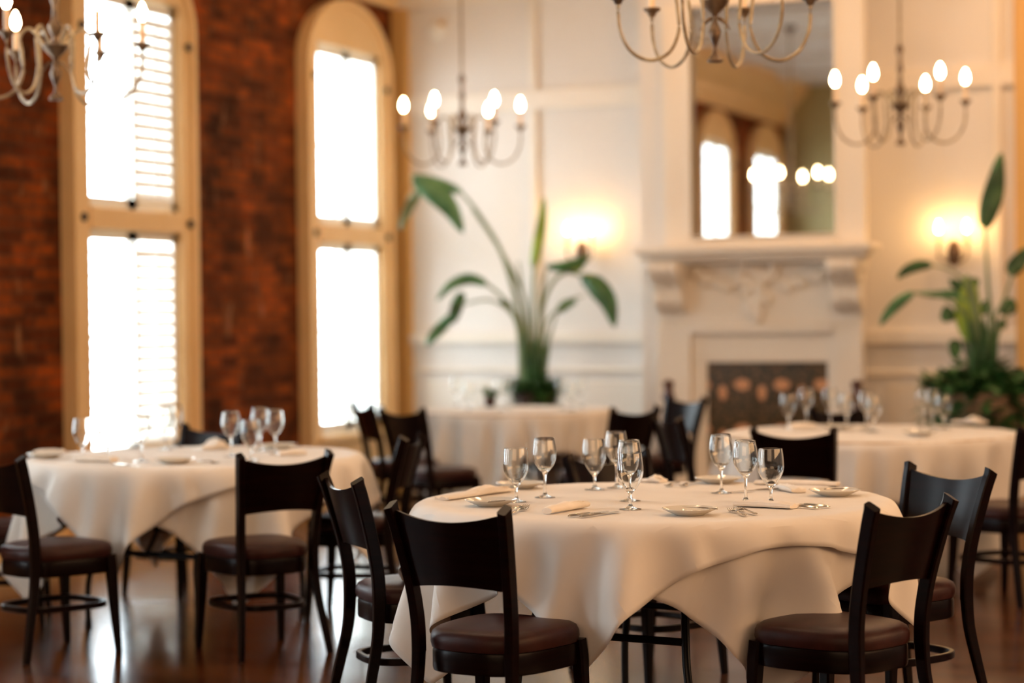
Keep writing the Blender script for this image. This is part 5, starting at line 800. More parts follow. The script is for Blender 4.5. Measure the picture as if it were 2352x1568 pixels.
23,1,1,1,1,3,0,0,0,0,0,0,0,0,0,0,0,0,0,0,-1,1,0,0,0,0,0,0,0,0,0,-1,1,0,0,0,0,0,0,0,0,0,0,0,0,0,0,0,0,0,-3,-4,-2,-2,12,3,2,3,8,1,1,0,0,0,0,0,0,-1,1,0,0,0,0,0,0,0,0,0,-1,1,0,0,0,0,0,0,0,0,0,-1,1,0,0,-1,1,0,0,0,0,0,0,-1,1,0,2,0,-1,0,
7,1,6,10,5,1,0,0,0,0,0,0,0,0,0,0,0,-1,1,0,0,0,0,0,0,0,0,0,-1,1,0,0,0,0,0,0,0,0,0,0,0,0,0,-1,1,0,0,0,0,0,1,1,1,0,11,7,4,5,3,0,-1,1,0,0,-1,1,0,0,0,0,0,0,0,0,0,-1,1,0,0,0,0,0,0,0,0,0,-1,1,0,0,0,0,0,0,0,0,0,0,0,0,0,0,0,0,1,1,1,0,
26,1,1,1,1,0,0,0,0,0,0,0,0,0,-1,1,0,0,0,0,0,0,0,0,0,-1,1,0,0,0,0,0,0,0,0,0,-1,1,0,0,0,0,0,0,0,0,0,0,0,0,0,2,-1,1,34,-1,-2,-2,1,0,0,0,0,0,0,0,0,0,0,0,0,0,-1,1,0,0,0,0,0,0,0,0,0,-1,1,0,0,0,0,0,0,0,0,0,-1,1,0,0,-1,1,0,0,-1,1,1,-1,0,-1,
34,-2,-2,0,0,0,0,0,0,0,0,0,0,0,0,0,0,0,0,0,0,0,-1,1,0,0,0,0,0,0,0,0,0,-1,1,0,0,0,0,0,0,0,0,0,0,0,0,0,0,0,0,0,0,-3,31,-1,-1,1,0,0,0,-1,1,0,0,-1,1,0,0,0,0,0,0,0,0,0,0,0,0,0,0,0,0,0,0,0,0,0,0,0,0,-1,1,0,0,0,0,0,0,0,0,0,0,0,0,1,-6,-4,
28,1,0,1,0,0,0,0,0,0,0,0,0,0,0,-1,1,0,0,0,0,0,0,0,0,0,-1,1,0,0,0,0,0,0,0,0,0,0,0,0,0,-1,1,0,0,-1,1,0,0,-1,1,0,-1,0,20,4,5,1,0,0,0,0,0,0,0,0,0,0,0,0,0,0,0,-1,1,0,0,0,0,0,0,0,0,0,-1,1,0,0,0,0,0,0,0,0,0,0,0,0,0,0,0,0,0,0,0,0,3,1,
32,-1,0,-1,-1,1,0,0,-1,1,0,0,0,0,0,0,0,0,0,0,0,0,0,-1,1,0,0,0,0,0,0,0,0,0,-1,1,0,0,0,0,0,0,0,0,0,0,0,0,0,0,-1,0,0,-2,32,0,-1,-1,0,0,0,0,0,0,0,0,-1,1,0,0,-1,1,0,0,0,0,0,0,0,0,0,-1,1,0,0,0,0,0,0,0,0,0,-1,1,0,0,-1,1,0,0,0,0,0,0,0,-1,-2,0,
23,3,3,1,0,0,0,0,0,0,0,0,0,0,0,0,0,0,0,0,-1,1,0,0,0,0,0,0,0,0,0,-1,1,0,0,0,0,0,0,0,0,0,0,0,0,0,-1,1,0,0,0,-2,2,1,21,3,3,3,0,0,0,0,0,0,0,0,0,0,0,0,0,0,0,0,0,0,0,0,-1,1,0,0,0,0,0,0,0,0,0,-1,1,0,0,0,0,0,0,0,0,0,0,0,0,0,0,-3,-3,-1,
32,0,0,-1,-1,-1,1,0,0,-1,1,0,0,-1,1,0,0,0,0,0,0,0,0,0,0,0,0,0,-1,1,0,0,0,0,0,0,0,0,0,-1,1,0,0,0,0,0,0,0,0,0,-2,-7,-6,-5,32,0,0,-1,-1,0,0,0,0,0,0,0,0,0,0,0,0,-1,1,0,0,-1,1,0,0,0,0,0,0,0,0,0,0,0,0,0,0,0,0,0,0,0,0,-1,1,0,0,0,0,0,-2,-4,-5,-2,
29,2,0,0,0,-1,0,0,0,0,0,0,0,0,0,0,0,0,0,0,0,0,0,0,0,0,0,0,0,0,0,0,-1,1,0,0,0,0,0,0,0,0,0,0,0,0,0,-1,1,-1,-2,0,2,0,25,1,2,3,-1,0,-1,1,0,0,-1,1,0,0,-1,1,0,0,0,0,0,0,0,0,0,-1,1,0,0,0,0,0,0,0,0,0,-1,1,0,0,0,0,0,0,0,0,0,0,-1,0,-6,7,3,1,
32,-1,0,-1,1,-1,0,0,0,0,0,0,0,0,0,0,0,0,-1,1,0,0,0,0,0,0,0,0,0,-1,1,0,0,0,0,0,0,0,0,0,-1,1,0,0,0,0,0,0,0,-4,1,-1,3,3,29,1,1,0,-1,0,0,0,0,0,0,0,0,0,0,0,0,0,0,0,0,0,-1,1,0,0,0,0,0,0,0,0,0,-1,1,0,0,0,0,0,0,0,0,0,-1,1,0,0,-2,-4,-7,-4,-1,0,
31,-1,0,-1,0,1,0,0,0,0,0,-1,1,0,0,-1,1,0,0,0,0,0,0,0,0,0,-1,1,0,0,0,0,0,0,0,0,0,-1,1,0,0,0,0,0,0,0,0,-1,-2,-5,-1,0,0,0,28,0,-2,1,3,0,0,-1,1,0,0,0,0,0,0,0,0,0,0,-1,1,0,0,0,0,0,0,0,0,0,-1,1,0,0,0,0,0,0,0,0,0,0,0,0,0,-1,0,-1,-8,0,5,2,2,1,
23,1,3,2,-1,0,1,1,0,0,0,0,0,0,0,0,0,0,0,0,0,0,0,-1,1,0,0,0,0,0,0,0,0,0,-1,1,0,0,0,0,0,-1,1,0,0,0,0,-7,-5,-5,0,2,0,0,25,3,1,-1,-2,1,1,1,1,0,0,0,-1,1,0,0,-1,1,0,0,0,0,0,0,0,0,0,-1,1,0,0,0,0,0,0,0,0,0,0,0,0,0,0,0,0,1,-6,-9,-4,2,-2,-3,-2,-2,
26,0,0,0,1,1,1,-1,1,1,0,0,0,0,0,0,0,0,0,0,-1,1,0,0,0,0,0,0,0,0,0,-1,1,0,0,0,0,0,-1,1,0,0,-1,1,0,-4,-8,-13,-3,2,0,-1,-1,0,20,0,0,3,4,1,-2,1,0,2,1,0,0,-1,1,0,0,-1,1,0,0,0,0,0,-1,1,0,0,0,0,0,0,0,0,0,0,0,0,0,0,0,0,0,0,-3,-5,-6,-2,-9,-8,-1,0,0,1,
19,1,3,3,1,-2,0,2,0,0,2,1,0,0,0,0,0,0,0,0,0,-1,1,0,0,0,0,0,-1,1,0,0,0,0,0,-1,1,0,0,0,0,0,0,-4,-3,-8,2,4,-5,-10,-10,-3,0,0,24,3,1,-2,-2,0,3,-1,-1,-2,-3,7,2,1,-1,1,0,0,0,0,0,0,0,0,0,-1,1,0,0,0,0,0,-1,1,0,0,0,0,0,-1,1,-1,-3,-4,-8,2,1,3,3,-4,-7,-9,-5,-4,
27,-2,-2,-2,1,3,0,-2,-5,-4,5,1,6,2,2,0,0,0,-1,1,0,0,0,0,0,0,0,0,0,0,0,0,0,0,0,0,-1,0,1,0,-2,-4,-8,-4,1,2,2,3,3,1,-3,-5,-8,-6,22,-2,-1,3,2,0,-5,-5,-1,4,3,0,0,6,2,1,1,0,0,0,0,0,-1,1,0,0,0,0,0,-1,1,0,0,-1,1,0,0,0,-1,-3,-9,-12,-11,3,8,3,4,6,4,2,1,-2,-4,-6,
18,1,3,2,-1,-6,-5,0,4,4,0,-1,2,0,3,2,2,1,1,-1,1,0,0,-1,1,0,-1,1,0,0,-1,1,0,0,-1,0,-1,-2,-3,-9,-13,-6,0,-5,1,7,6,7,8,5,1,1,-1,-2,20,3,1,-2,-6,-4,0,3,3,2,1,1,-1,0,0,2,0,3,-1,4,0,0,1,0,-1,1,0,-1,1,0,0,-1,0,0,-1,-2,-3,-4,-4,-7,-8,-2,-1,-4,-4,1,5,7,10,8,4,2,0,0,
24,1,-4,-6,-4,-1,3,4,3,1,1,-1,0,0,-1,-5,-2,-2,9,-1,3,3,1,1,2,0,0,0,-1,-1,0,-1,-1,-3,-5,-6,3,-1,-1,2,-3,-8,-3,-4,-5,-3,2,5,8,10,8,3,3,0,25,-5,-5,-5,-1,3,4,3,2,1,-1,0,0,-2,-5,-5,-3,4,5,2,-5,1,3,4,2,2,-9,2,0,1,0,0,-3,-12,-3,1,6,4,0,1,4,-3,-8,-6,-5,-4,-1,1,5,9,10,7,3,2,
18,-5,-3,-2,3,4,4,2,1,0,-1,0,0,-4,-7,-2,1,4,0,3,-4,-2,0,3,3,1,-8,-6,1,2,3,4,-4,-8,-4,6,1,3,2,3,4,0,-4,-7,-8,-5,-3,1,1,5,9,10,5,3,13,-2,-2,1,3,5,3,1,0,0,-1,1,-3,-6,-2,-1,1,2,1,1,-3,-2,1,-1,3,3,-5,-7,-2,1,3,2,-1,-5,-1,2,-1,4,3,1,4,3,-1,-5,-8,-9,-3,-2,2,2,6,8,8,4,
315,23,23,22,22,23,24,23,23,24,18,14,15,17,17,17,13,9,8,10,10,9,6,4,4,4,4,5,-4,-5,-3,-4,-9,-11,-11,-9,-5,-3,-13,-18,-17,-19,-21,-21,-22,-21,-18,-17,-20,-24,-25,-25,-26,-25,25,1,0,0,0,0,-1,0,1,-1,3,2,0,-1,1,0,1,2,0,0,0,0,0,0,1,0,1,-3,0,0,-1,0,1,0,1,-1,-3,0,-1,1,-1,-1,0,-1,1,1,1,-2,-2,-1,0,-1,1,0,
24,1,0,1,0,0,-1,1,-1,0,2,2,1,0,-1,1,1,0,3,-1,0,-2,0,1,-1,0,-1,-5,2,2,0,0,2,2,0,0,-2,-2,-2,1,0,-1,0,0,1,1,-1,-2,-2,-1,0,1,0,0,22,1,2,1,0,0,0,-1,0,1,0,3,1,0,0,0,-1,0,1,0,-2,-2,-3,-3,-2,-3,-4,3,0,2,3,2,3,5,2,1,0,-5,1,-1,0,0,0,1,0,0,-2,-2,-1,1,0,-1,1,1,
20,1,2,1,2,0,0,0,0,-1,0,2,2,1,0,0,-2,-1,-5,-4,-5,-5,-4,-2,-2,-2,-1,0,1,2,2,2,4,5,5,5,2,-1,2,2,-1,0,0,1,0,0,-2,-2,0,-1,0,2,-1,0,19,1,0,2,2,2,1,-1,0,-1,0,0,3,2,-1,-4,-4,-7,-5,-7,-4,-2,-1,0,-1,1,1,0,1,-1,-1,1,0,1,3,4,7,6,5,3,2,0,1,0,0,-2,-2,0,-1,1,0,0,1,0,
19,0,1,0,2,1,2,1,0,0,0,0,0,-2,-6,-8,-6,-5,-4,0,0,1,2,0,1,0,0,0,0,0,0,-1,-1,-1,0,1,3,6,6,7,6,3,-1,0,-1,-2,-1,0,1,0,1,0,0,0,21,-1,0,0,0,2,1,2,0,1,0,1,-4,-9,-9,-7,-3,0,1,2,1,1,0,0,0,0,0,0,0,0,0,0,0,-1,0,-1,-1,0,3,6,9,8,4,-2,0,-1,0,0,0,1,0,0,0,0,
21,0,0,0,0,-1,2,1,1,0,2,-7,-8,-9,-4,-1,0,2,1,0,0,0,0,0,0,0,0,0,0,0,0,0,0,0,0,0,-1,-1,-1,0,6,9,8,5,-2,1,0,0,0,1,0,-1,0,-2,22,0,-1,0,-1,1,-1,2,1,1,-8,-7,-10,-2,1,1,1,0,0,0,0,0,0,0,0,0,0,0,0,0,0,0,0,0,0,0,0,0,0,-1,-3,6,8,9,7,-2,-1,1,1,-1,-1,-1,-4,-3,
21,0,0,0,1,-1,0,0,1,-5,-7,-10,-2,0,1,1,0,0,0,0,0,0,0,0,0,0,0,0,0,0,0,0,0,0,0,0,0,0,0,0,-1,-4,5,8,8,7,1,0,-1,-2,-1,-3,-2,-2,21,0,1,0,-1,0,0,0,-4,-8,-9,-2,-1,2,1,0,0,0,0,0,0,0,0,0,0,0,0,0,0,0,0,0,0,0,0,0,0,0,0,0,0,-1,-3,4,8,8,6,-1,-1,-1,-3,-2,-1,0,
21,0,0,0,0,0,0,-2,-9,-9,-3,-1,2,1,0,0,0,0,0,0,0,0,0,0,0,0,0,0,0,0,0,0,0,0,0,0,0,0,0,0,0,0,-1,-2,3,8,6,4,0,-2,-2,1,0,1,15,3,0,2,0,0,-1,-8,-9,-4,-1,2,1,0,0,0,0,0,0,0,0,0,0,0,0,0,0,0,0,0,0,0,0,0,0,0,0,0,0,0,0,0,0,-2,-2,4,10,6,1,-2,1,0,1,1,
10,2,3,0,2,-1,-4,-9,-4,-1,1,1,0,0,0,0,0,0,0,0,0,0,0,0,0,0,0,0,0,0,0,0,0,0,0,0,0,0,0,0,0,0,0,0,-1,-1,5,9,4,1,-1,1,1,0,10,0,2,1,0,-1,-6,-6,-3,1,2,0,0,0,0,0,0,0,0,0,0,0,0,0,0,0,0,0,0,0,0,0,0,0,0,0,0,0,0,0,0,0,0,0,0,-1,0,7,8,3,1,-1,0,1,
10,0,0,2,1,-3,-8,-5,1,2,0,0,0,0,0,0,0,0,0,0,0,0,0,0,0,0,0,0,0,0,0,0,0,0,0,0,0,0,0,0,0,0,0,0,0,0,-1,1,9,6,1,1,0,-2,10,1,0,0,0,-5,-6,-1,1,0,0,0,0,0,0,0,0,0,0,0,0,0,0,0,0,0,0,0,0,0,0,0,0,0,0,0,0,0,0,0,0,0,0,0,0,0,-1,0,5,7,3,-2,-3,-2,
12,-1,0,1,-3,-6,-5,1,1,0,0,0,0,0,0,0,0,0,0,0,0,0,0,0,0,0,0,0,0,0,0,0,0,0,0,0,0,0,0,0,0,0,0,0,0,0,0,-1,1,8,0,-2,-1,-1,11,1,-1,0,-4,-8,0,1,0,0,0,0,0,0,0,0,0,0,0,0,0,0,0,0,0,0,0,0,0,0,0,0,0,0,0,0,0,0,0,0,0,0,0,0,0,0,0,-1,1,3,5,1,0,0,
12,-1,1,-3,-6,-4,0,1,0,0,0,0,0,0,0,0,0,0,0,0,0,0,0,0,0,0,0,0,0,0,0,0,0,0,0,0,0,0,0,0,0,0,0,0,0,0,0,0,-2,4,6,2,0,0,11,0,-3,-3,-5,-1,1,0,0,0,0,0,0,0,0,0,0,0,0,0,0,0,0,0,0,0,0,0,0,0,0,0,0,0,0,0,0,0,0,0,0,0,0,0,0,0,0,0,-1,2,5,3,0,1,
5,0,0,-3,-3,0,1,0,0,0,0,0,0,0,0,0,0,0,0,0,0,0,0,0,0,0,0,0,0,0,0,0,0,0,0,0,0,0,0,0,0,0,0,0,0,0,0,0,0,0,5,3,2,1,-2,1,2,2,-4,0,1,0,0,0,0,0,0,0,0,0,0,0,0,0,0,0,0,0,0,0,0,0,0,0,0,0,0,0,0,0,0,0,0,0,0,0,0,0,0,0,0,0,0,0,3,1,1,1,
-2,1,2,0,-1,0,0,0,0,0,0,0,0,0,0,0,0,0,0,0,0,0,0,0,0,0,0,0,0,0,0,0,0,0,0,0,0,0,0,0,0,0,0,0,0,0,0,0,0,0,0,4,-1,-2,1,0,0,0,-1,0,0,0,0,0,0,0,0,0,0,0,0,0,0,0,0,0,0,0,0,0,0,0,0,0,0,0,0,0,0,0,0,0,0,0,0,0,0,0,0,0,0,0,0,-1,2,1,-1,-2,
1,0,0,-1,0,0,0,0,0,0,0,0,0,0,0,0,0,0,0,0,0,0,0,0,0,0,0,0,0,0,0,0,0,0,0,0,0,0,0,0,0,0,0,0,0,0,0,0,0,0,0,1,-1,0,3,-1,-1,-1,0,0,0,0,0,0,0,0,0,0,0,0,0,0,0,0,0,0,0,0,0,0,0,0,0,0,0,0,0,0,0,0,0,0,0,0,0,0,0,0,0,0,0,0,0,1,-1,0,3,1,
-2,0,0,2,1,-1,0,0,0,0,0,0,0,0,0,0,0,0,0,0,0,0,0,0,0,0,0,0,0,0,0,0,0,0,0,0,0,0,0,0,0,0,0,0,0,0,0,0,0,0,-1,-1,-1,0,-3,1,0,1,1,0,0,0,0,0,0,0,0,0,0,0,0,0,0,0,0,0,0,0,0,0,0,0,0,0,0,0,0,0,0,0,0,0,0,0,0,0,0,0,0,0,0,0,0,0,0,-3,-1,0,
1,-1,-1,-1,2,1,-1,0,0,0,0,0,0,0,0,0,0,0,0,0,0,0,0,0,0,0,0,0,0,0,0,0,0,0,0,0,0,0,0,0,0,0,0,0,0,0,0,0,0,0,-1,-2,1,0,-1,-1,-2,0,4,1,-1,0,0,0,0,0,0,0,0,0,0,0,0,0,0,0,0,0,0,0,0,0,0,0,0,0,0,0,0,0,0,0,0,0,0,0,0,0,0,0,0,0,0,1,-3,-3,-1,1,
-11,0,2,3,5,1,0,0,0,0,0,0,0,0,0,0,0,0,0,0,0,0,0,0,0,0,0,0,0,0,0,0,0,0,0,0,0,0,0,0,0,0,0,0,0,0,0,0,1,-2,-4,-2,-1,-2,-12,0,1,3,6,2,0,0,0,0,0,0,0,0,0,0,0,0,0,0,0,0,0,0,0,0,0,0,0,0,0,0,0,0,0,0,0,0,0,0,0,0,0,0,0,0,0,0,1,-2,-5,-3,0,1,
-9,0,-1,1,4,6,0,-1,0,0,0,0,0,0,0,0,0,0,0,0,0,0,0,0,0,0,0,0,0,0,0,0,0,0,0,0,0,0,0,0,0,0,0,0,0,0,0,1,1,-4,-6,0,0,0,-6,-1,-1,-2,3,7,1,-1,0,0,0,0,0,0,0,0,0,0,0,0,0,0,0,0,0,0,0,0,0,0,0,0,0,0,0,0,0,0,0,0,0,0,0,0,0,0,0,1,-1,-6,-5,3,2,0,
-13,0,-1,-1,3,7,6,0,-1,0,0,0,0,0,0,0,0,0,0,0,0,0,0,0,0,0,0,0,0,0,0,0,0,0,0,0,0,0,0,0,0,0,0,0,0,0,1,0,-3,-7,-1,0,1,4,-16,0,1,1,0,5,7,2,0,0,0,0,0,0,0,0,0,0,0,0,0,0,0,0,0,0,0,0,0,0,0,0,0,0,0,0,0,0,0,0,0,0,0,0,0,0,1,1,-7,-7,-3,-2,1,-1,
-15,0,1,1,-1,2,8,6,-2,0,0,0,0,0,0,0,0,0,0,0,0,0,0,0,0,0,0,0,0,0,0,0,0,0,0,0,0,0,0,0,0,0,0,0,0,1,2,-5,-9,-3,0,1,-1,1,-13,1,0,-1,-1,-2,6,8,3,-1,0,0,0,0,0,0,0,0,0,0,0,0,0,0,0,0,0,0,0,0,0,0,0,0,0,0,0,0,0,0,0,0,0,0,1,2,-2,-9,-7,0,3,1,2,0,
-12,-1,-1,-2,-3,0,2,11,8,-1,-1,0,0,0,0,0,0,0,0,0,0,0,0,0,0,0,0,0,0,0,0,0,0,0,0,0,0,0,0,0,0,0,0,1,1,-1,-5,-9,-4,-2,0,1,0,1,-11,-2,-3,-3,-1,0,1,4,10,7,0,-1,-1,0,0,0,0,0,0,0,0,0,0,0,0,0,0,0,0,0,0,0,0,0,0,0,0,0,0,0,0,0,1,2,0,-4,-10,-7,0,0,-1,-1,0,0,
-17,-2,-2,1,0,1,-1,0,6,10,6,1,-2,-1,0,0,0,0,0,0,0,0,0,0,0,0,0,0,0,0,0,0,0,0,0,0,0,0,0,0,0,1,2,0,-5,-10,-7,-1,0,1,0,-1,0,0,-22,0,1,0,1,0,1,0,0,7,8,6,2,-2,-2,0,0,0,0,0,0,0,0,0,0,0,0,0,0,0,0,0,0,0,0,0,0,0,0,0,1,1,1,-6,-9,-6,-4,1,1,0,0,1,0,-1,
-21,-1,0,1,2,1,-1,-2,0,1,9,5,8,2,-2,-2,0,0,0,0,0,0,0,0,0,0,0,0,0,0,0,0,0,0,0,0,0,0,0,1,1,2,-7,-9,-5,-6,0,1,1,1,0,0,0,1,-22,1,1,1,0,0,-1,-2,-2,-2,-1,10,7,9,4,-1,-2,0,0,0,0,0,0,0,0,0,0,0,0,0,0,0,0,0,0,0,0,1,2,1,0,-7,-10,-5,-6,2,0,1,-1,0,1,1,0,1,
-20,1,1,0,0,-2,-2,-3,-2,0,0,1,7,7,9,4,2,-1,-2,0,0,0,0,0,0,0,0,0,0,0,0,0,0,0,0,1,2,1,0,-2,-8,-10,-5,-4,1,0,2,0,0,1,0,0,1,-1,-18,1,0,0,-3,-3,-4,-1,1,0,0,0,1,5,6,9,5,4,0,-1,-1,0,0,-1,0,0,0,0,0,0,0,1,0,1,2,1,0,-3,-6,-7,-10,-5,-2,1,2,1,0,1,2,-1,0,0,0,1,
-17,0,-1,-3,-3,-3,0,0,-1,1,1,-1,0,2,3,3,7,6,8,0,2,0,0,0,-1,-1,0,0,0,0,1,1,1,0,-2,-4,-6,-6,-4,-7,-3,-2,1,0,0,1,1,2,1,1,1,0,0,0,-17,-2,-3,-3,-2,0,-1,0,1,0,0,1,0,-1,0,2,2,3,3,10,3,3,2,2,1,1,0,0,0,0,-1,-2,-2,-4,-5,-5,-6,-4,-3,-1,-1,1,0,0,0,0,1,1,2,2,0,0,0,0,
-19,-3,-3,-2,0,-1,1,0,0,0,0,1,0,-1,-2,-1,0,1,2,1,4,4,4,3,3,3,2,-1,-2,-2,-3,-3,-2,-4,-5,-3,1,-1,-1,0,1,0,-1,1,0,0,0,1,1,2,1,2,0,0,-24,-2,-1,-1,0,0,1,0,1,0,0,0,0,-2,-2,-1,-1,0,3,-1,-1,0,1,4,3,3,-5,0,-1,0,0,0,-3,-2,-1,0,1,2,-1,1,1,-1,1,0,0,0,0,0,1,2,2,0,1,1,
-26,-1,-1,1,-1,1,-1,1,0,1,0,0,-1,-3,-2,0,0,1,-1,2,-3,0,0,1,2,1,-4,-1,1,0,1,1,0,-2,0,0,1,1,2,-1,1,1,-1,0,1,0,0,0,1,0,2,2,1,0,-27,-1,1,-1,1,0,1,0,0,-1,1,0,-2,-3,0,-1,0,0,0,1,-1,-1,1,-1,2,1,-1,-3,0,0,1,1,0,-1,0,1,0,1,0,2,1,0,0,0,0,0,0,0,0,0,2,1,1,1]
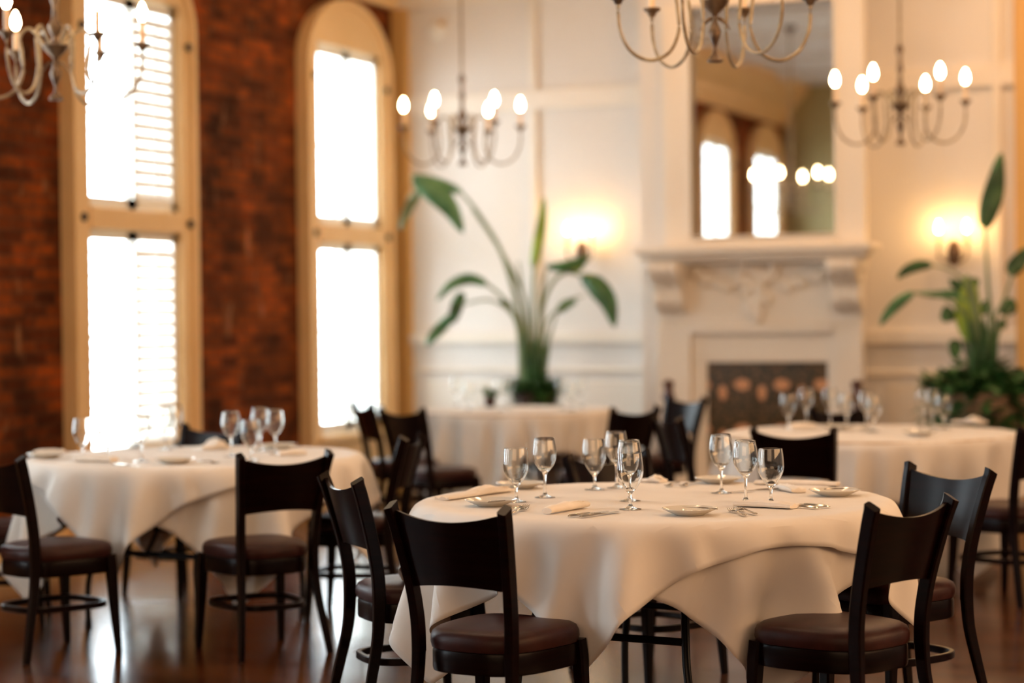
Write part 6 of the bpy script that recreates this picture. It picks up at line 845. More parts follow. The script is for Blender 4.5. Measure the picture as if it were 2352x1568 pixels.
LONG_CLOTH = [
-16,27,30,26,21,19,28,25,13,11,28,30,20,23,32,23,7,4,16,38,39,38,39,13,-7,26,40,28,0,4,26,41,41,38,20,-12,-25,-23,-9,16,33,37,38,31,6,-22,-27,-25,-20,-4,17,28,28,22,-21,-4,-3,3,4,1,-6,5,7,-1,-7,2,4,-2,-1,7,7,0,-3,-4,1,0,1,5,3,-1,0,0,4,2,2,0,0,-4,-6,-2,0,5,9,6,2,1,-3,-13,-16,-3,0,4,13,17,9,0,-5,-7,
-14,-5,-6,-2,4,3,-2,-4,9,5,-7,-3,5,1,-3,3,9,2,-2,-4,-1,2,0,3,3,1,0,0,2,4,1,1,-2,-3,-5,-2,0,8,9,5,0,0,-8,-16,-10,-2,5,11,16,11,2,-4,-10,-17,-12,-2,-4,-7,-2,5,3,-5,0,11,-1,-8,2,4,-3,1,7,8,-4,-4,0,1,0,2,5,0,0,0,1,5,2,-1,-2,-4,-4,-3,5,10,6,2,2,-5,-13,-13,-5,2,10,16,13,3,-4,-11,-17,-15,
-16,3,-1,-4,-6,-2,5,2,-6,3,9,-5,-4,4,0,-2,5,9,1,-4,-1,-1,0,2,5,1,0,1,5,2,0,0,-6,-3,-2,-2,10,7,3,3,-1,-9,-15,-10,0,10,16,13,4,-3,-11,-18,-15,-6,-27,7,5,1,-5,-5,-1,4,0,-5,8,4,-6,0,2,-1,0,8,8,-7,-1,0,0,1,6,2,-1,-1,5,6,-2,-3,-6,-1,-2,3,11,4,2,2,-4,-14,-14,-2,7,15,14,6,-2,-12,-19,-15,-5,-1,
-25,-3,5,6,2,-4,-6,0,5,-1,-4,8,0,-4,2,-1,0,1,12,-1,0,-3,-1,5,6,-1,-2,-4,8,5,0,-6,-5,2,-5,16,3,3,1,0,-11,-16,-6,5,14,15,7,-2,-12,-19,-14,-5,1,9,-13,-10,-5,3,6,3,-3,-7,0,6,-2,-1,6,-4,2,1,-1,-2,7,5,-1,1,-3,2,8,2,-6,4,4,1,-1,-7,-1,1,5,12,0,3,-2,-4,-15,-11,3,12,15,9,-2,-11,-20,-15,-4,4,13,19,
-6,-4,-10,-8,2,5,4,-2,-7,0,5,-2,1,4,-3,2,-1,0,-1,15,-3,-5,-5,-3,1,-1,-1,2,0,1,2,4,8,1,15,-3,8,0,-2,-15,-19,4,14,14,10,0,-13,-21,-14,-1,6,15,18,12,-6,1,-2,-9,-11,-1,5,5,-1,-8,1,4,-1,2,-1,0,1,5,-2,-3,-3,-4,-1,0,0,0,0,0,0,0,0,0,3,3,14,17,2,-7,3,-16,9,2,8,8,4,-15,-19,-13,-1,8,17,18,10,2,
-18,6,4,2,-6,-11,-5,3,5,2,-9,1,3,1,2,-1,-1,-4,-2,-1,-1,1,0,-1,0,1,-1,0,1,-1,0,0,0,0,0,6,15,11,-12,7,3,8,6,5,-17,-15,-13,2,11,18,15,7,0,-4,-33,6,7,6,4,-1,-10,-7,0,4,4,-6,-1,1,1,0,-3,-1,0,-1,1,-1,0,1,-1,0,1,-1,0,1,-1,1,0,-1,0,0,0,9,18,6,3,5,3,-13,-12,-15,5,12,18,14,3,-4,-10,-15,
-28,-5,1,4,7,5,3,-6,-8,-3,3,3,-3,0,0,-2,0,-1,0,0,0,1,-1,0,1,-1,0,1,-1,0,1,-1,0,1,-1,0,1,-1,5,15,11,5,-8,-9,-12,7,12,17,10,-1,-9,-15,-16,-12,-20,-4,-6,-3,1,4,5,5,-1,-6,-6,1,2,-1,0,-1,0,1,-1,1,-1,0,1,-1,0,1,-1,0,1,-1,0,1,-1,0,1,-1,0,1,-2,4,14,8,-1,-7,4,8,15,7,-6,-14,-16,-13,-6,0,
-21,2,-2,-5,-6,-1,1,2,5,-1,-2,-3,1,1,-1,1,-1,0,1,-1,1,-1,0,1,-1,0,1,-1,0,1,-1,0,1,-1,0,1,-1,0,1,-2,3,14,7,5,1,15,1,-10,-16,-14,-6,1,7,9,-32,3,4,3,-1,-7,-4,0,-1,3,0,2,0,0,1,-1,1,-1,0,1,-1,1,0,-1,1,-1,0,1,-1,0,1,-1,0,1,-1,0,1,-1,0,1,-1,2,16,9,11,-8,-4,-17,-6,1,10,12,11,7,
-28,-4,-2,1,3,4,-1,-6,0,-1,2,2,1,-1,0,0,0,1,-1,0,1,-1,0,1,-1,1,-1,0,1,-1,0,1,-1,0,1,-1,0,1,-1,0,1,-2,4,17,-1,5,-17,0,9,14,10,3,-2,-6,-24,1,-1,-3,-4,-5,1,4,-3,0,4,0,0,1,-1,1,-1,0,1,-1,0,1,-1,0,1,-1,1,-1,0,1,-1,0,1,-1,0,1,-1,0,1,-1,0,1,-2,7,19,-15,7,17,4,-3,-9,-11,-10,-7,
-36,1,2,2,3,2,-6,-4,-1,5,2,1,-1,0,1,-1,1,-1,0,1,-1,0,1,-1,0,1,-1,1,-1,0,1,-1,0,1,-1,0,1,-1,0,1,-1,0,1,-1,11,10,9,-11,-8,-9,-7,-3,-2,1,-35,-1,-1,-1,1,2,6,1,-4,1,2,-1,1,-1,0,1,-1,1,-1,0,1,-1,0,1,-1,0,1,-1,1,-1,0,1,-1,0,1,-1,0,1,-1,0,1,-1,0,0,2,18,-18,-4,-3,0,3,5,5,6,
-7,-8,-7,-7,-5,-2,-2,1,5,2,0,0,0,1,-1,0,1,-1,1,-1,0,1,-1,0,1,-1,0,1,-1,1,0,-1,1,-1,0,1,-1,0,1,-1,0,1,-1,1,-2,7,10,0,1,6,7,8,7,6,9,-2,-5,-7,-8,-8,-7,-7,4,2,-1,1,-1,0,1,-1,0,1,-1,1,-1,0,1,-1,0,1,-1,0,1,-1,0,0,0,1,-1,0,1,-1,0,1,-1,0,0,0,1,3,15,3,11,8,3,-1,0,-2,
-15,-1,1,2,-1,-4,-6,-7,1,0,1,-1,1,-1,0,1,-1,0,0,0,1,-1,0,1,-1,0,1,-1,0,1,-1,1,-1,0,1,-1,0,1,-1,0,1,-1,1,-1,0,0,9,9,2,-2,-4,-3,-4,-4,-39,1,1,2,-1,0,0,4,2,0,0,0,0,1,-1,0,1,-1,1,-1,0,1,-1,0,1,-1,0,1,-1,0,1,-1,1,-1,0,1,-1,0,1,-1,0,0,0,1,-1,1,2,-1,-1,-7,-2,-2,-1,-1,
-41,0,1,0,2,2,0,4,2,1,-1,1,-1,0,1,-1,0,1,-1,1,-1,0,1,-1,0,1,-1,0,1,-1,0,1,-1,1,-1,0,1,-1,0,1,-1,1,-1,0,1,-1,3,4,-9,-4,-2,-1,-1,-1,-42,1,-1,1,1,1,3,5,1,0,1,-1,1,-1,0,1,-1,0,1,-1,1,-1,0,1,-1,0,1,-1,0,1,-1,0,1,-1,1,-1,0,1,-1,0,0,0,1,-1,0,1,1,3,-4,1,-1,3,2,4,
-41,-1,1,-1,2,3,4,2,2,-1,0,1,-1,1,-1,0,1,-1,0,0,0,1,-1,0,1,-1,0,1,-1,0,1,-1,0,0,0,1,-1,0,1,-1,1,-1,0,1,-1,0,0,3,2,7,9,8,6,3,-25,0,-1,1,-2,-2,-1,1,-1,1,-1,0,0,0,1,-1,0,1,-1,1,-1,0,1,-1,0,1,-1,0,1,-1,0,1,-1,1,-1,0,1,-1,0,1,-1,1,-1,0,1,-1,1,7,14,6,3,-1,2,3,
9,-2,0,-3,-3,-8,-15,-8,0,0,1,-1,1,-1,0,1,-1,0,1,-1,1,-1,0,1,-1,0,1,-1,0,1,-1,0,0,0,1,-1,0,1,-1,0,0,0,1,-1,0,0,0,-1,-2,-1,-2,0,-2,-1,8,-3,-6,-6,-8,-6,-3,-4,-1,-1,0,1,-1,1,-1,0,1,-1,0,0,0,1,-1,0,1,-1,0,1,-1,0,1,-1,1,-1,0,1,-1,0,1,-1,1,-1,0,1,-1,1,-1,-3,-4,-2,0,-1,0,0,
-8,-5,-5,-3,-3,-1,3,-6,-2,1,-1,0,0,0,1,-1,0,1,-1,1,-1,0,1,-1,0,1,-1,0,1,-1,0,1,-1,1,-1,0,1,-1,0,1,-1,1,-1,0,1,-1,-1,0,4,0,0,-1,-1,-1,-30,0,1,1,2,2,2,-4,-3,-1,1,-1,1,-1,0,1,-1,0,1,-1,1,-1,0,1,-1,0,1,-1,0,1,-1,0,0,0,1,-1,0,1,-1,0,0,0,1,-1,0,0,-1,-1,6,4,3,3,3,2,
-40,1,1,0,3,2,2,3,-2,0,0,0,0,1,-1,0,1,-1,0,0,0,1,-1,0,1,-1,0,1,-1,0,1,-1,1,-1,0,1,-1,0,1,-1,1,-1,0,1,-1,0,-2,-4,-1,1,1,2,2,3,-41,-1,0,3,2,4,4,4,-4,0,-1,1,-1,0,1,-1,0,1,-1,1,-1,0,1,-1,0,1,-1,0,1,-1,0,1,-1,1,-1,0,1,-1,0,1,-1,1,-1,0,0,0,-4,-5,-1,-1,1,0,1,0,
-36,5,6,5,7,6,5,-2,-22,-4,1,-1,1,-1,0,1,-1,0,0,0,1,-1,0,1,-1,0,1,-1,0,1,-1,0,1,-1,1,-1,0,1,-1,0,0,0,1,-1,1,-2,-3,-2,-2,-1,-1,0,0,1,-2,5,4,3,2,-2,-10,-12,-7,-12,1,0,0,1,-1,0,1,-1,1,-1,0,1,-1,0,1,-1,0,1,-1,0,1,-1,0,0,0,1,-1,0,1,-1,1,-1,0,1,0,-2,-3,16,8,-1,-7,-5,-5,-4,
18,0,-1,-3,-10,-10,-9,-3,10,-18,-4,1,-1,0,1,-1,0,1,-1,1,-1,0,1,-1,0,1,-1,0,1,-1,0,1,-1,1,-1,0,1,-1,0,1,-1,1,-1,0,-1,-2,-1,-1,6,14,12,6,0,-2,17,-5,-8,-10,-7,-5,1,1,-9,8,-12,-1,1,-1,0,1,-1,0,0,0,1,-1,0,1,-1,0,1,-1,0,1,-1,0,1,-1,1,-1,0,1,-1,0,0,0,1,-1,-2,-5,4,1,-1,0,6,8,12,8,
-1,-9,-9,-7,-4,-2,-1,4,17,3,-12,-9,0,0,0,0,1,-1,1,-1,0,1,-1,0,1,-1,0,1,-1,0,1,-1,0,1,-1,1,-1,0,1,-1,1,-1,0,0,-3,0,-1,-1,-1,0,0,1,3,9,-27,-5,-3,-1,0,4,8,13,4,1,0,-19,-6,2,-1,0,0,1,-1,1,0,-1,1,-1,0,1,-1,0,1,-1,0,1,-1,0,1,-1,1,-1,0,1,-1,1,-1,-1,-2,5,0,-4,-1,0,0,0,-1,-1,
-38,0,0,4,8,10,11,7,4,-3,-9,-3,-17,-5,2,0,-1,0,1,-1,0,1,-1,1,-1,0,1,-1,0,1,-1,0,1,-1,0,0,0,1,-1,0,1,-1,-1,-2,1,0,7,3,-5,-5,-2,1,1,1,-38,2,8,10,12,11,9,5,-5,-11,-2,-7,-5,-15,-4,0,1,-1,0,1,-1,0,1,-1,1,-1,0,1,-1,0,1,-1,0,1,-1,1,-1,0,1,-1,0,0,0,-1,3,-3,0,6,7,-1,-6,-6,-2,-2,
-32,12,13,13,9,7,1,-9,-11,-4,-10,7,-1,-4,-17,-4,0,1,-1,0,1,-1,0,1,-1,1,-1,0,1,-1,0,1,-1,0,1,-1,1,-1,0,1,0,1,1,-2,0,5,-4,-3,4,9,4,-2,-6,-5,-7,13,10,6,3,-3,-9,-12,-11,-12,14,-2,8,-1,-2,-18,-7,0,1,-1,0,1,-1,0,1,-1,1,-1,0,1,-1,0,1,-1,0,1,-1,1,0,0,2,0,-1,6,-9,3,6,-2,-6,0,8,9,3,-2,
18,5,3,0,-4,-10,-14,-12,-11,14,-5,16,1,8,-6,-1,-21,-10,-1,1,-1,0,1,-1,0,1,-1,1,-1,0,1,-1,0,1,0,-1,1,1,2,5,-4,-3,2,-2,12,-15,2,8,1,-7,-4,4,9,6,27,0,-1,-6,-11,-15,-13,-7,7,1,19,4,13,-5,-3,-15,11,-11,-17,-7,0,0,-1,1,-1,0,1,-1,1,-1,0,1,0,-1,0,3,2,4,1,-2,4,-6,-4,3,0,8,-11,0,7,4,-5,-7,-2,8,
27,-2,-7,-13,-15,-11,-5,4,8,17,9,9,-9,-13,-12,13,10,1,-4,-20,-5,-5,-4,-2,1,-1,0,0,0,1,-1,1,1,3,3,2,3,-5,-1,0,2,4,-8,-4,1,5,2,-8,0,7,6,-3,-6,-7,24,-8,-15,-14,-11,-3,3,10,17,11,8,-7,-17,-12,8,16,1,-1,-21,11,7,-7,-8,-4,-5,-5,1,1,0,1,2,-3,2,6,3,-5,-5,0,2,-3,-1,5,1,-9,-4,3,6,0,-7,-2,6,7,1,-3,
13,-15,-15,-8,-2,2,11,16,14,8,-6,-16,-14,2,15,7,-4,-15,0,12,-1,-6,7,5,-3,-15,4,3,0,1,-1,-9,-4,0,2,5,-11,-1,2,0,-5,3,7,-4,-9,-2,4,5,-2,-6,-2,5,7,2,-6,-15,-5,-2,3,10,16,15,7,-3,-14,-17,-3,12,14,1,-13,-13,11,9,-4,-1,6,1,-7,-6,-1,4,0,1,-6,-7,0,0,1,1,2,-8,-2,2,-2,-2,5,6,-6,-10,0,4,5,-2,-6,-3,3,7,
-25,-2,-1,3,8,16,16,8,-1,-11,-18,-9,7,15,8,-6,-16,-2,12,3,-2,1,4,1,-8,-6,-1,4,2,0,-6,-6,-2,0,0,2,4,-5,-6,3,0,-5,1,8,3,-8,-9,0,6,3,-2,-6,-4,3,-29,0,3,8,17,16,7,0,-7,-19,-12,2,13,14,0,-12,-11,3,11,1,-1,2,2,-3,-7,-2,-1,1,4,-1,-4,-5,-3,0,-1,2,2,0,-6,-2,3,-4,-3,5,7,0,-9,-7,1,6,3,-2,-5,-6,
-28,3,7,15,16,9,2,-5,-18,-14,-3,8,15,7,-5,-14,-4,4,9,0,0,2,3,-4,-7,-2,0,-1,3,0,-3,-4,-4,0,-1,0,4,1,-6,-4,3,1,-6,0,9,4,-4,-8,-7,4,5,2,-2,-5,-24,5,14,17,9,2,-2,-15,-16,-6,2,13,14,1,-10,-11,-2,8,6,0,-1,3,1,-4,-4,-4,0,0,1,0,-1,-3,-5,-1,-1,0,3,1,-1,-7,1,2,-2,-5,4,8,1,-5,-7,-6,4,6,1,-1,
-808,14,-1,-15,-24,-25,-8,18,32,32,15,-20,-30,-28,-5,28,39,39,36,12,-10,-13,-1,29,41,27,1,30,42,41,26,-1,-5,12,33,36,29,31,36,32,17,6,8,19,32,23,19,19,26,29,24,12,14,21,-20,6,13,13,7,0,-13,-18,-8,1,11,18,3,-1,-10,-11,-3,0,1,7,5,1,0,-2,0,1,2,0,-1,0,-1,-1,4,7,3,-1,1,2,1,-4,-3,0,4,9,-2,-3,0,4,3,-2,-8,1,5,5,
-26,4,9,13,13,6,-3,-16,-16,-4,5,16,11,0,-6,-12,-6,0,1,5,7,3,-1,-3,0,0,2,0,1,-2,-1,1,6,6,1,0,0,3,-1,-3,-3,1,10,3,-5,-2,3,6,-2,-8,-2,5,7,2,-27,1,4,10,14,14,4,-8,-18,-13,0,11,16,6,-5,-9,-9,-4,1,5,6,6,-2,-3,0,1,2,0,-1,0,-3,2,8,5,1,-2,3,1,-2,-4,-2,8,6,-2,-5,3,6,0,-6,-4,4,7,1,-7,
-24,-2,0,4,10,16,12,3,-11,-20,-8,5,15,11,0,-8,-9,-5,-1,3,4,2,2,2,-1,0,3,0,-2,-1,0,3,9,2,0,-1,3,0,-2,-3,1,8,3,-5,0,6,2,-7,-4,3,7,1,-8,-7,-6,-14,-6,0,5,9,18,12,0,-15,-18,-4,10,16,5,-6,-7,-9,-2,2,3,4,2,2,-1,-1,4,1,-2,-3,1,7,8,0,-1,2,1,-1,-2,-3,6,6,-3,-3,6,3,-5,-5,2,7,0,-8,-7,-2,
17,-18,-15,-8,-2,5,11,17,11,-2,-18,-15,2,13,12,-2,-7,0,-13,1,1,7,5,-1,-4,2,5,2,-3,-4,3,9,5,-1,-2,2,0,-1,-1,0,8,1,-4,5,4,-4,-6,2,6,0,-9,-6,2,9,31,-10,-17,-17,-9,-3,3,13,18,10,-7,-19,-11,8,16,5,-8,0,-11,-2,1,2,11,0,-6,0,8,-2,-4,0,5,11,0,0,-1,0,1,-2,0,3,5,-2,2,4,-2,-6,0,7,0,-9,-4,5,9,4,
35,-2,-8,-16,-18,-11,-4,2,13,18,9,-10,-19,-4,10,14,-4,-3,5,-20,5,12,11,5,1,0,2,-1,0,-2,0,-1,-4,-1,1,1,-3,0,2,3,0,2,5,0,-6,-1,8,-1,-9,-2,7,8,0,-5,35,-1,0,-5,-15,-20,-12,-5,1,14,15,9,-12,-17,2,9,7,-8,4,13,7,5,3,0,0,0,0,0,0,0,0,0,-2,0,-5,-6,0,1,-5,11,2,1,0,-4,-4,10,-2,-9,-1,7,7,-3,-6,-2,
28,4,2,0,-2,-11,-20,-14,-8,-2,15,12,8,-14,-11,-1,17,14,8,4,0,1,-1,1,0,-1,1,0,-1,1,0,-1,1,0,-1,-1,-6,-3,7,0,0,0,-2,-5,10,-3,-9,2,8,4,-6,-6,1,2,3,15,8,5,2,-1,-8,-19,-13,-8,-4,12,7,7,-7,9,15,6,0,0,1,-1,1,0,-1,1,0,-1,1,0,-1,1,0,-1,1,-1,1,-2,-3,0,0,1,-4,6,-1,-9,5,6,0,-6,-2,3,5,2,
-21,15,14,11,6,5,2,-5,-17,-13,-5,-4,6,5,16,10,5,-1,1,0,-1,1,0,-1,1,0,-1,1,0,-1,1,0,-1,1,-1,1,0,0,0,-2,-1,-2,3,-1,-7,6,4,-2,-4,0,4,3,-5,-5,-30,4,12,13,13,7,5,5,-1,-14,-12,-3,1,16,10,4,-1,1,0,-1,1,0,-1,1,0,-1,1,0,-1,1,0,-1,1,-1,1,0,-1,1,0,-1,0,-1,0,-2,4,2,-4,-2,2,3,-4,-7,-5,-1,
-30,-1,2,8,13,13,5,2,7,-1,-6,-5,11,9,3,-1,1,0,-1,1,0,-1,1,0,-1,1,0,-1,1,0,-1,1,-1,1,0,-1,1,0,-1,1,0,0,0,2,1,-4,0,2,-2,-7,-4,1,6,3,-8,-9,-8,-3,2,12,15,5,-3,9,-2,9,9,2,-1,1,0,-1,1,0,-1,1,0,-1,1,0,-1,1,-1,0,1,-1,1,0,-1,1,0,-1,1,0,-1,1,1,1,0,-1,1,-7,-3,2,5,3,1,1,
25,-10,-10,-13,-10,-6,6,20,6,-6,12,12,3,0,1,0,-1,1,0,-1,1,0,-1,1,0,-1,1,-1,1,0,-1,1,0,-1,1,0,-1,1,0,-1,1,0,0,3,-3,3,-7,2,4,1,0,1,0,1,32,1,-3,-3,-11,-15,-11,-6,19,3,18,6,-1,1,0,-1,1,0,-1,1,0,-1,1,-1,0,1,-1,1,0,-1,1,0,-1,1,0,-1,1,0,-1,1,-1,0,1,0,4,-6,5,2,0,1,0,-4,-7,-9,
14,3,4,3,4,1,-8,-12,-12,26,7,-1,1,0,-1,1,0,-1,1,0,-1,1,-1,1,0,-1,1,0,-1,1,0,-1,1,0,-1,1,0,-1,1,-1,1,0,-1,0,4,3,-1,-1,-4,-5,-10,-7,-3,0,13,-4,-3,0,5,6,7,4,-6,5,3,0,0,-1,1,0,-1,1,-1,0,1,-1,1,0,-1,1,0,-1,1,0,-1,1,0,-1,1,0,-1,1,-1,1,0,-1,1,0,0,5,-8,-7,-4,-1,4,5,5,3,
39,-4,-6,-7,-8,-5,1,2,12,5,0,1,-1,1,-1,0,1,-1,1,0,-1,1,0,-1,1,0,-1,1,0,-1,1,0,-1,1,-1,0,1,-1,1,0,-1,1,0,-1,0,3,4,1,-1,0,2,0,-2,-2,40,0,1,-1,-4,-5,-10,-3,9,3,0,-1,1,0,0,0,-1,1,0,-1,1,0,-1,1,0,-1,1,0,-1,1,0,-1,1,-1,1,0,-1,1,0,-1,1,0,-1,1,0,1,6,-1,2,0,-2,-1,-1,0,
32,1,1,0,0,-2,-2,-5,3,2,-1,1,0,-1,1,-1,1,0,-1,1,0,-1,1,0,-1,1,0,-1,1,0,-1,1,-1,1,0,-1,1,0,-1,1,0,-1,1,0,-1,1,3,0,0,1,-2,-3,-3,-5,10,5,3,2,0,0,-1,6,5,-1,1,0,-1,1,-1,1,0,-1,1,0,-1,1,0,-1,1,0,-1,1,0,-1,1,-1,1,0,-1,1,0,-1,1,0,-1,1,0,-1,1,-1,2,-1,-4,-10,-5,-4,-3,-3,
-3,4,5,5,5,4,1,5,3,1,-1,0,1,-1,1,0,-1,1,0,-1,1,0,-1,1,0,-1,1,-1,0,1,-1,1,0,-1,1,0,-1,1,0,-1,1,-1,0,1,-1,1,1,1,-9,-5,-4,-3,-3,-1,-5,1,2,3,1,5,11,10,2,0,0,0,-1,1,0,-1,1,0,-1,1,0,-1,1,0,-1,1,-1,1,0,-1,1,0,-1,1,0,-1,1,0,-1,1,-1,1,0,-1,1,0,1,1,-3,1,0,0,1,1,
-1,1,1,2,8,8,6,4,0,0,1,-1,1,0,-1,1,0,-1,1,0,-1,1,0,-1,1,-1,1,0,-1,1,0,-1,1,0,-1,1,0,-1,1,-1,1,0,-1,1,0,-1,1,2,2,4,2,1,0,-1,31,0,0,0,0,-2,0,1,0,0,-1,1,0,-1,1,0,-1,1,0,-1,1,-1,0,1,-1,1,0,-1,1,0,-1,1,0,-1,1,0,-1,1,-1,1,0,-1,1,0,-1,1,0,4,6,0,0,0,0,0,
40,1,0,0,0,-1,-6,-4,0,-1,1,0,-1,1,0,-1,1,0,-1,1,-1,1,0,-1,1,0,-1,1,0,-1,1,0,-1,1,0,-1,1,-1,1,0,-1,1,0,-1,1,0,-1,-1,-3,-2,-3,-2,-3,-2,41,0,0,0,-3,-2,-2,-4,-1,1,0,-1,1,0,-1,1,0,-1,1,-1,1,0,-1,1,0,-1,1,0,-1,1,0,-1,1,0,-1,1,-1,1,0,-1,1,0,-1,1,0,-1,0,-5,-9,-5,-4,-5,-3,-3,
39,-1,-1,-2,-1,-2,3,-3,-2,0,-1,1,0,-1,1,0,-1,1,-1,1,0,-1,1,0,-1,1,0,-1,1,0,-1,1,-1,0,1,-1,1,0,-1,1,0,-1,1,0,-1,1,-1,-1,3,-1,-1,-2,-2,-4,27,0,1,2,2,2,1,-3,-2,-1,1,0,-1,1,0,-1,1,-1,1,0,-1,1,0,-1,1,0,-1,1,0,-1,1,-1,1,0,-1,1,0,-1,1,0,-1,1,0,-1,1,-1,-2,-3,7,3,1,3,1,1,
7,2,1,0,4,5,5,6,-1,1,0,-1,1,-1,0,1,-1,1,0,-1,1,0,-1,1,0,-1,1,-1,0,1,-1,1,0,-1,1,0,-1,1,0,-1,1,0,-1,1,0,0,-4,-8,-5,1,3,1,2,2,-3,2,4,6,5,6,6,5,-1,0,-1,1,-1,1,0,-1,1,0,-1,1,0,-1,1,0,-1,1,-1,1,0,-1,1,0,-1,1,0,-1,1,0,-1,1,0,-1,1,-1,0,0,-7,-10,-6,-8,-4,-1,-2,1,
16,6,6,4,3,2,0,0,-5,-3,1,-1,1,0,-1,1,0,-1,1,0,-1,1,-1,0,1,-1,1,0,-1,1,0,-1,1,0,-1,1,0,-1,1,0,-1,1,-1,1,0,-3,-6,-5,-3,-3,-6,-7,-5,-5,36,1,0,0,-1,1,1,-2,-3,-4,0,1,0,-1,1,0,-1,1,0,-1,1,-1,1,0,-1,1,0,-1,1,0,-1,1,0,-1,1,0,-1,1,-1,0,1,-1,1,0,0,-7,-12,23,2,-1,-2,-3,-4,-6,
35,-1,0,2,2,-1,-2,-1,2,-5,-1,0,-1,1,0,-1,1,0,-1,1,-1,1,0,-1,1,0,-1,1,0,-1,1,0,-1,1,0,-1,1,-1,1,0,-1,1,0,-1,-2,-8,-3,-8,14,14,3,1,0,0,35,2,1,-1,-2,-2,-1,1,-5,4,-3,0,1,0,-1,1,-1,0,1,-1,1,0,-1,1,0,-1,1,0,-1,1,0,-1,1,-1,0,1,-1,1,0,-1,1,0,-1,1,-7,-20,12,3,-2,-1,9,8,5,2,
36,-2,-3,-4,-5,-3,-1,2,13,1,-3,-1,0,-1,1,-1,1,0,-1,1,0,-1,1,0,-1,1,0,-1,1,-1,0,1,-1,1,0,-1,1,0,-1,1,0,-1,1,-4,-14,0,-17,-5,1,3,4,8,9,10,24,-5,-5,-3,1,4,9,8,1,-3,2,-3,-1,1,-1,1,0,-1,1,0,-1,1,0,-1,1,0,-1,1,-1,1,0,-1,1,0,-1,1,0,-1,1,0,-1,1,-2,-14,-5,10,2,-13,-14,-8,-3,0,3,5,
7,-1,2,6,8,8,4,-1,-4,2,0,0,-1,-1,1,0,-1,1,0,-1,1,0,-1,1,-1,0,1,-1,1,0,-1,1,0,-1,1,0,-1,1,0,-1,1,-2,-12,-17,9,4,12,4,-7,-11,-12,-11,-6,-2,7,5,8,8,5,0,-5,-2,2,4,0,-2,0,0,0,-1,1,0,-1,1,-1,0,1,-1,1,0,-1,1,0,-1,1,0,-1,1,0,-1,1,0,-1,1,-3,-10,-17,2,-14,11,9,14,9,-2,-6,-10,-11,-12,
18,9,5,0,-4,-4,0,4,4,-1,-6,3,0,1,0,1,0,-1,1,-1,1,0,-1,1,0,-1,1,0,-1,1,0,-1,1,0,-1,1,0,-1,0,-3,-8,-14,2,-9,0,-17,8,13,16,13,4,-2,-6,-7,32,0,-4,-4,-2,2,5,2,-2,-10,8,0,1,-1,0,2,0,1,0,0,0,-1,1,0,-1,1,0,-1,1,0,-1,1,0,-1,1,0,-1,1,-4,-8,-12,1,-3,10,-17,-6,-14,4,12,17,15,9,2,-2,
27,-3,-2,-1,4,5,2,-5,-12,12,-1,1,-2,-3,3,0,3,2,-1,1,-1,1,0,-1,1,0,-1,1,0,-1,1,0,-1,1,-1,0,0,-6,-14,-17,6,7,8,-5,13,-18,-13,-14,0,9,16,18,12,4,21,-2,1,5,5,0,-7,-8,10,0,3,-3,-6,4,0,0,-4,3,6,1,1,-1,0,1,-1,0,1,0,-1,1,0,-1,0,0,-1,-4,-8,-14,-16,3,-6,12,9,12,1,6,-16,-16,-15,-3,4,13,19,16,
20,2,5,4,-3,-7,-5,6,4,1,-4,-7,7,1,-3,-1,-2,-1,-1,6,1,3,2,0,1,0,0,-1,1,0,-1,0,-1,-8,-7,-9,-7,8,-7,-8,-4,-4,13,10,9,7,2,-13,-16,-15,-6,1,7,19,23,5,2,-4,-6,-5,4,6,2,-5,-8,7,2,-2,1,-5,0,0,0,-2,-7,4,3,3,2,3,-3,-1,-1,-1,-1,0,-5,-17,-8,9,6,3,4,-14,-6,-7,-2,13,13,11,7,-1,-11,-17,-14,-8,-1,2,
29,1,-5,-7,-4,4,7,2,-6,-8,6,5,-3,0,-1,-4,2,0,-1,-7,2,1,-6,-5,2,7,-10,-2,0,-3,0,7,1,-5,-8,-6,14,2,10,-2,-14,-10,-6,1,13,14,11,6,-2,-9,-16,-16,-8,-3,29,-8,-6,-2,4,7,2,-6,-7,4,7,-2,-2,2,-6,0,4,-5,3,-10,3,1,-5,-4,3,0,0,-9,0,-1,3,4,0,-3,-6,-4,-2,8,11,6,-8,-14,-10,-4,3,14,15,11,5,-2,-9,-15,-16,-9,
17,-4,0,4,7,3,-6,-7,1,9,-1,-4,3,-3,-5,4,-2,1,-1,-5,1,-2,-5,-2,2,1,2,-9,-3,1,3,1,1,1,-7,-6,-2,4,10,10,1,-12,-15,-7,-2,5,14,16,9,3,-1,-7,-15,-16,11,1,4,7,4,-5,-8,0,8,3,-6,1,2,-6,-2,5,-2,1,-3,-4,1,-2,-4,0,0,0,0,-4,-6,1,3,0,2,2,-5,-8,-3,1,8,12,6,-5,-14,-14,-6,1,6,14,17,9,2,-2,-6,-13,
13,4,6,5,-5,-8,-2,6,6,-4,-2,3,-2,-7,5,1,-2,3,-8,-1,1,-3,-4,1,0,0,-1,0,-6,0,1,0,2,0,-1,-7,-5,-1,5,11,10,0,-8,-17,-11,-2,2,7,16,16,7,2,-1,-6,19,5,4,-4,-8,-4,4,9,-1,-5,2,3,-8,-1,5,-1,-1,1,-9,1,0,-2,-4,2,-1,-1,0,-1,-3,-3,2,0,1,1,-1,-5,-7,0,1,10,11,4,-3,-11,-19,-5,-1,3,7,17,16,5,1,-1,
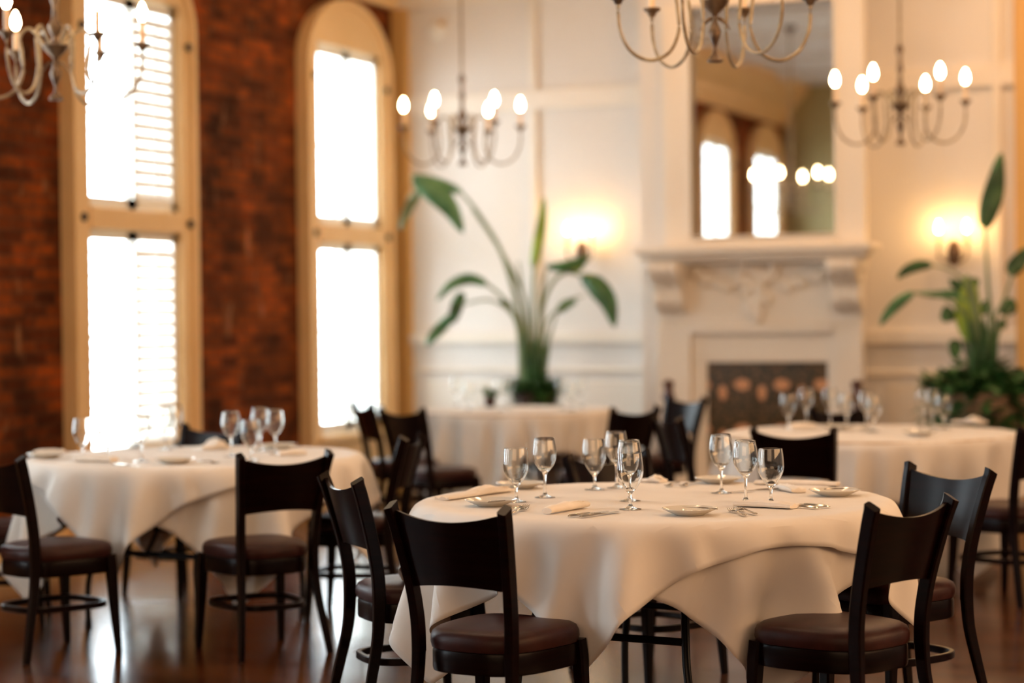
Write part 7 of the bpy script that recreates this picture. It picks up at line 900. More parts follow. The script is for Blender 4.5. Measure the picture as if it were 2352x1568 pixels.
3,29,29,28,27,28,27,26,23,23,25,22,20,20,20,16,12,13,13,13,10,11,10,4,-1,2,3,0,-3,-2,-4,-4,-5,-6,-11,-15,-16,-15,-17,-18,-18,-17,-18,-19,-24,-27,-26,-27,-27,-27,-28,-28,-28,-29,30,0,0,1,1,-1,1,1,2,0,-1,1,1,0,1,1,2,0,0,0,1,0,0,0,1,-1,0,0,1,-1,1,-1,0,-1,-1,-1,1,-1,0,-1,0,0,0,-3,-2,0,0,0,0,-1,0,0,-1,1,
30,0,0,0,1,1,-1,1,1,1,0,1,1,1,-1,3,1,0,0,0,0,0,0,1,1,0,0,0,0,0,0,0,-1,-1,-1,0,0,0,-2,1,0,0,-3,-2,-1,1,-1,0,-1,0,0,0,0,-2,30,0,0,1,0,0,1,-1,2,1,0,0,2,0,1,0,2,0,0,0,1,0,1,1,-1,1,0,0,-1,1,-1,0,0,-2,0,0,0,-2,1,-1,1,-2,-2,-2,1,-1,0,-1,0,0,0,-1,-1,-1,
29,1,0,0,0,1,0,1,-1,3,0,0,0,2,0,0,2,2,0,0,0,0,0,0,2,0,-1,0,1,0,0,0,-3,0,0,0,-1,0,-1,1,-1,-2,-2,0,-1,0,0,-1,0,0,-1,-1,-1,-1,29,0,1,-1,1,0,1,0,1,0,2,1,0,0,1,1,0,2,1,0,0,1,-1,1,0,1,0,0,-1,0,0,-1,-1,0,-1,1,-2,0,0,0,-1,-2,-1,-1,0,0,-1,1,-1,-1,-1,-1,-1,0,
26,3,0,1,0,0,1,0,0,0,2,1,0,1,0,1,1,0,2,0,1,0,1,0,1,-1,1,-2,1,0,1,-2,-2,1,0,-2,1,-1,1,-1,-2,-2,-1,0,0,-1,0,0,-1,-1,-1,-1,0,0,24,1,3,2,-1,1,-1,2,1,0,-1,1,2,0,2,0,1,-1,3,1,-1,1,0,0,2,1,-2,1,1,-1,-2,-2,1,0,-1,-1,0,0,0,-1,-3,-1,0,0,-1,0,0,-1,-1,-1,-1,0,0,0,
23,1,1,2,3,0,0,0,0,1,1,0,1,1,0,1,1,1,-3,5,2,-3,-6,-4,-3,-3,0,0,1,2,3,6,5,0,-1,0,-1,0,-1,-2,-3,1,0,-1,0,0,-1,-2,0,-1,0,0,-1,-1,23,0,0,1,2,3,1,0,0,1,0,1,1,1,0,1,1,3,0,-7,-9,-10,-10,-6,-3,0,-1,1,0,1,2,4,10,9,13,6,-1,-1,-2,-4,2,-1,0,0,-1,-1,-1,-1,-1,0,0,-1,-1,0,
24,-1,0,0,1,1,3,1,1,-1,2,0,0,2,2,-1,0,-8,-10,-12,-10,-2,4,3,1,0,0,0,0,0,0,0,-4,0,4,17,14,4,-3,0,0,0,-1,0,-1,-1,-2,0,0,0,-1,-1,0,0,23,1,0,0,-1,1,1,3,1,1,-1,2,0,0,1,-2,-13,-13,-11,-1,5,2,1,0,0,0,0,0,0,0,0,0,0,0,-1,-5,5,18,14,3,-2,-1,0,-2,0,-2,0,0,-1,-1,-1,1,0,-1,
21,1,2,-1,1,-1,1,0,3,2,1,-1,2,1,-6,-14,-15,-2,4,1,0,0,0,0,0,0,0,0,0,0,0,0,0,0,0,0,0,-2,12,15,7,-1,-2,0,-2,0,0,-1,0,-1,0,-1,-2,-2,21,0,1,1,0,1,0,0,0,2,2,1,0,-8,-15,-12,3,2,1,0,0,0,0,0,0,0,0,0,0,0,0,0,0,0,0,0,0,0,-2,8,16,7,0,-2,0,0,-1,-1,-1,0,-2,-2,-1,0,
21,0,0,1,1,0,0,0,1,-1,3,2,-9,-13,-11,2,2,1,0,0,0,0,0,0,0,0,0,0,0,0,0,0,0,0,0,0,0,0,0,0,4,16,7,-1,0,-1,0,-1,-1,-2,-1,0,0,0,20,1,-1,1,0,1,1,0,-1,2,0,-5,-12,-12,2,3,0,0,0,0,0,0,0,0,0,0,0,0,0,0,0,0,0,0,0,0,0,0,0,0,0,5,17,5,-2,-2,0,-1,-2,0,0,0,0,0,
13,2,3,1,1,1,0,2,1,-1,-1,-12,-14,2,2,0,0,0,0,0,0,0,0,0,0,0,0,0,0,0,0,0,0,0,0,0,0,0,0,0,0,0,9,15,-1,1,-3,-1,1,-1,0,0,0,0,11,0,0,2,2,2,2,2,1,2,-10,-16,-1,2,1,0,0,0,0,0,0,0,0,0,0,0,0,0,0,0,0,0,0,0,0,0,0,0,0,0,0,0,-3,16,11,-4,0,0,0,0,-1,-1,-2,-3,
15,0,0,-2,0,0,2,1,3,-5,-12,-7,5,0,0,0,0,0,0,0,0,0,0,0,0,0,0,0,0,0,0,0,0,0,0,0,0,0,0,0,0,0,0,0,18,2,0,-1,-2,-1,-2,-2,-1,0,16,0,0,0,0,-1,-2,0,2,-7,-12,3,1,0,0,0,0,0,0,0,0,0,0,0,0,0,0,0,0,0,0,0,0,0,0,0,0,0,0,0,0,0,0,-3,10,12,-4,-1,-1,-1,2,0,1,0,
9,2,1,2,0,1,1,0,-4,-8,-8,4,0,0,0,0,0,0,0,0,0,0,0,0,0,0,0,0,0,0,0,0,0,0,0,0,0,0,0,0,0,0,0,0,-1,14,2,0,0,0,-1,0,-1,-1,7,0,1,1,1,2,1,1,-6,-11,2,1,0,0,0,0,0,0,0,0,0,0,0,0,0,0,0,0,0,0,0,0,0,0,0,0,0,0,0,0,0,0,0,0,-3,10,8,0,-1,0,-1,-1,0,1,
8,0,0,0,0,0,1,1,-5,-9,4,0,0,0,0,0,0,0,0,0,0,0,0,0,0,0,0,0,0,0,0,0,0,0,0,0,0,0,0,0,0,0,0,0,0,4,8,-2,1,0,-1,0,-1,-1,6,0,0,0,1,0,-1,1,-6,-2,1,0,0,0,0,0,0,0,0,0,0,0,0,0,0,0,0,0,0,0,0,0,0,0,0,0,0,0,0,0,0,0,0,0,0,-1,7,0,0,0,0,-2,0,-1,
5,0,1,0,1,0,0,-3,-6,1,1,0,0,0,0,0,0,0,0,0,0,0,0,0,0,0,0,0,0,0,0,0,0,0,0,0,0,0,0,0,0,0,0,0,0,-2,8,3,-2,-2,0,0,0,-1,5,1,-1,1,-1,1,1,-4,-6,3,0,0,0,0,0,0,0,0,0,0,0,0,0,0,0,0,0,0,0,0,0,0,0,0,0,0,0,0,0,0,0,0,0,0,0,-1,4,2,0,0,0,0,-1,1,
6,-1,1,-1,0,-2,0,-2,-3,2,0,0,0,0,0,0,0,0,0,0,0,0,0,0,0,0,0,0,0,0,0,0,0,0,0,0,0,0,0,0,0,0,0,0,0,0,2,3,0,-1,-1,1,1,-1,0,0,0,0,0,2,-1,-1,0,0,0,0,0,0,0,0,0,0,0,0,0,0,0,0,0,0,0,0,0,0,0,0,0,0,0,0,0,0,0,0,0,0,0,0,0,0,0,3,0,1,1,-1,0,0,
-5,0,0,0,1,-1,2,2,1,0,0,0,0,0,0,0,0,0,0,0,0,0,0,0,0,0,0,0,0,0,0,0,0,0,0,0,0,0,0,0,0,0,0,0,0,0,0,-1,-1,0,-1,0,0,0,-5,0,0,1,-1,0,-1,4,3,-1,0,0,0,0,0,0,0,0,0,0,0,0,0,0,0,0,0,0,0,0,0,0,0,0,0,0,0,0,0,0,0,0,0,0,0,1,-3,-3,1,-1,0,1,-1,1,
-5,0,0,-1,0,0,0,3,5,-2,0,0,0,0,0,0,0,0,0,0,0,0,0,0,0,0,0,0,0,0,0,0,0,0,0,0,0,0,0,0,0,0,0,0,0,3,-7,-1,-1,1,0,0,0,0,-6,0,0,0,0,0,1,1,5,-1,0,0,0,0,0,0,0,0,0,0,0,0,0,0,0,0,0,0,0,0,0,0,0,0,0,0,0,0,0,0,0,0,0,0,0,3,-7,-4,2,0,1,-1,1,0,
-5,0,-1,1,0,0,-1,-2,6,2,0,0,0,0,0,0,0,0,0,0,0,0,0,0,0,0,0,0,0,0,0,0,0,0,0,0,0,0,0,0,0,0,0,0,1,-1,-6,-1,0,0,-1,1,0,0,-4,0,-1,-1,-1,-1,-2,-1,7,6,-2,0,0,0,0,0,0,0,0,0,0,0,0,0,0,0,0,0,0,0,0,0,0,0,0,0,0,0,0,0,0,0,0,0,2,-5,-6,-1,0,1,2,0,0,0,
-7,-2,-1,-2,-1,-1,0,-1,6,12,-3,0,0,0,0,0,0,0,0,0,0,0,0,0,0,0,0,0,0,0,0,0,0,0,0,0,0,0,0,0,0,0,0,0,6,-13,-5,2,0,0,0,1,1,1,-15,0,0,0,0,-1,0,0,0,14,2,0,0,0,0,0,0,0,0,0,0,0,0,0,0,0,0,0,0,0,0,0,0,0,0,0,0,0,0,0,0,0,0,2,-4,-12,-4,4,2,0,0,0,0,0,
-15,0,-1,0,0,0,-1,-1,0,8,13,-3,0,0,0,0,0,0,0,0,0,0,0,0,0,0,0,0,0,0,0,0,0,0,0,0,0,0,0,0,0,0,1,5,-15,-7,0,-3,2,3,2,0,1,0,-16,0,0,-1,0,0,0,0,0,-3,17,4,-1,0,0,0,0,0,0,0,0,0,0,0,0,0,0,0,0,0,0,0,0,0,0,0,0,0,0,0,0,0,2,-5,-10,-6,2,1,-1,0,0,3,1,1,
-16,-1,0,0,-1,0,0,0,-4,-1,8,16,-1,0,0,0,0,0,0,0,0,0,0,0,0,0,0,0,0,0,0,0,0,0,0,0,0,0,0,0,0,3,1,-14,-12,2,1,0,0,0,1,-1,1,2,-17,0,0,1,0,-1,-2,-3,-1,0,-2,13,13,-1,0,0,0,0,0,0,0,0,0,0,0,0,0,0,0,0,0,0,0,0,0,0,0,0,0,1,3,0,-11,-14,-2,1,1,0,1,1,0,1,-1,0,
-16,0,0,-2,-2,-2,-2,0,1,-3,-1,3,15,9,0,0,0,0,0,0,0,0,0,0,0,0,0,0,0,0,0,0,0,0,0,0,0,0,1,2,1,-9,-15,-6,2,0,2,1,0,0,1,1,1,0,-16,-1,-2,-2,-2,-1,0,-1,-1,0,0,-1,4,16,8,-1,0,0,0,0,0,0,0,0,0,0,0,0,0,0,0,0,0,0,0,0,0,1,2,2,-10,-15,-8,1,1,2,0,2,1,0,0,0,1,1,
-18,-2,-3,-1,-1,0,-1,0,-1,1,-2,-2,0,5,16,11,-1,-1,0,0,0,0,0,0,0,0,0,0,0,0,0,0,0,0,0,0,0,3,1,-13,-13,-8,1,1,0,1,1,1,2,2,1,-1,0,0,-23,-2,0,0,0,0,-1,-1,0,-2,0,0,-2,-1,3,15,14,1,-1,0,0,0,0,0,0,0,0,0,0,0,0,0,0,0,0,1,5,-1,-17,-11,-8,1,0,0,2,0,1,1,1,1,2,2,0,-1,
-26,1,0,0,0,-2,0,-1,-1,0,1,-2,0,-2,-1,0,13,17,8,-4,-1,0,0,0,0,0,0,0,0,0,0,0,1,1,5,2,-11,-16,-11,-5,3,0,2,0,-1,2,0,1,0,1,0,3,2,1,-25,0,0,-1,-1,0,-1,0,0,0,-3,0,-1,0,-1,0,-4,3,14,17,6,0,-2,0,0,0,0,0,0,0,0,3,2,-1,-11,-14,-9,-7,2,0,0,3,0,2,0,-1,1,1,1,0,1,-1,2,3,
-25,-1,0,-1,0,-1,0,0,-1,-1,-1,-1,-1,0,0,-2,-1,0,-1,4,8,11,10,4,2,1,1,0,0,-1,-2,-7,-7,-9,-9,-6,-2,4,0,1,1,0,1,1,2,0,0,0,1,0,1,1,-1,2,-25,0,-2,0,-1,0,-1,0,-2,-1,0,0,0,-1,-1,-2,-1,1,-1,-2,-2,1,3,6,6,2,0,-1,-2,-1,-2,-2,-5,-3,0,1,1,0,2,1,0,1,0,2,1,1,0,0,0,1,0,1,1,-1,
-26,-2,0,-1,0,0,0,-2,0,-1,0,-1,-1,0,-1,-1,0,-1,0,-2,-1,0,0,-1,-1,4,-3,-1,0,-1,1,3,0,-1,1,1,1,0,0,1,2,0,1,0,1,2,0,1,-1,1,1,0,1,0,-28,0,0,0,0,-1,-1,-1,-1,0,-1,0,0,-1,-3,0,0,0,-1,-3,1,0,0,-1,0,0,0,-1,0,1,0,1,1,0,0,0,0,1,2,0,0,2,0,0,1,1,2,0,1,0,0,1,0,1,
-28,0,0,0,-1,-1,-1,-1,-1,0,0,-1,0,-2,0,0,0,-1,-1,-2,0,0,-1,1,-1,-1,1,-1,0,0,1,1,0,0,0,1,0,0,2,1,0,1,2,0,0,0,2,1,1,0,0,0,1,0,-28,0,0,-1,-1,-1,-1,-1,1,0,-1,-1,-1,-1,-1,0,0,1,-3,-1,0,0,-1,-1,1,0,0,0,0,-1,1,0,1,0,1,0,0,0,1,2,0,0,1,1,0,1,1,1,1,1,0,0,0,0,
-28,-1,0,-1,-1,-1,-1,1,0,-2,0,1,-2,-2,1,0,-1,0,-3,0,0,-1,1,-1,0,0,0,-1,0,1,-1,1,1,1,-1,1,0,0,1,1,1,0,1,2,0,0,0,1,2,0,0,0,0,1,-29,1,-2,-1,-1,0,0,0,-1,0,-1,0,-2,-1,1,-1,0,0,-3,-1,1,0,-1,0,-1,0,0,1,-1,0,0,1,2,-1,1,0,0,0,0,2,1,0,0,1,2,-1,0,1,1,2,1,0,0,0]
def cloth_points(steps, n=54):
    q = [[[0, 0, 0] for _ in range(n)] for _ in range(n)]
    for c in range(3):
        for a in range(n):
            tally = 0
            for b in range(n):
                tally += steps[(c * n + a) * n + b]
                q[a][b][c] = tally + (q[a - 1][b][c] if a else 0)
    return [[[x / 1000 for x in p] for p in row] for row in q]
def pleat(x):
    x = (x / (2 * pi)) % 1.0
    return 4 * abs(x - .5) - 1
def cloth(pos, steps, rz, sc, drop, label, grp, A=.21):
    P = cloth_points(steps); n = len(P); zt = P[n // 2][n // 2][2]
    for row in P:                      # starched folds running down the hanging part, slanting a little
        for p in row:
            d = max(0, zt - p[2] - .02); r = math.hypot(p[0], p[1]); a = math.atan2(p[1], p[0])
            if d > 0:
                k = d * A * (.75 + .35 * sin(3 * a + 1.1)) * (pleat(15 * a + 1.4 + d * 5 * sin(2 * a + .6)) + .35 * pleat(9 * a + .7))
                p[0] += k * cos(a); p[1] += k * sin(a)
    mb = MB(); mb.grid([[(p[0] * sc, p[1] * sc, zt + (p[2] - zt) * drop) for p in row] for row in P])
    o = mb.build('tablecloth', M['cloth']); me = o.data
    me.polygons.foreach_set('use_smooth', [True] * len(me.polygons))
    o.location = (pos.x, pos.y, 0); o.rotation_euler = (0, 0, rz)
    md = o.modifiers.new('round', 'SUBSURF'); md.levels = 1; md.render_levels = 1
    md = o.modifiers.new('thickness', 'SOLIDIFY'); md.thickness = .0012; md.offset = -1
    tag(o, label, 'tablecloth', grp); return o
def dress(px, py, R, drop, rot, sc, tl, l1, l2):
    r, p = table(px, py, R, tl)
    rz = YAW - pi / 2 - bearing(px) + R_(rot)
    cloth(p, LOWER_CLOTH, rz, sc, drop, l2, 'lower tablecloths'); cloth(p, UPPER_CLOTH, rz, sc, drop, l1, 'upper tablecloths')
    return p
T_main = dress(1500, 1148, .82, 1.0, 0, 1.0, 'round folding table in front, under two white cloths',
      'upper white tablecloth of the front table, long corner hanging by the nearest chair', 'lower white tablecloth of the front table, corner hanging beside the lower right chair')
T_left = dress(449, 1047, .785, 1.10, -12, .785 / .82, 'round folding table by the nearer window, under two white cloths',
      'upper white tablecloth of the left table, pointed corner hanging in front', 'lower white tablecloth of the left table, hem showing behind the chair back')
for (px, py, R, corner, sc, dr, tl, l1) in (
        (1998, 989, .80, -50, .80 / .82, 1.0, 'round folding table right of the fireplace, under a long white cloth', 'long white tablecloth in soft folds on the table right of the fireplace'),
        (1190, 938, .66, -21, .66 / .82, .92, 'round folding table below the tall plant, under a long white cloth', 'long white tablecloth in soft folds on the far table under the tall plant')):
    r_, p_ = table(px, py, R, tl)
    cloth(p_, LONG_CLOTH, YAW - pi / 2 - bearing(px) + R_(corner), sc, dr, l1, 'long tablecloths')

# ------------------------------------------------------------------ tableware
def lathe_glass(prof_out, prof_in, parts):
    return prof_out + prof_in
def make_glass(h, rb, rmax, zmax, rrim, zst, base=.034):
    r = empty('glass')
    st = .0042
    out = [(0, 0), (base, .0), (base, .0016), (base * .6, .004), (.010, .009), (st + .001, .018), (st, zst * .55), (st + .0015, zst * .85), (.010, zst)]
    n = 12
    for i in range(1, n + 1):
        t = i / n; z = zst + (h - zst) * t; zm = (zmax - zst) / (h - zst)
        if t < zm: q = t / zm; rr = .010 + (rmax - .010) * sin(q * pi / 2) ** rb
        else: q = (t - zm) / (1 - zm); rr = rmax + (rrim - rmax) * (q ** 1.7)
        out.append((rr, z))
    w = .0012; inn = [(out[-1][0] - w * .5, h + .0005)]
    for i in range(n, 0, -1):
        q = out[8 + i]
        if q[0] - w > .006: inn.append((q[0] - w, max(q[1], zst + .010)))
    inn.append((0, zst + .009))
    foot = out[:9]
    mb = MB(); mb.lathe(out + inn, 32); mb.build('bowl_and_stem', M['glass'], r)
    return r
wine = make_glass(.212, .80, .0430, .150, .0345, .090, .037); wine.name = 'wine_glass'
gob = make_glass(.186, .95, .0450, .126, .0395, .056, .037); gob.name = 'water_goblet'
usedg = set()
def glass(kind, px, py, lab, grp):
    src = wine if kind == 'w' else gob
    o = src if kind not in usedg else copy_tree(src); usedg.add(kind)
    p = onz(px, py, ZT); o.location = (p.x, p.y, ZT); tag(o, lab, 'glass', grp)
    return o
G1 = 'glasses on the front table'; G2 = 'glasses on the left table'; G3 = 'glasses on the table right of the fireplace'; G4 = 'glasses on the far table under the plant'
for a in (('g', 1186, 1152, 'leftmost goblet on the front table, behind the bread plate'),
          ('w', 1252, 1142, 'wine glass second from the left on the front table'),
          ('g', 1366, 1124, 'goblet at the back of the front table, left of the middle glasses'),
          ('w', 1417, 1120, 'tallest-looking wine glass at the back middle of the front table'),
          ('w', 1447, 1150, 'wine glass standing directly behind the nearest goblet'),
          ('g', 1448, 1169, 'goblet nearest the camera, right of the pair of knives'),
          ('w', 1657, 1132, 'left one of the three glasses on the right half of the front table'),
          ('w', 1713, 1153, 'middle one of the three glasses on the right half of the front table'),
          ('g', 1771, 1156, 'right one of the three glasses on the right half of the front table')): glass(*a, G1)
for a in (('g', 190, 1052, 'goblet at the far left of the left table, against the window casing'),
          ('g', 248, 1056, 'goblet in front of the bright lower left shutter'),
          ('w', 325, 1060, 'wine glass between the two lower shutters, on the left table'),
          ('w', 380, 1032, 'left glass of the pair at the right shutter edge'),
          ('w', 402, 1026, 'right glass of the pair at the right shutter edge'),
          ('w', 531, 1048, 'left wine glass of the four in front of the brick pier'),
          ('g', 577, 1058, 'lowest goblet of the four in front of the brick pier'),
          ('w', 598, 1036, 'topmost wine glass of the four in front of the brick pier'),
          ('w', 633, 1042, 'right wine glass of the four in front of the brick pier')): glass(*a, G2)
for a in (('g', 1811, 980, 'goblet at the far left of the table right of the fireplace'),
          ('w', 1852, 976, 'second glass from the left on the table right of the fireplace'),
          ('w', 1907, 976, 'third glass from the left, against the patterned tiles edge'),
          ('g', 1945, 978, 'fourth glass from the left, beside the brown post'),
          ('w', 1990, 985, 'left glass of the overlapping pair right of the brown post'),
          ('g', 2006, 990, 'right glass of the overlapping pair right of the brown post'),
          ('w', 2122, 978, 'left glass of the three in front of the bushy planter'),
          ('w', 2142, 982, 'middle glass of the three in front of the bushy planter'),
          ('g', 2168, 984, 'right glass of the three in front of the bushy planter')): glass(*a, G3)
for a in (('w', 1050, 932, 'leftmost glass on the far table under the plant'),
          ('g', 1078, 940, 'glass left of the small green pot plant on the far table'),
          ('w', 1150, 941, 'left glass of the pair between the small pot plant and the big planter'),
          ('w', 1166, 937, 'right glass of the pair between the small pot plant and the big planter'),
          ('w', 1292, 938, 'first glass right of the big planter on the far table'),
          ('g', 1313, 941, 'second glass right of the big planter on the far table'),
          ('w', 1335, 935, 'rightmost glass on the far table under the plant')): glass(*a, G4)

# plates
pl = empty('bread_plate')
mb = MB(); mb.lathe([(0, 0), (.048, 0), (.052, .003), (.060, .006), (.088, .019), (.0905, .021), (.089, .0225), (.060, .0095), (.050, .0065), (0, .006)], 48); mb.build('plate_body', M['china'], pl)
first = [True]
def plate(px, py, lab, grp, s=1):
    o = pl if first[0] else copy_tree(pl); first[0] = False
    p = onz(px, py, ZT); o.location = (p.x, p.y, ZT + .0008); o.scale = (s, s, s); tag(o, lab, 'plate', grp); return o
P1 = 'bread plates on the front table'
plate(1584, 1182, 'bread plate nearest the camera on the front table, with a butter knife across it', P1)
plate(1128, 1161, 'bread plate just beyond the nearest chair back', P1)
plate(1195, 1121, 'bread plate at the far left rim of the front table', P1)
plate(1650, 1109, 'bread plate at the far rim, behind the right group of glasses', P1)
plate(1917, 1138, 'bread plate at the right rim of the front table', P1)
plate(402, 1064, 'bread plate at the near rim of the left table', 'bread plates on the left table')
plate(105, 1052, 'bread plate at the left end of the left table', 'bread plates on the left table')
plate(640, 1030, 'bread plate at the far right of the left table', 'bread plates on the left table')
plate(2112, 999, 'bread plate at the near rim of the table right of the fireplace', 'bread plates on the table right of the fireplace')
plate(1925, 985, 'bread plate left of the middle on the table right of the fireplace', 'bread plates on the table right of the fireplace')
# cutlery
def secsweep(mb, pts, ws, th):
    rows = []
    for (p, w, t) in zip(pts, ws, th):
        x, z = p; rows.append([(x, -w, z), (x, -w * .5, z + t), (x, w * .5, z + t), (x, w, z), (x, w * .5, z - t * .6), (x, -w * .5, z - t * .6)])
    mb.grid(rows, wrap=True); k = len(mb.v); n = len(rows)
    mb.f.append(tuple(k - 6 + i for i in range(6))); mb.f.append(tuple(k - 6 * n + 5 - i for i in range(6)))
def make_knife(L=.225):
    r = empty('table_knife')
    mb = MB(); secsweep(mb, [(0, .005), (.01, .006), (.06, .006), (.10, .006), (.112, .006)], [.005, .0088, .0078, .0062, .005], [.002, .0045, .0045, .0035, .003]); mb.build('handle', M['steel'], r)
    mb = MB(); secsweep(mb, [(.11, .006), (.125, .005), (.17, .004), (.205, .0035), (L, .003)], [.005, .0095, .0105, .0095, .002], [.002, .0011, .0009, .0008, .0005]); mb.build('blade', M['steel'], r); return r
def make_fork():
    r = empty('table_fork')
    mb = MB(); secsweep(mb, [(0, .005), (.012, .006), (.06, .007), (.10, .010), (.128, .012), (.138, .009)], [.004, .009, .006, .0035, .004, .009], [.001, .0022, .0022, .0022, .002, .0012]); mb.build('handle', M['steel'], r)
    mb = MB(); secsweep(mb, [(.136, .0095), (.145, .006), (.158, .004)], [.009, .0125, .0125], [.001, .001, .001]); mb.build('fork_head', M['steel'], r)
    for k in range(4):
        y = -.0105 + .007 * k; mb = MB()
        mb.sweep([(.156, y, .004), (.172, y, .0045), (.19, y * .98, .008), (.2, y * .95, .0115)], [(-.0013, -.0009), (.0013, -.0009), (.0013, .0009), (-.0013, .0009)], scale=[1.2, 1, .9, .4]); mb.build('tine', M['steel'], r)
    return r
KN, FK = make_knife(), make_fork(); used = {}
def cut(kind, x0, y0, x1, y1, lab, grp, z=0, s=1, pitch=0):
    src = KN if kind == 'k' else FK
    o = src if kind not in used else copy_tree(src); used[kind] = 1
    a, b = onz(x0, y0, ZT + z), onz(x1, y1, ZT + z)
    o.location = (a.x, a.y, ZT + z + .0005); o.rotation_euler = (0, pitch, math.atan2(b.y - a.y, b.x - a.x)); o.scale = (s, s, s)
    tag(o, lab, 'knife' if kind == 'k' else 'fork', grp)
    if grp.startswith('butter'): o.name = 'butter_knife'
    return o
cut('k', 1306, 1189, 1425, 1172, 'left knife of the pair in front of the nearest goblet', 'knives on the front table')
cut('k', 1333, 1190, 1445, 1173, 'right knife of the pair in front of the nearest goblet', 'knives on the front table')
cut('k', 1905, 1167, 1795, 1157, 'right knife of the pair on the right side of the front table', 'knives on the front table')
cut('k', 1880, 1170, 1775, 1160, 'left knife of the pair on the right side of the front table', 'knives on the front table')
cut('k', 1800, 1126, 1735, 1129, 'knife lying behind the right group of glasses', 'knives on the front table')
cut('f', 1161, 1178, 1232, 1160, 'left fork of the pair right of the nearest chair back', 'forks on the front table')
cut('f', 1172, 1183, 1248, 1156, 'right fork of the pair right of the nearest chair back', 'forks on the front table')
cut('f', 1712, 1187, 1640, 1160, 'left fork of the pair beside the nearest bread plate', 'forks on the front table')
cut('f', 1737, 1184, 1655, 1161, 'right fork of the pair beside the nearest bread plate', 'forks on the front table')
cut('f', 1560, 1110, 1540, 1117, 'left fork of the far pair at the back rim of the front table', 'forks on the front table')
cut('f', 1595, 1110, 1574, 1117, 'right fork of the far pair at the back rim of the front table', 'forks on the front table')
cut('k', 1648, 1172, 1575, 1166, 'butter knife on the bread plate nearest the camera', 'butter knives on bread plates', z=.0215, s=.68)
cut('k', 1121, 1156, 1185, 1150, 'butter knife on the bread plate beyond the nearest chair back', 'butter knives on bread plates', z=.0215, s=.68)
cut('k', 1893, 1126, 1950, 1124, 'butter knife on the bread plate at the right rim of the front table', 'butter knives on bread plates', z=.0215, s=.68)
cut('f', 455, 1061, 500, 1066, 'fork beside the near plate on the left table', 'forks on the left table')
cut('k', 258, 1069, 315, 1072, 'knife at the near rim of the left table', 'knives on the left table')
# napkins
def napkin(x0, y0, x1, y1, w, h, lab, seed=1, style='fold', grp='linen napkins on the front table'):
    a, b = onz(x0, y0, ZT), onz(x1, y1, ZT); L = (b - a).length; rnd = random.Random(seed)
    mb = MB(); rows = []; n = 14
    for i in range(n + 1):
        t = i / n; ww = w * (1 - .25 * t) * (1 + .06 * rnd.uniform(-1, 1)); hh = h * (.75 + .25 * sin(pi * t) + .08 * rnd.uniform(-1, 1))
        if style == 'peak': hh = h * (.35 + .75 * math.exp(-((t - .35) / .18) ** 2)); ww = w * (1 - .1 * t)
        row = []
        for k in range(16):
            q = 2 * pi * k / 16; y = ww * cos(q); z = hh * (1 + sin(q)) / 2
            if style != 'roll': z = hh * .55 * (1 + (abs(sin(q)) ** .6) * (1 if sin(q) > 0 else -1)) + (.004 * sin(k * 2.1) if sin(q) > 0 else 0)
            row.append((L * t, y, max(z, 0) + .0012))
        rows.append(row)
    mb.grid(rows, wrap=True); k = len(mb.v); mb.f.append(tuple(k - 16 + i for i in range(16))); mb.f.append(tuple(15 - i for i in range(16)))
    r = empty('linen_napkin', (a.x, a.y, ZT), math.atan2(b.y - a.y, b.x - a.x), lab, 'napkin', grp)
    mb.build('folded_body', M['napkin'], r)
    mb = MB(); G = []
    for i in range(8):
        t = i / 7; G.append([(L * (.02 + .5 * t), -w * (.9 + .5 * sin(pi * t)), .0015 + .001 * i / 7), (L * (.02 + .5 * t), -w * .3, h * .45), (L * (.02 + .5 * t), w * .4, h * (.75 + .2 * sin(3 * t)))])
    mb.grid(G); o = mb.build('loose_flap', M['napkin'], r); md = o.modifiers.new('thickness', 'SOLIDIFY'); md.thickness = .0015
    return r
napkin(1340, 1166, 1256, 1181, .026, .030, 'rolled napkin between the forks and the pair of knives', 2, 'roll')
napkin(1168, 1128, 1014, 1149, .035, .026, 'long folded napkin at the left rim of the front table', 3, 'peak')
napkin(1826, 1168, 1692, 1162, .040, .018, 'flat folded napkin in front of the right group of glasses', 4)
napkin(1524, 1108, 1472, 1106, .034, .022, 'napkin at the far rim of the front table, middle', 5, 'peak')
napkin(1925, 1116, 1735, 1112, .035, .014, 'napkin at the far right rim of the front table', 6)
napkin(1835, 1132, 1790, 1124, .03, .02, 'small white napkin end behind the rightmost goblet', 7)
G5 = 'linen napkins on the left table'
napkin(515, 1030, 455, 1034, .05, .045, 'crumpled napkin at the far side of the left table', 8, 'peak', G5)
napkin(262, 1062, 178, 1060, .035, .03, 'folded napkin at the near left of the left table', 9, 'fold', G5)
napkin(150, 1042, 78, 1044, .03, .02, 'napkin at the left end of the left table', 10, 'fold', G5)
napkin(700, 1044, 640, 1046, .035, .02, 'napkin at the right end of the left table, by the chair back', 11, 'fold', G5)
G6 = 'linen napkins on the table right of the fireplace'
napkin(2260, 974, 2190, 972, .05, .035, 'napkin before the bushy planter on the right table', 12, 'peak', G6)
napkin(1870, 984, 1812, 986, .04, .03, 'napkin above the chair back on the table right of the fireplace', 13, 'fold', G6)

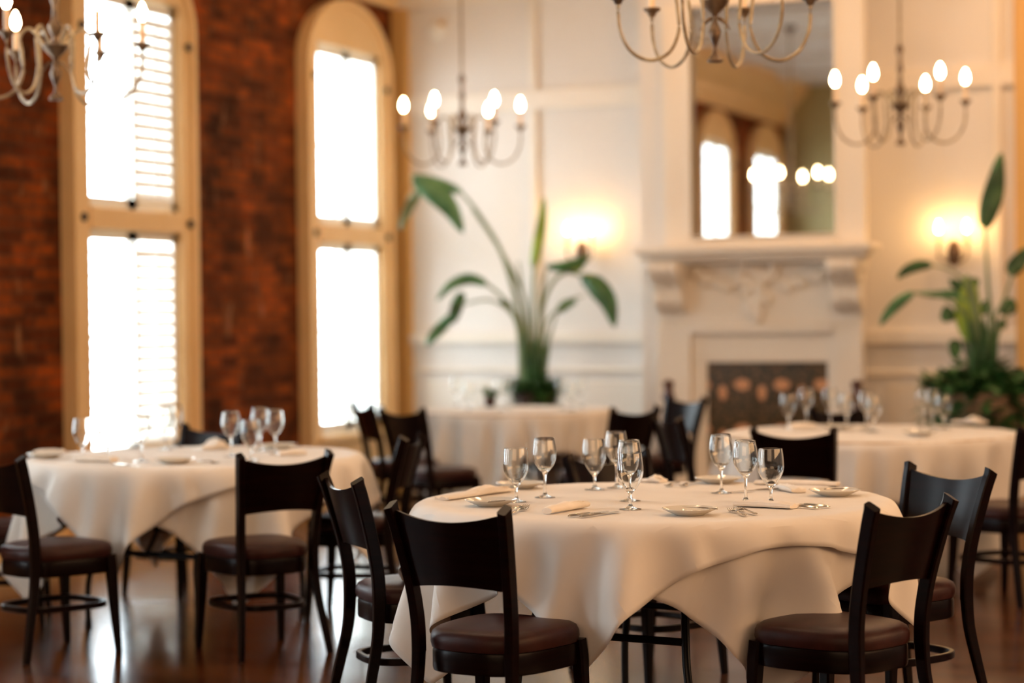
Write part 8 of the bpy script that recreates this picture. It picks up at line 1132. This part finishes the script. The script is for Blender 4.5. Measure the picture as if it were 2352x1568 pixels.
# ------------------------------------------------------------------ plants
def leaf(mb, P, w, fold=.25, side=None, nd=12, tipw=.0):
    """paddle leaf along points P (world-offset), half width w, V-folded"""
    Q = spline(P, max(2, nd // (len(P) - 1))); n = len(Q); rows = []
    fwd = Vector((-sin(YAW), cos(YAW), 0))
    for i, q in enumerate(Q):
        t = i / (n - 1); tg = (Q[min(i + 1, n - 1)] - Q[max(i - 1, 0)]).normalized()
        sd = tg.cross(side if side is not None else fwd)
        if sd.length < .05: sd = Vector((1, 0, 0))
        sd.normalize(); nn = sd.cross(tg).normalized()
        ww = w * (sin(pi * min(1, t * .94 + .06)) ** .7) * (1.1 - .35 * t)
        row = []
        for k in range(7):
            u = k / 3 - 1; row.append(q + sd * ww * u + nn * (abs(u) * ww * fold + .012 * sin(9 * t + k) * abs(u)))
        rows.append(row)
    mb.grid(rows); return mb
def stemtube(mb, P, r0, r1):
    Q = spline(P, 6); n = len(Q); mb.tube(Q, r0, 7, rad=[1 + (r1 / r0 - 1) * i / (n - 1) for i in range(n)], up=(.3, .9, .1)); return mb
def bird_plant(name, base, d0, label, cat, leaves, stems, cluster, skirt, pot):
    root = at(*base, d0); r = empty(name, (root.x, root.y, 0), 0, label, cat); O = Vector((root.x, root.y, 0))
    def W(pts):
        out = []
        for i, p in enumerate(pts):
            px, py = p[0], p[1]; dd = p[2] if len(p) > 2 else 0
            out.append(at(px, py, d0 + dd) - O)
        return out
    pot(r, root)
    for s in stems:
        mb = MB(); stemtube(mb, W(s[0]), s[1], s[2]); mb.build('stem', M['stem'], r)
    for (P, w, m, *k) in leaves:
        mb = MB(); f = k[0] if k else .25; sd = k[1] if len(k) > 1 else None
        leaf(mb, W(P), w, f, sd); o = mb.build('leaf', M[m], r)
        md = o.modifiers.new('thickness', 'SOLIDIFY'); md.thickness = .002
    rnd = random.Random(3)
    mb = MB()
    for k in range(cluster[4]):
        x = rnd.uniform(-1, 1) * cluster[1]; y = rnd.uniform(-1, 1) * cluster[1]
        hh = cluster[2] * rnd.uniform(.5, 1)
        mb.tube([(x * .8, y * .8, cluster[0]), (x * 1.0, y, cluster[0] + hh * .6), (x * 1.5 + cluster[3] * hh, y * 1.3, cluster[0] + hh)], rnd.uniform(.012, .026), 6, rad=[1, .8, .25], up=(0, 1, 0))
    mb.build('stalk_cluster', M['leafdark'], r)
    z0, rad, hh, n, mt = skirt
    mb = MB()
    for k in range(n):
        a = rnd.uniform(0, 2 * pi); q = rad * math.sqrt(rnd.random()); x, y = q * cos(a), q * sin(a)
        z = z0 + rnd.uniform(-.3, 1) * hh * (1.1 - .7 * (q / rad) ** 2)
        l = rnd.uniform(.05, .11); b = a + rnd.uniform(-.9, .9); up = rnd.uniform(-.5, .7)
        dv = Vector((cos(b), sin(b), up)).normalized() * l
        P = Vector((x, y, z)); sd = dv.cross(Vector((rnd.uniform(-1, 1), rnd.uniform(-1, 1), 1))).normalized() * l * .32
        mb.add([P, P + dv * .5 + sd, P + dv, P + dv * .5 - sd, P + dv * .5 + Vector((0, 0, .008))], [(0, 1, 4), (1, 2, 4), (2, 3, 4), (3, 0, 4)])
    mb.build('foliage', M[mt], r, kind=None, smooth=False)
    mb = MB()
    for k in range(n):
        a = rnd.uniform(0, 2 * pi); q = rad * (.6 + .5 * rnd.random()); x, y = q * cos(a), q * sin(a); z = z0 + rnd.uniform(-1.9, .5) * hh
        l = rnd.uniform(.07, .13); dv = Vector((cos(a), sin(a), rnd.uniform(-.8, .4))).normalized() * l
        P = Vector((x, y, z)); sd = dv.cross(Vector((0, 0, 1))).normalized() * l * .3
        mb.add([P, P + dv * .5 + sd, P + dv, P + dv * .5 - sd], [(0, 1, 2), (0, 2, 3)])
    mb.build('trailing_leaves', M['leafdark'], r, smooth=False)
    return r
def potL(r, root):
    z1 = at(1230, 900, 15.7).z
    mb = MB(); mb.lathe([(0, 0), (.15, 0), (.16, .03), (.12, .06), (.09, .15), (.08, z1 - .42), (.14, z1 - .40), (.15, z1 - .37), (.0, z1 - .365)], 24); mb.build('pedestal', M['plinth'], r)
    mb = MB(); mb.lathe([(0, z1 - .365), (.11, z1 - .365), (.15, z1 - .25), (.165, z1 - .05), (.175, z1 - .02), (.165, z1), (.15, z1 - .03), (0, z1 - .04)], 24); mb.build('planter', M['darkpot'], r)
zl = at(1230, 900, 15.7).z
side_up = Vector((0, 0, 1))
bird_plant('bird_of_paradise_plant', (1228, 890), 15.7, 'tall bird of paradise plant with arching leaves behind the far table', 'plant',
    leaves=[([(1060, 440), (1020, 426, -.05), (975, 412, -.1), (944, 404, -.1)], .045, 'leafblue', .5),
            ([(950, 408, -.1), (992, 436, -.12), (1032, 476, -.15), (1064, 536, -.15)], .088, 'leafblue', .3),
            ([(962, 440), (940, 475, 0), (918, 530, .05)], .04, 'stem', .2),
            ([(1226, 615), (1236, 560), (1246, 500), (1249, 452)], .045, 'leaflime', .5),
            ([(1335, 636), (1368, 655, -.1), (1398, 695, -.15), (1412, 752, -.15)], .085, 'leafdark', .35),
            ([(1255, 612), (1295, 612, -.1), (1335, 600, -.1), (1352, 588, -.1)], .045, 'leafdark', .3),
            ([(1340, 600), (1318, 612), (1296, 600)], .05, 'leaflime', .3),
            ([(1118, 652), (1078, 640, 0), (1035, 655, 0), (1003, 690, 0)], .045, 'leafblue', .4),
            ([(1062, 672), (1052, 695), (1040, 730), (1030, 742)], .05, 'leafdark', .3),
            ([(1048, 715), (1015, 750), (992, 775), (980, 795)], .045, 'leafblue', .3),
            ([(1150, 690), (1166, 700), (1176, 722)], .03, 'leafdark', .3),
            ([(1282, 715), (1302, 698), (1325, 692)], .04, 'leafblue', .3)],
    stems=[([(1208, 880), (1200, 760), (1160, 600), (1105, 500), (1058, 440)], .026, .011),
           ([(1215, 880), (1210, 740), (1195, 660), (1140, 560), (1085, 480)], .022, .010),
           ([(1200, 870), (1192, 760), (1160, 690), (1115, 650)], .020, .010),
           ([(1195, 870), (1185, 740), (1130, 690), (1060, 700)], .014, .008),
           ([(1228, 880), (1224, 760), (1224, 680), (1228, 600)], .022, .012),
           ([(1240, 880), (1240, 740), (1262, 660), (1300, 625), (1338, 636)], .022, .010),
           ([(1244, 870), (1250, 760), (1270, 720), (1290, 708)], .013, .007),
           ([(1235, 880), (1238, 740), (1245, 660), (1262, 612)], .014, .008),
           ([(1248, 870), (1262, 780), (1290, 700), (1340, 680)], .012, .006),
           ([(1222, 880), (1216, 800), (1205, 700), (1190, 600)], .016, .007)],
    cluster=(zl - .05, .075, .52, 0, 26), skirt=(zl + .02, .155, .085, 260, 'leafdark'), pot=potL)
def potR(r, root):
    z1 = at(2225, 900, 13.9).z
    mb = MB(); mb.lathe([(0, 0), (.20, 0), (.21, .03), (.17, .07), (.15, .10), (.20, .3), (.26, .55), (.29, z1 - .06), (.31, z1 - .03), (.30, z1), (.27, z1 - .02), (0, z1 - .05)], 28); mb.build('planter', M['terracotta'], r)
zr = at(2225, 905, 13.9).z
bird_plant('bird_of_paradise_plant', (2256, 890), 13.9, 'bushy bird of paradise plant in pale terracotta planter at the right edge', 'plant',
    leaves=[([(2262, 524), (2276, 470), (2290, 410), (2301, 350)], .075, 'leafdark', .3),
            ([(2240, 790), (2222, 740), (2215, 690), (2222, 630)], .075, 'leaflime', .25),
            ([(2252, 780), (2240, 740), (2238, 690), (2240, 640)], .05, 'leaflime', .25),
            ([(2246, 640), (2225, 660), (2200, 655), (2182, 640)], .05, 'leafdark', .3),
            ([(2222, 690), (2190, 676), (2150, 676), (2098, 672)], .032, 'leafblue', .3),
            ([(2140, 608), (2110, 610), (2080, 622), (2062, 640)], .04, 'leafdark', .3),
            ([(2098, 672), (2065, 695), (2040, 720), (2022, 748)], .04, 'leafblue', .3),
            ([(2190, 712), (2178, 722), (2166, 738)], .06, 'leafdark', .2), ([(2200, 780), (2194, 800), (2196, 826)], .05, 'leafdark', .2),
            ([(2278, 700), (2266, 706), (2254, 722)], .05, 'leafdark', .2), ([(2335, 700), (2318, 705), (2298, 720)], .06, 'leafdark', .2),
            ([(2312, 742), (2300, 745), (2290, 752)], .04, 'leafdark', .2),
            ([(2322, 632), (2332, 612), (2350, 588), (2372, 565)], .06, 'leafdark', .2)],
    stems=[([(2262, 880), (2275, 760), (2268, 640), (2262, 520)], .02, .009), ([(2258, 880), (2250, 780), (2240, 700), (2222, 632)], .026, .012),
           ([(2262, 880), (2270, 760), (2305, 690), (2328, 620)], .016, .008), ([(2250, 880), (2240, 760), (2180, 690), (2098, 672)], .014, .007),
           ([(2255, 880), (2245, 760), (2210, 640), (2140, 608)], .012, .006), ([(2270, 870), (2290, 780), (2310, 730), (2330, 705)], .012, .006)],
    cluster=(zr - .05, .09, .62, -.04, 24), skirt=(zr + .03, .36, .17, 950, 'leafdark'), pot=potR)
# small pot plant on the far table
p = onz(1126, 934, ZT)
r = empty('small_pot_plant', (p.x, p.y, ZT), 0, 'small light green pot plant on the far table, left of the big planter', 'plant')
mb = MB(); mb.lathe([(0, 0), (.03, 0), (.042, .06), (.044, .07), (.038, .066), (0, .06)], 16); mb.build('pot', M['darkpot'], r)
rnd = random.Random(8); mb = MB()
for k in range(60):
    a = rnd.uniform(0, 6.28); l = rnd.uniform(.05, .10); dv = Vector((cos(a), sin(a), rnd.uniform(.2, 1.4))).normalized() * l; P = Vector((0, 0, .065)) + dv * .2
    sd = dv.cross(Vector((0, 0, 1))).normalized() * .016; mb.add([P, P + dv * .5 + sd, P + dv, P + dv * .5 - sd], [(0, 1, 2), (0, 2, 3)])
mb.build('foliage', M['leafblue'], r, smooth=False)
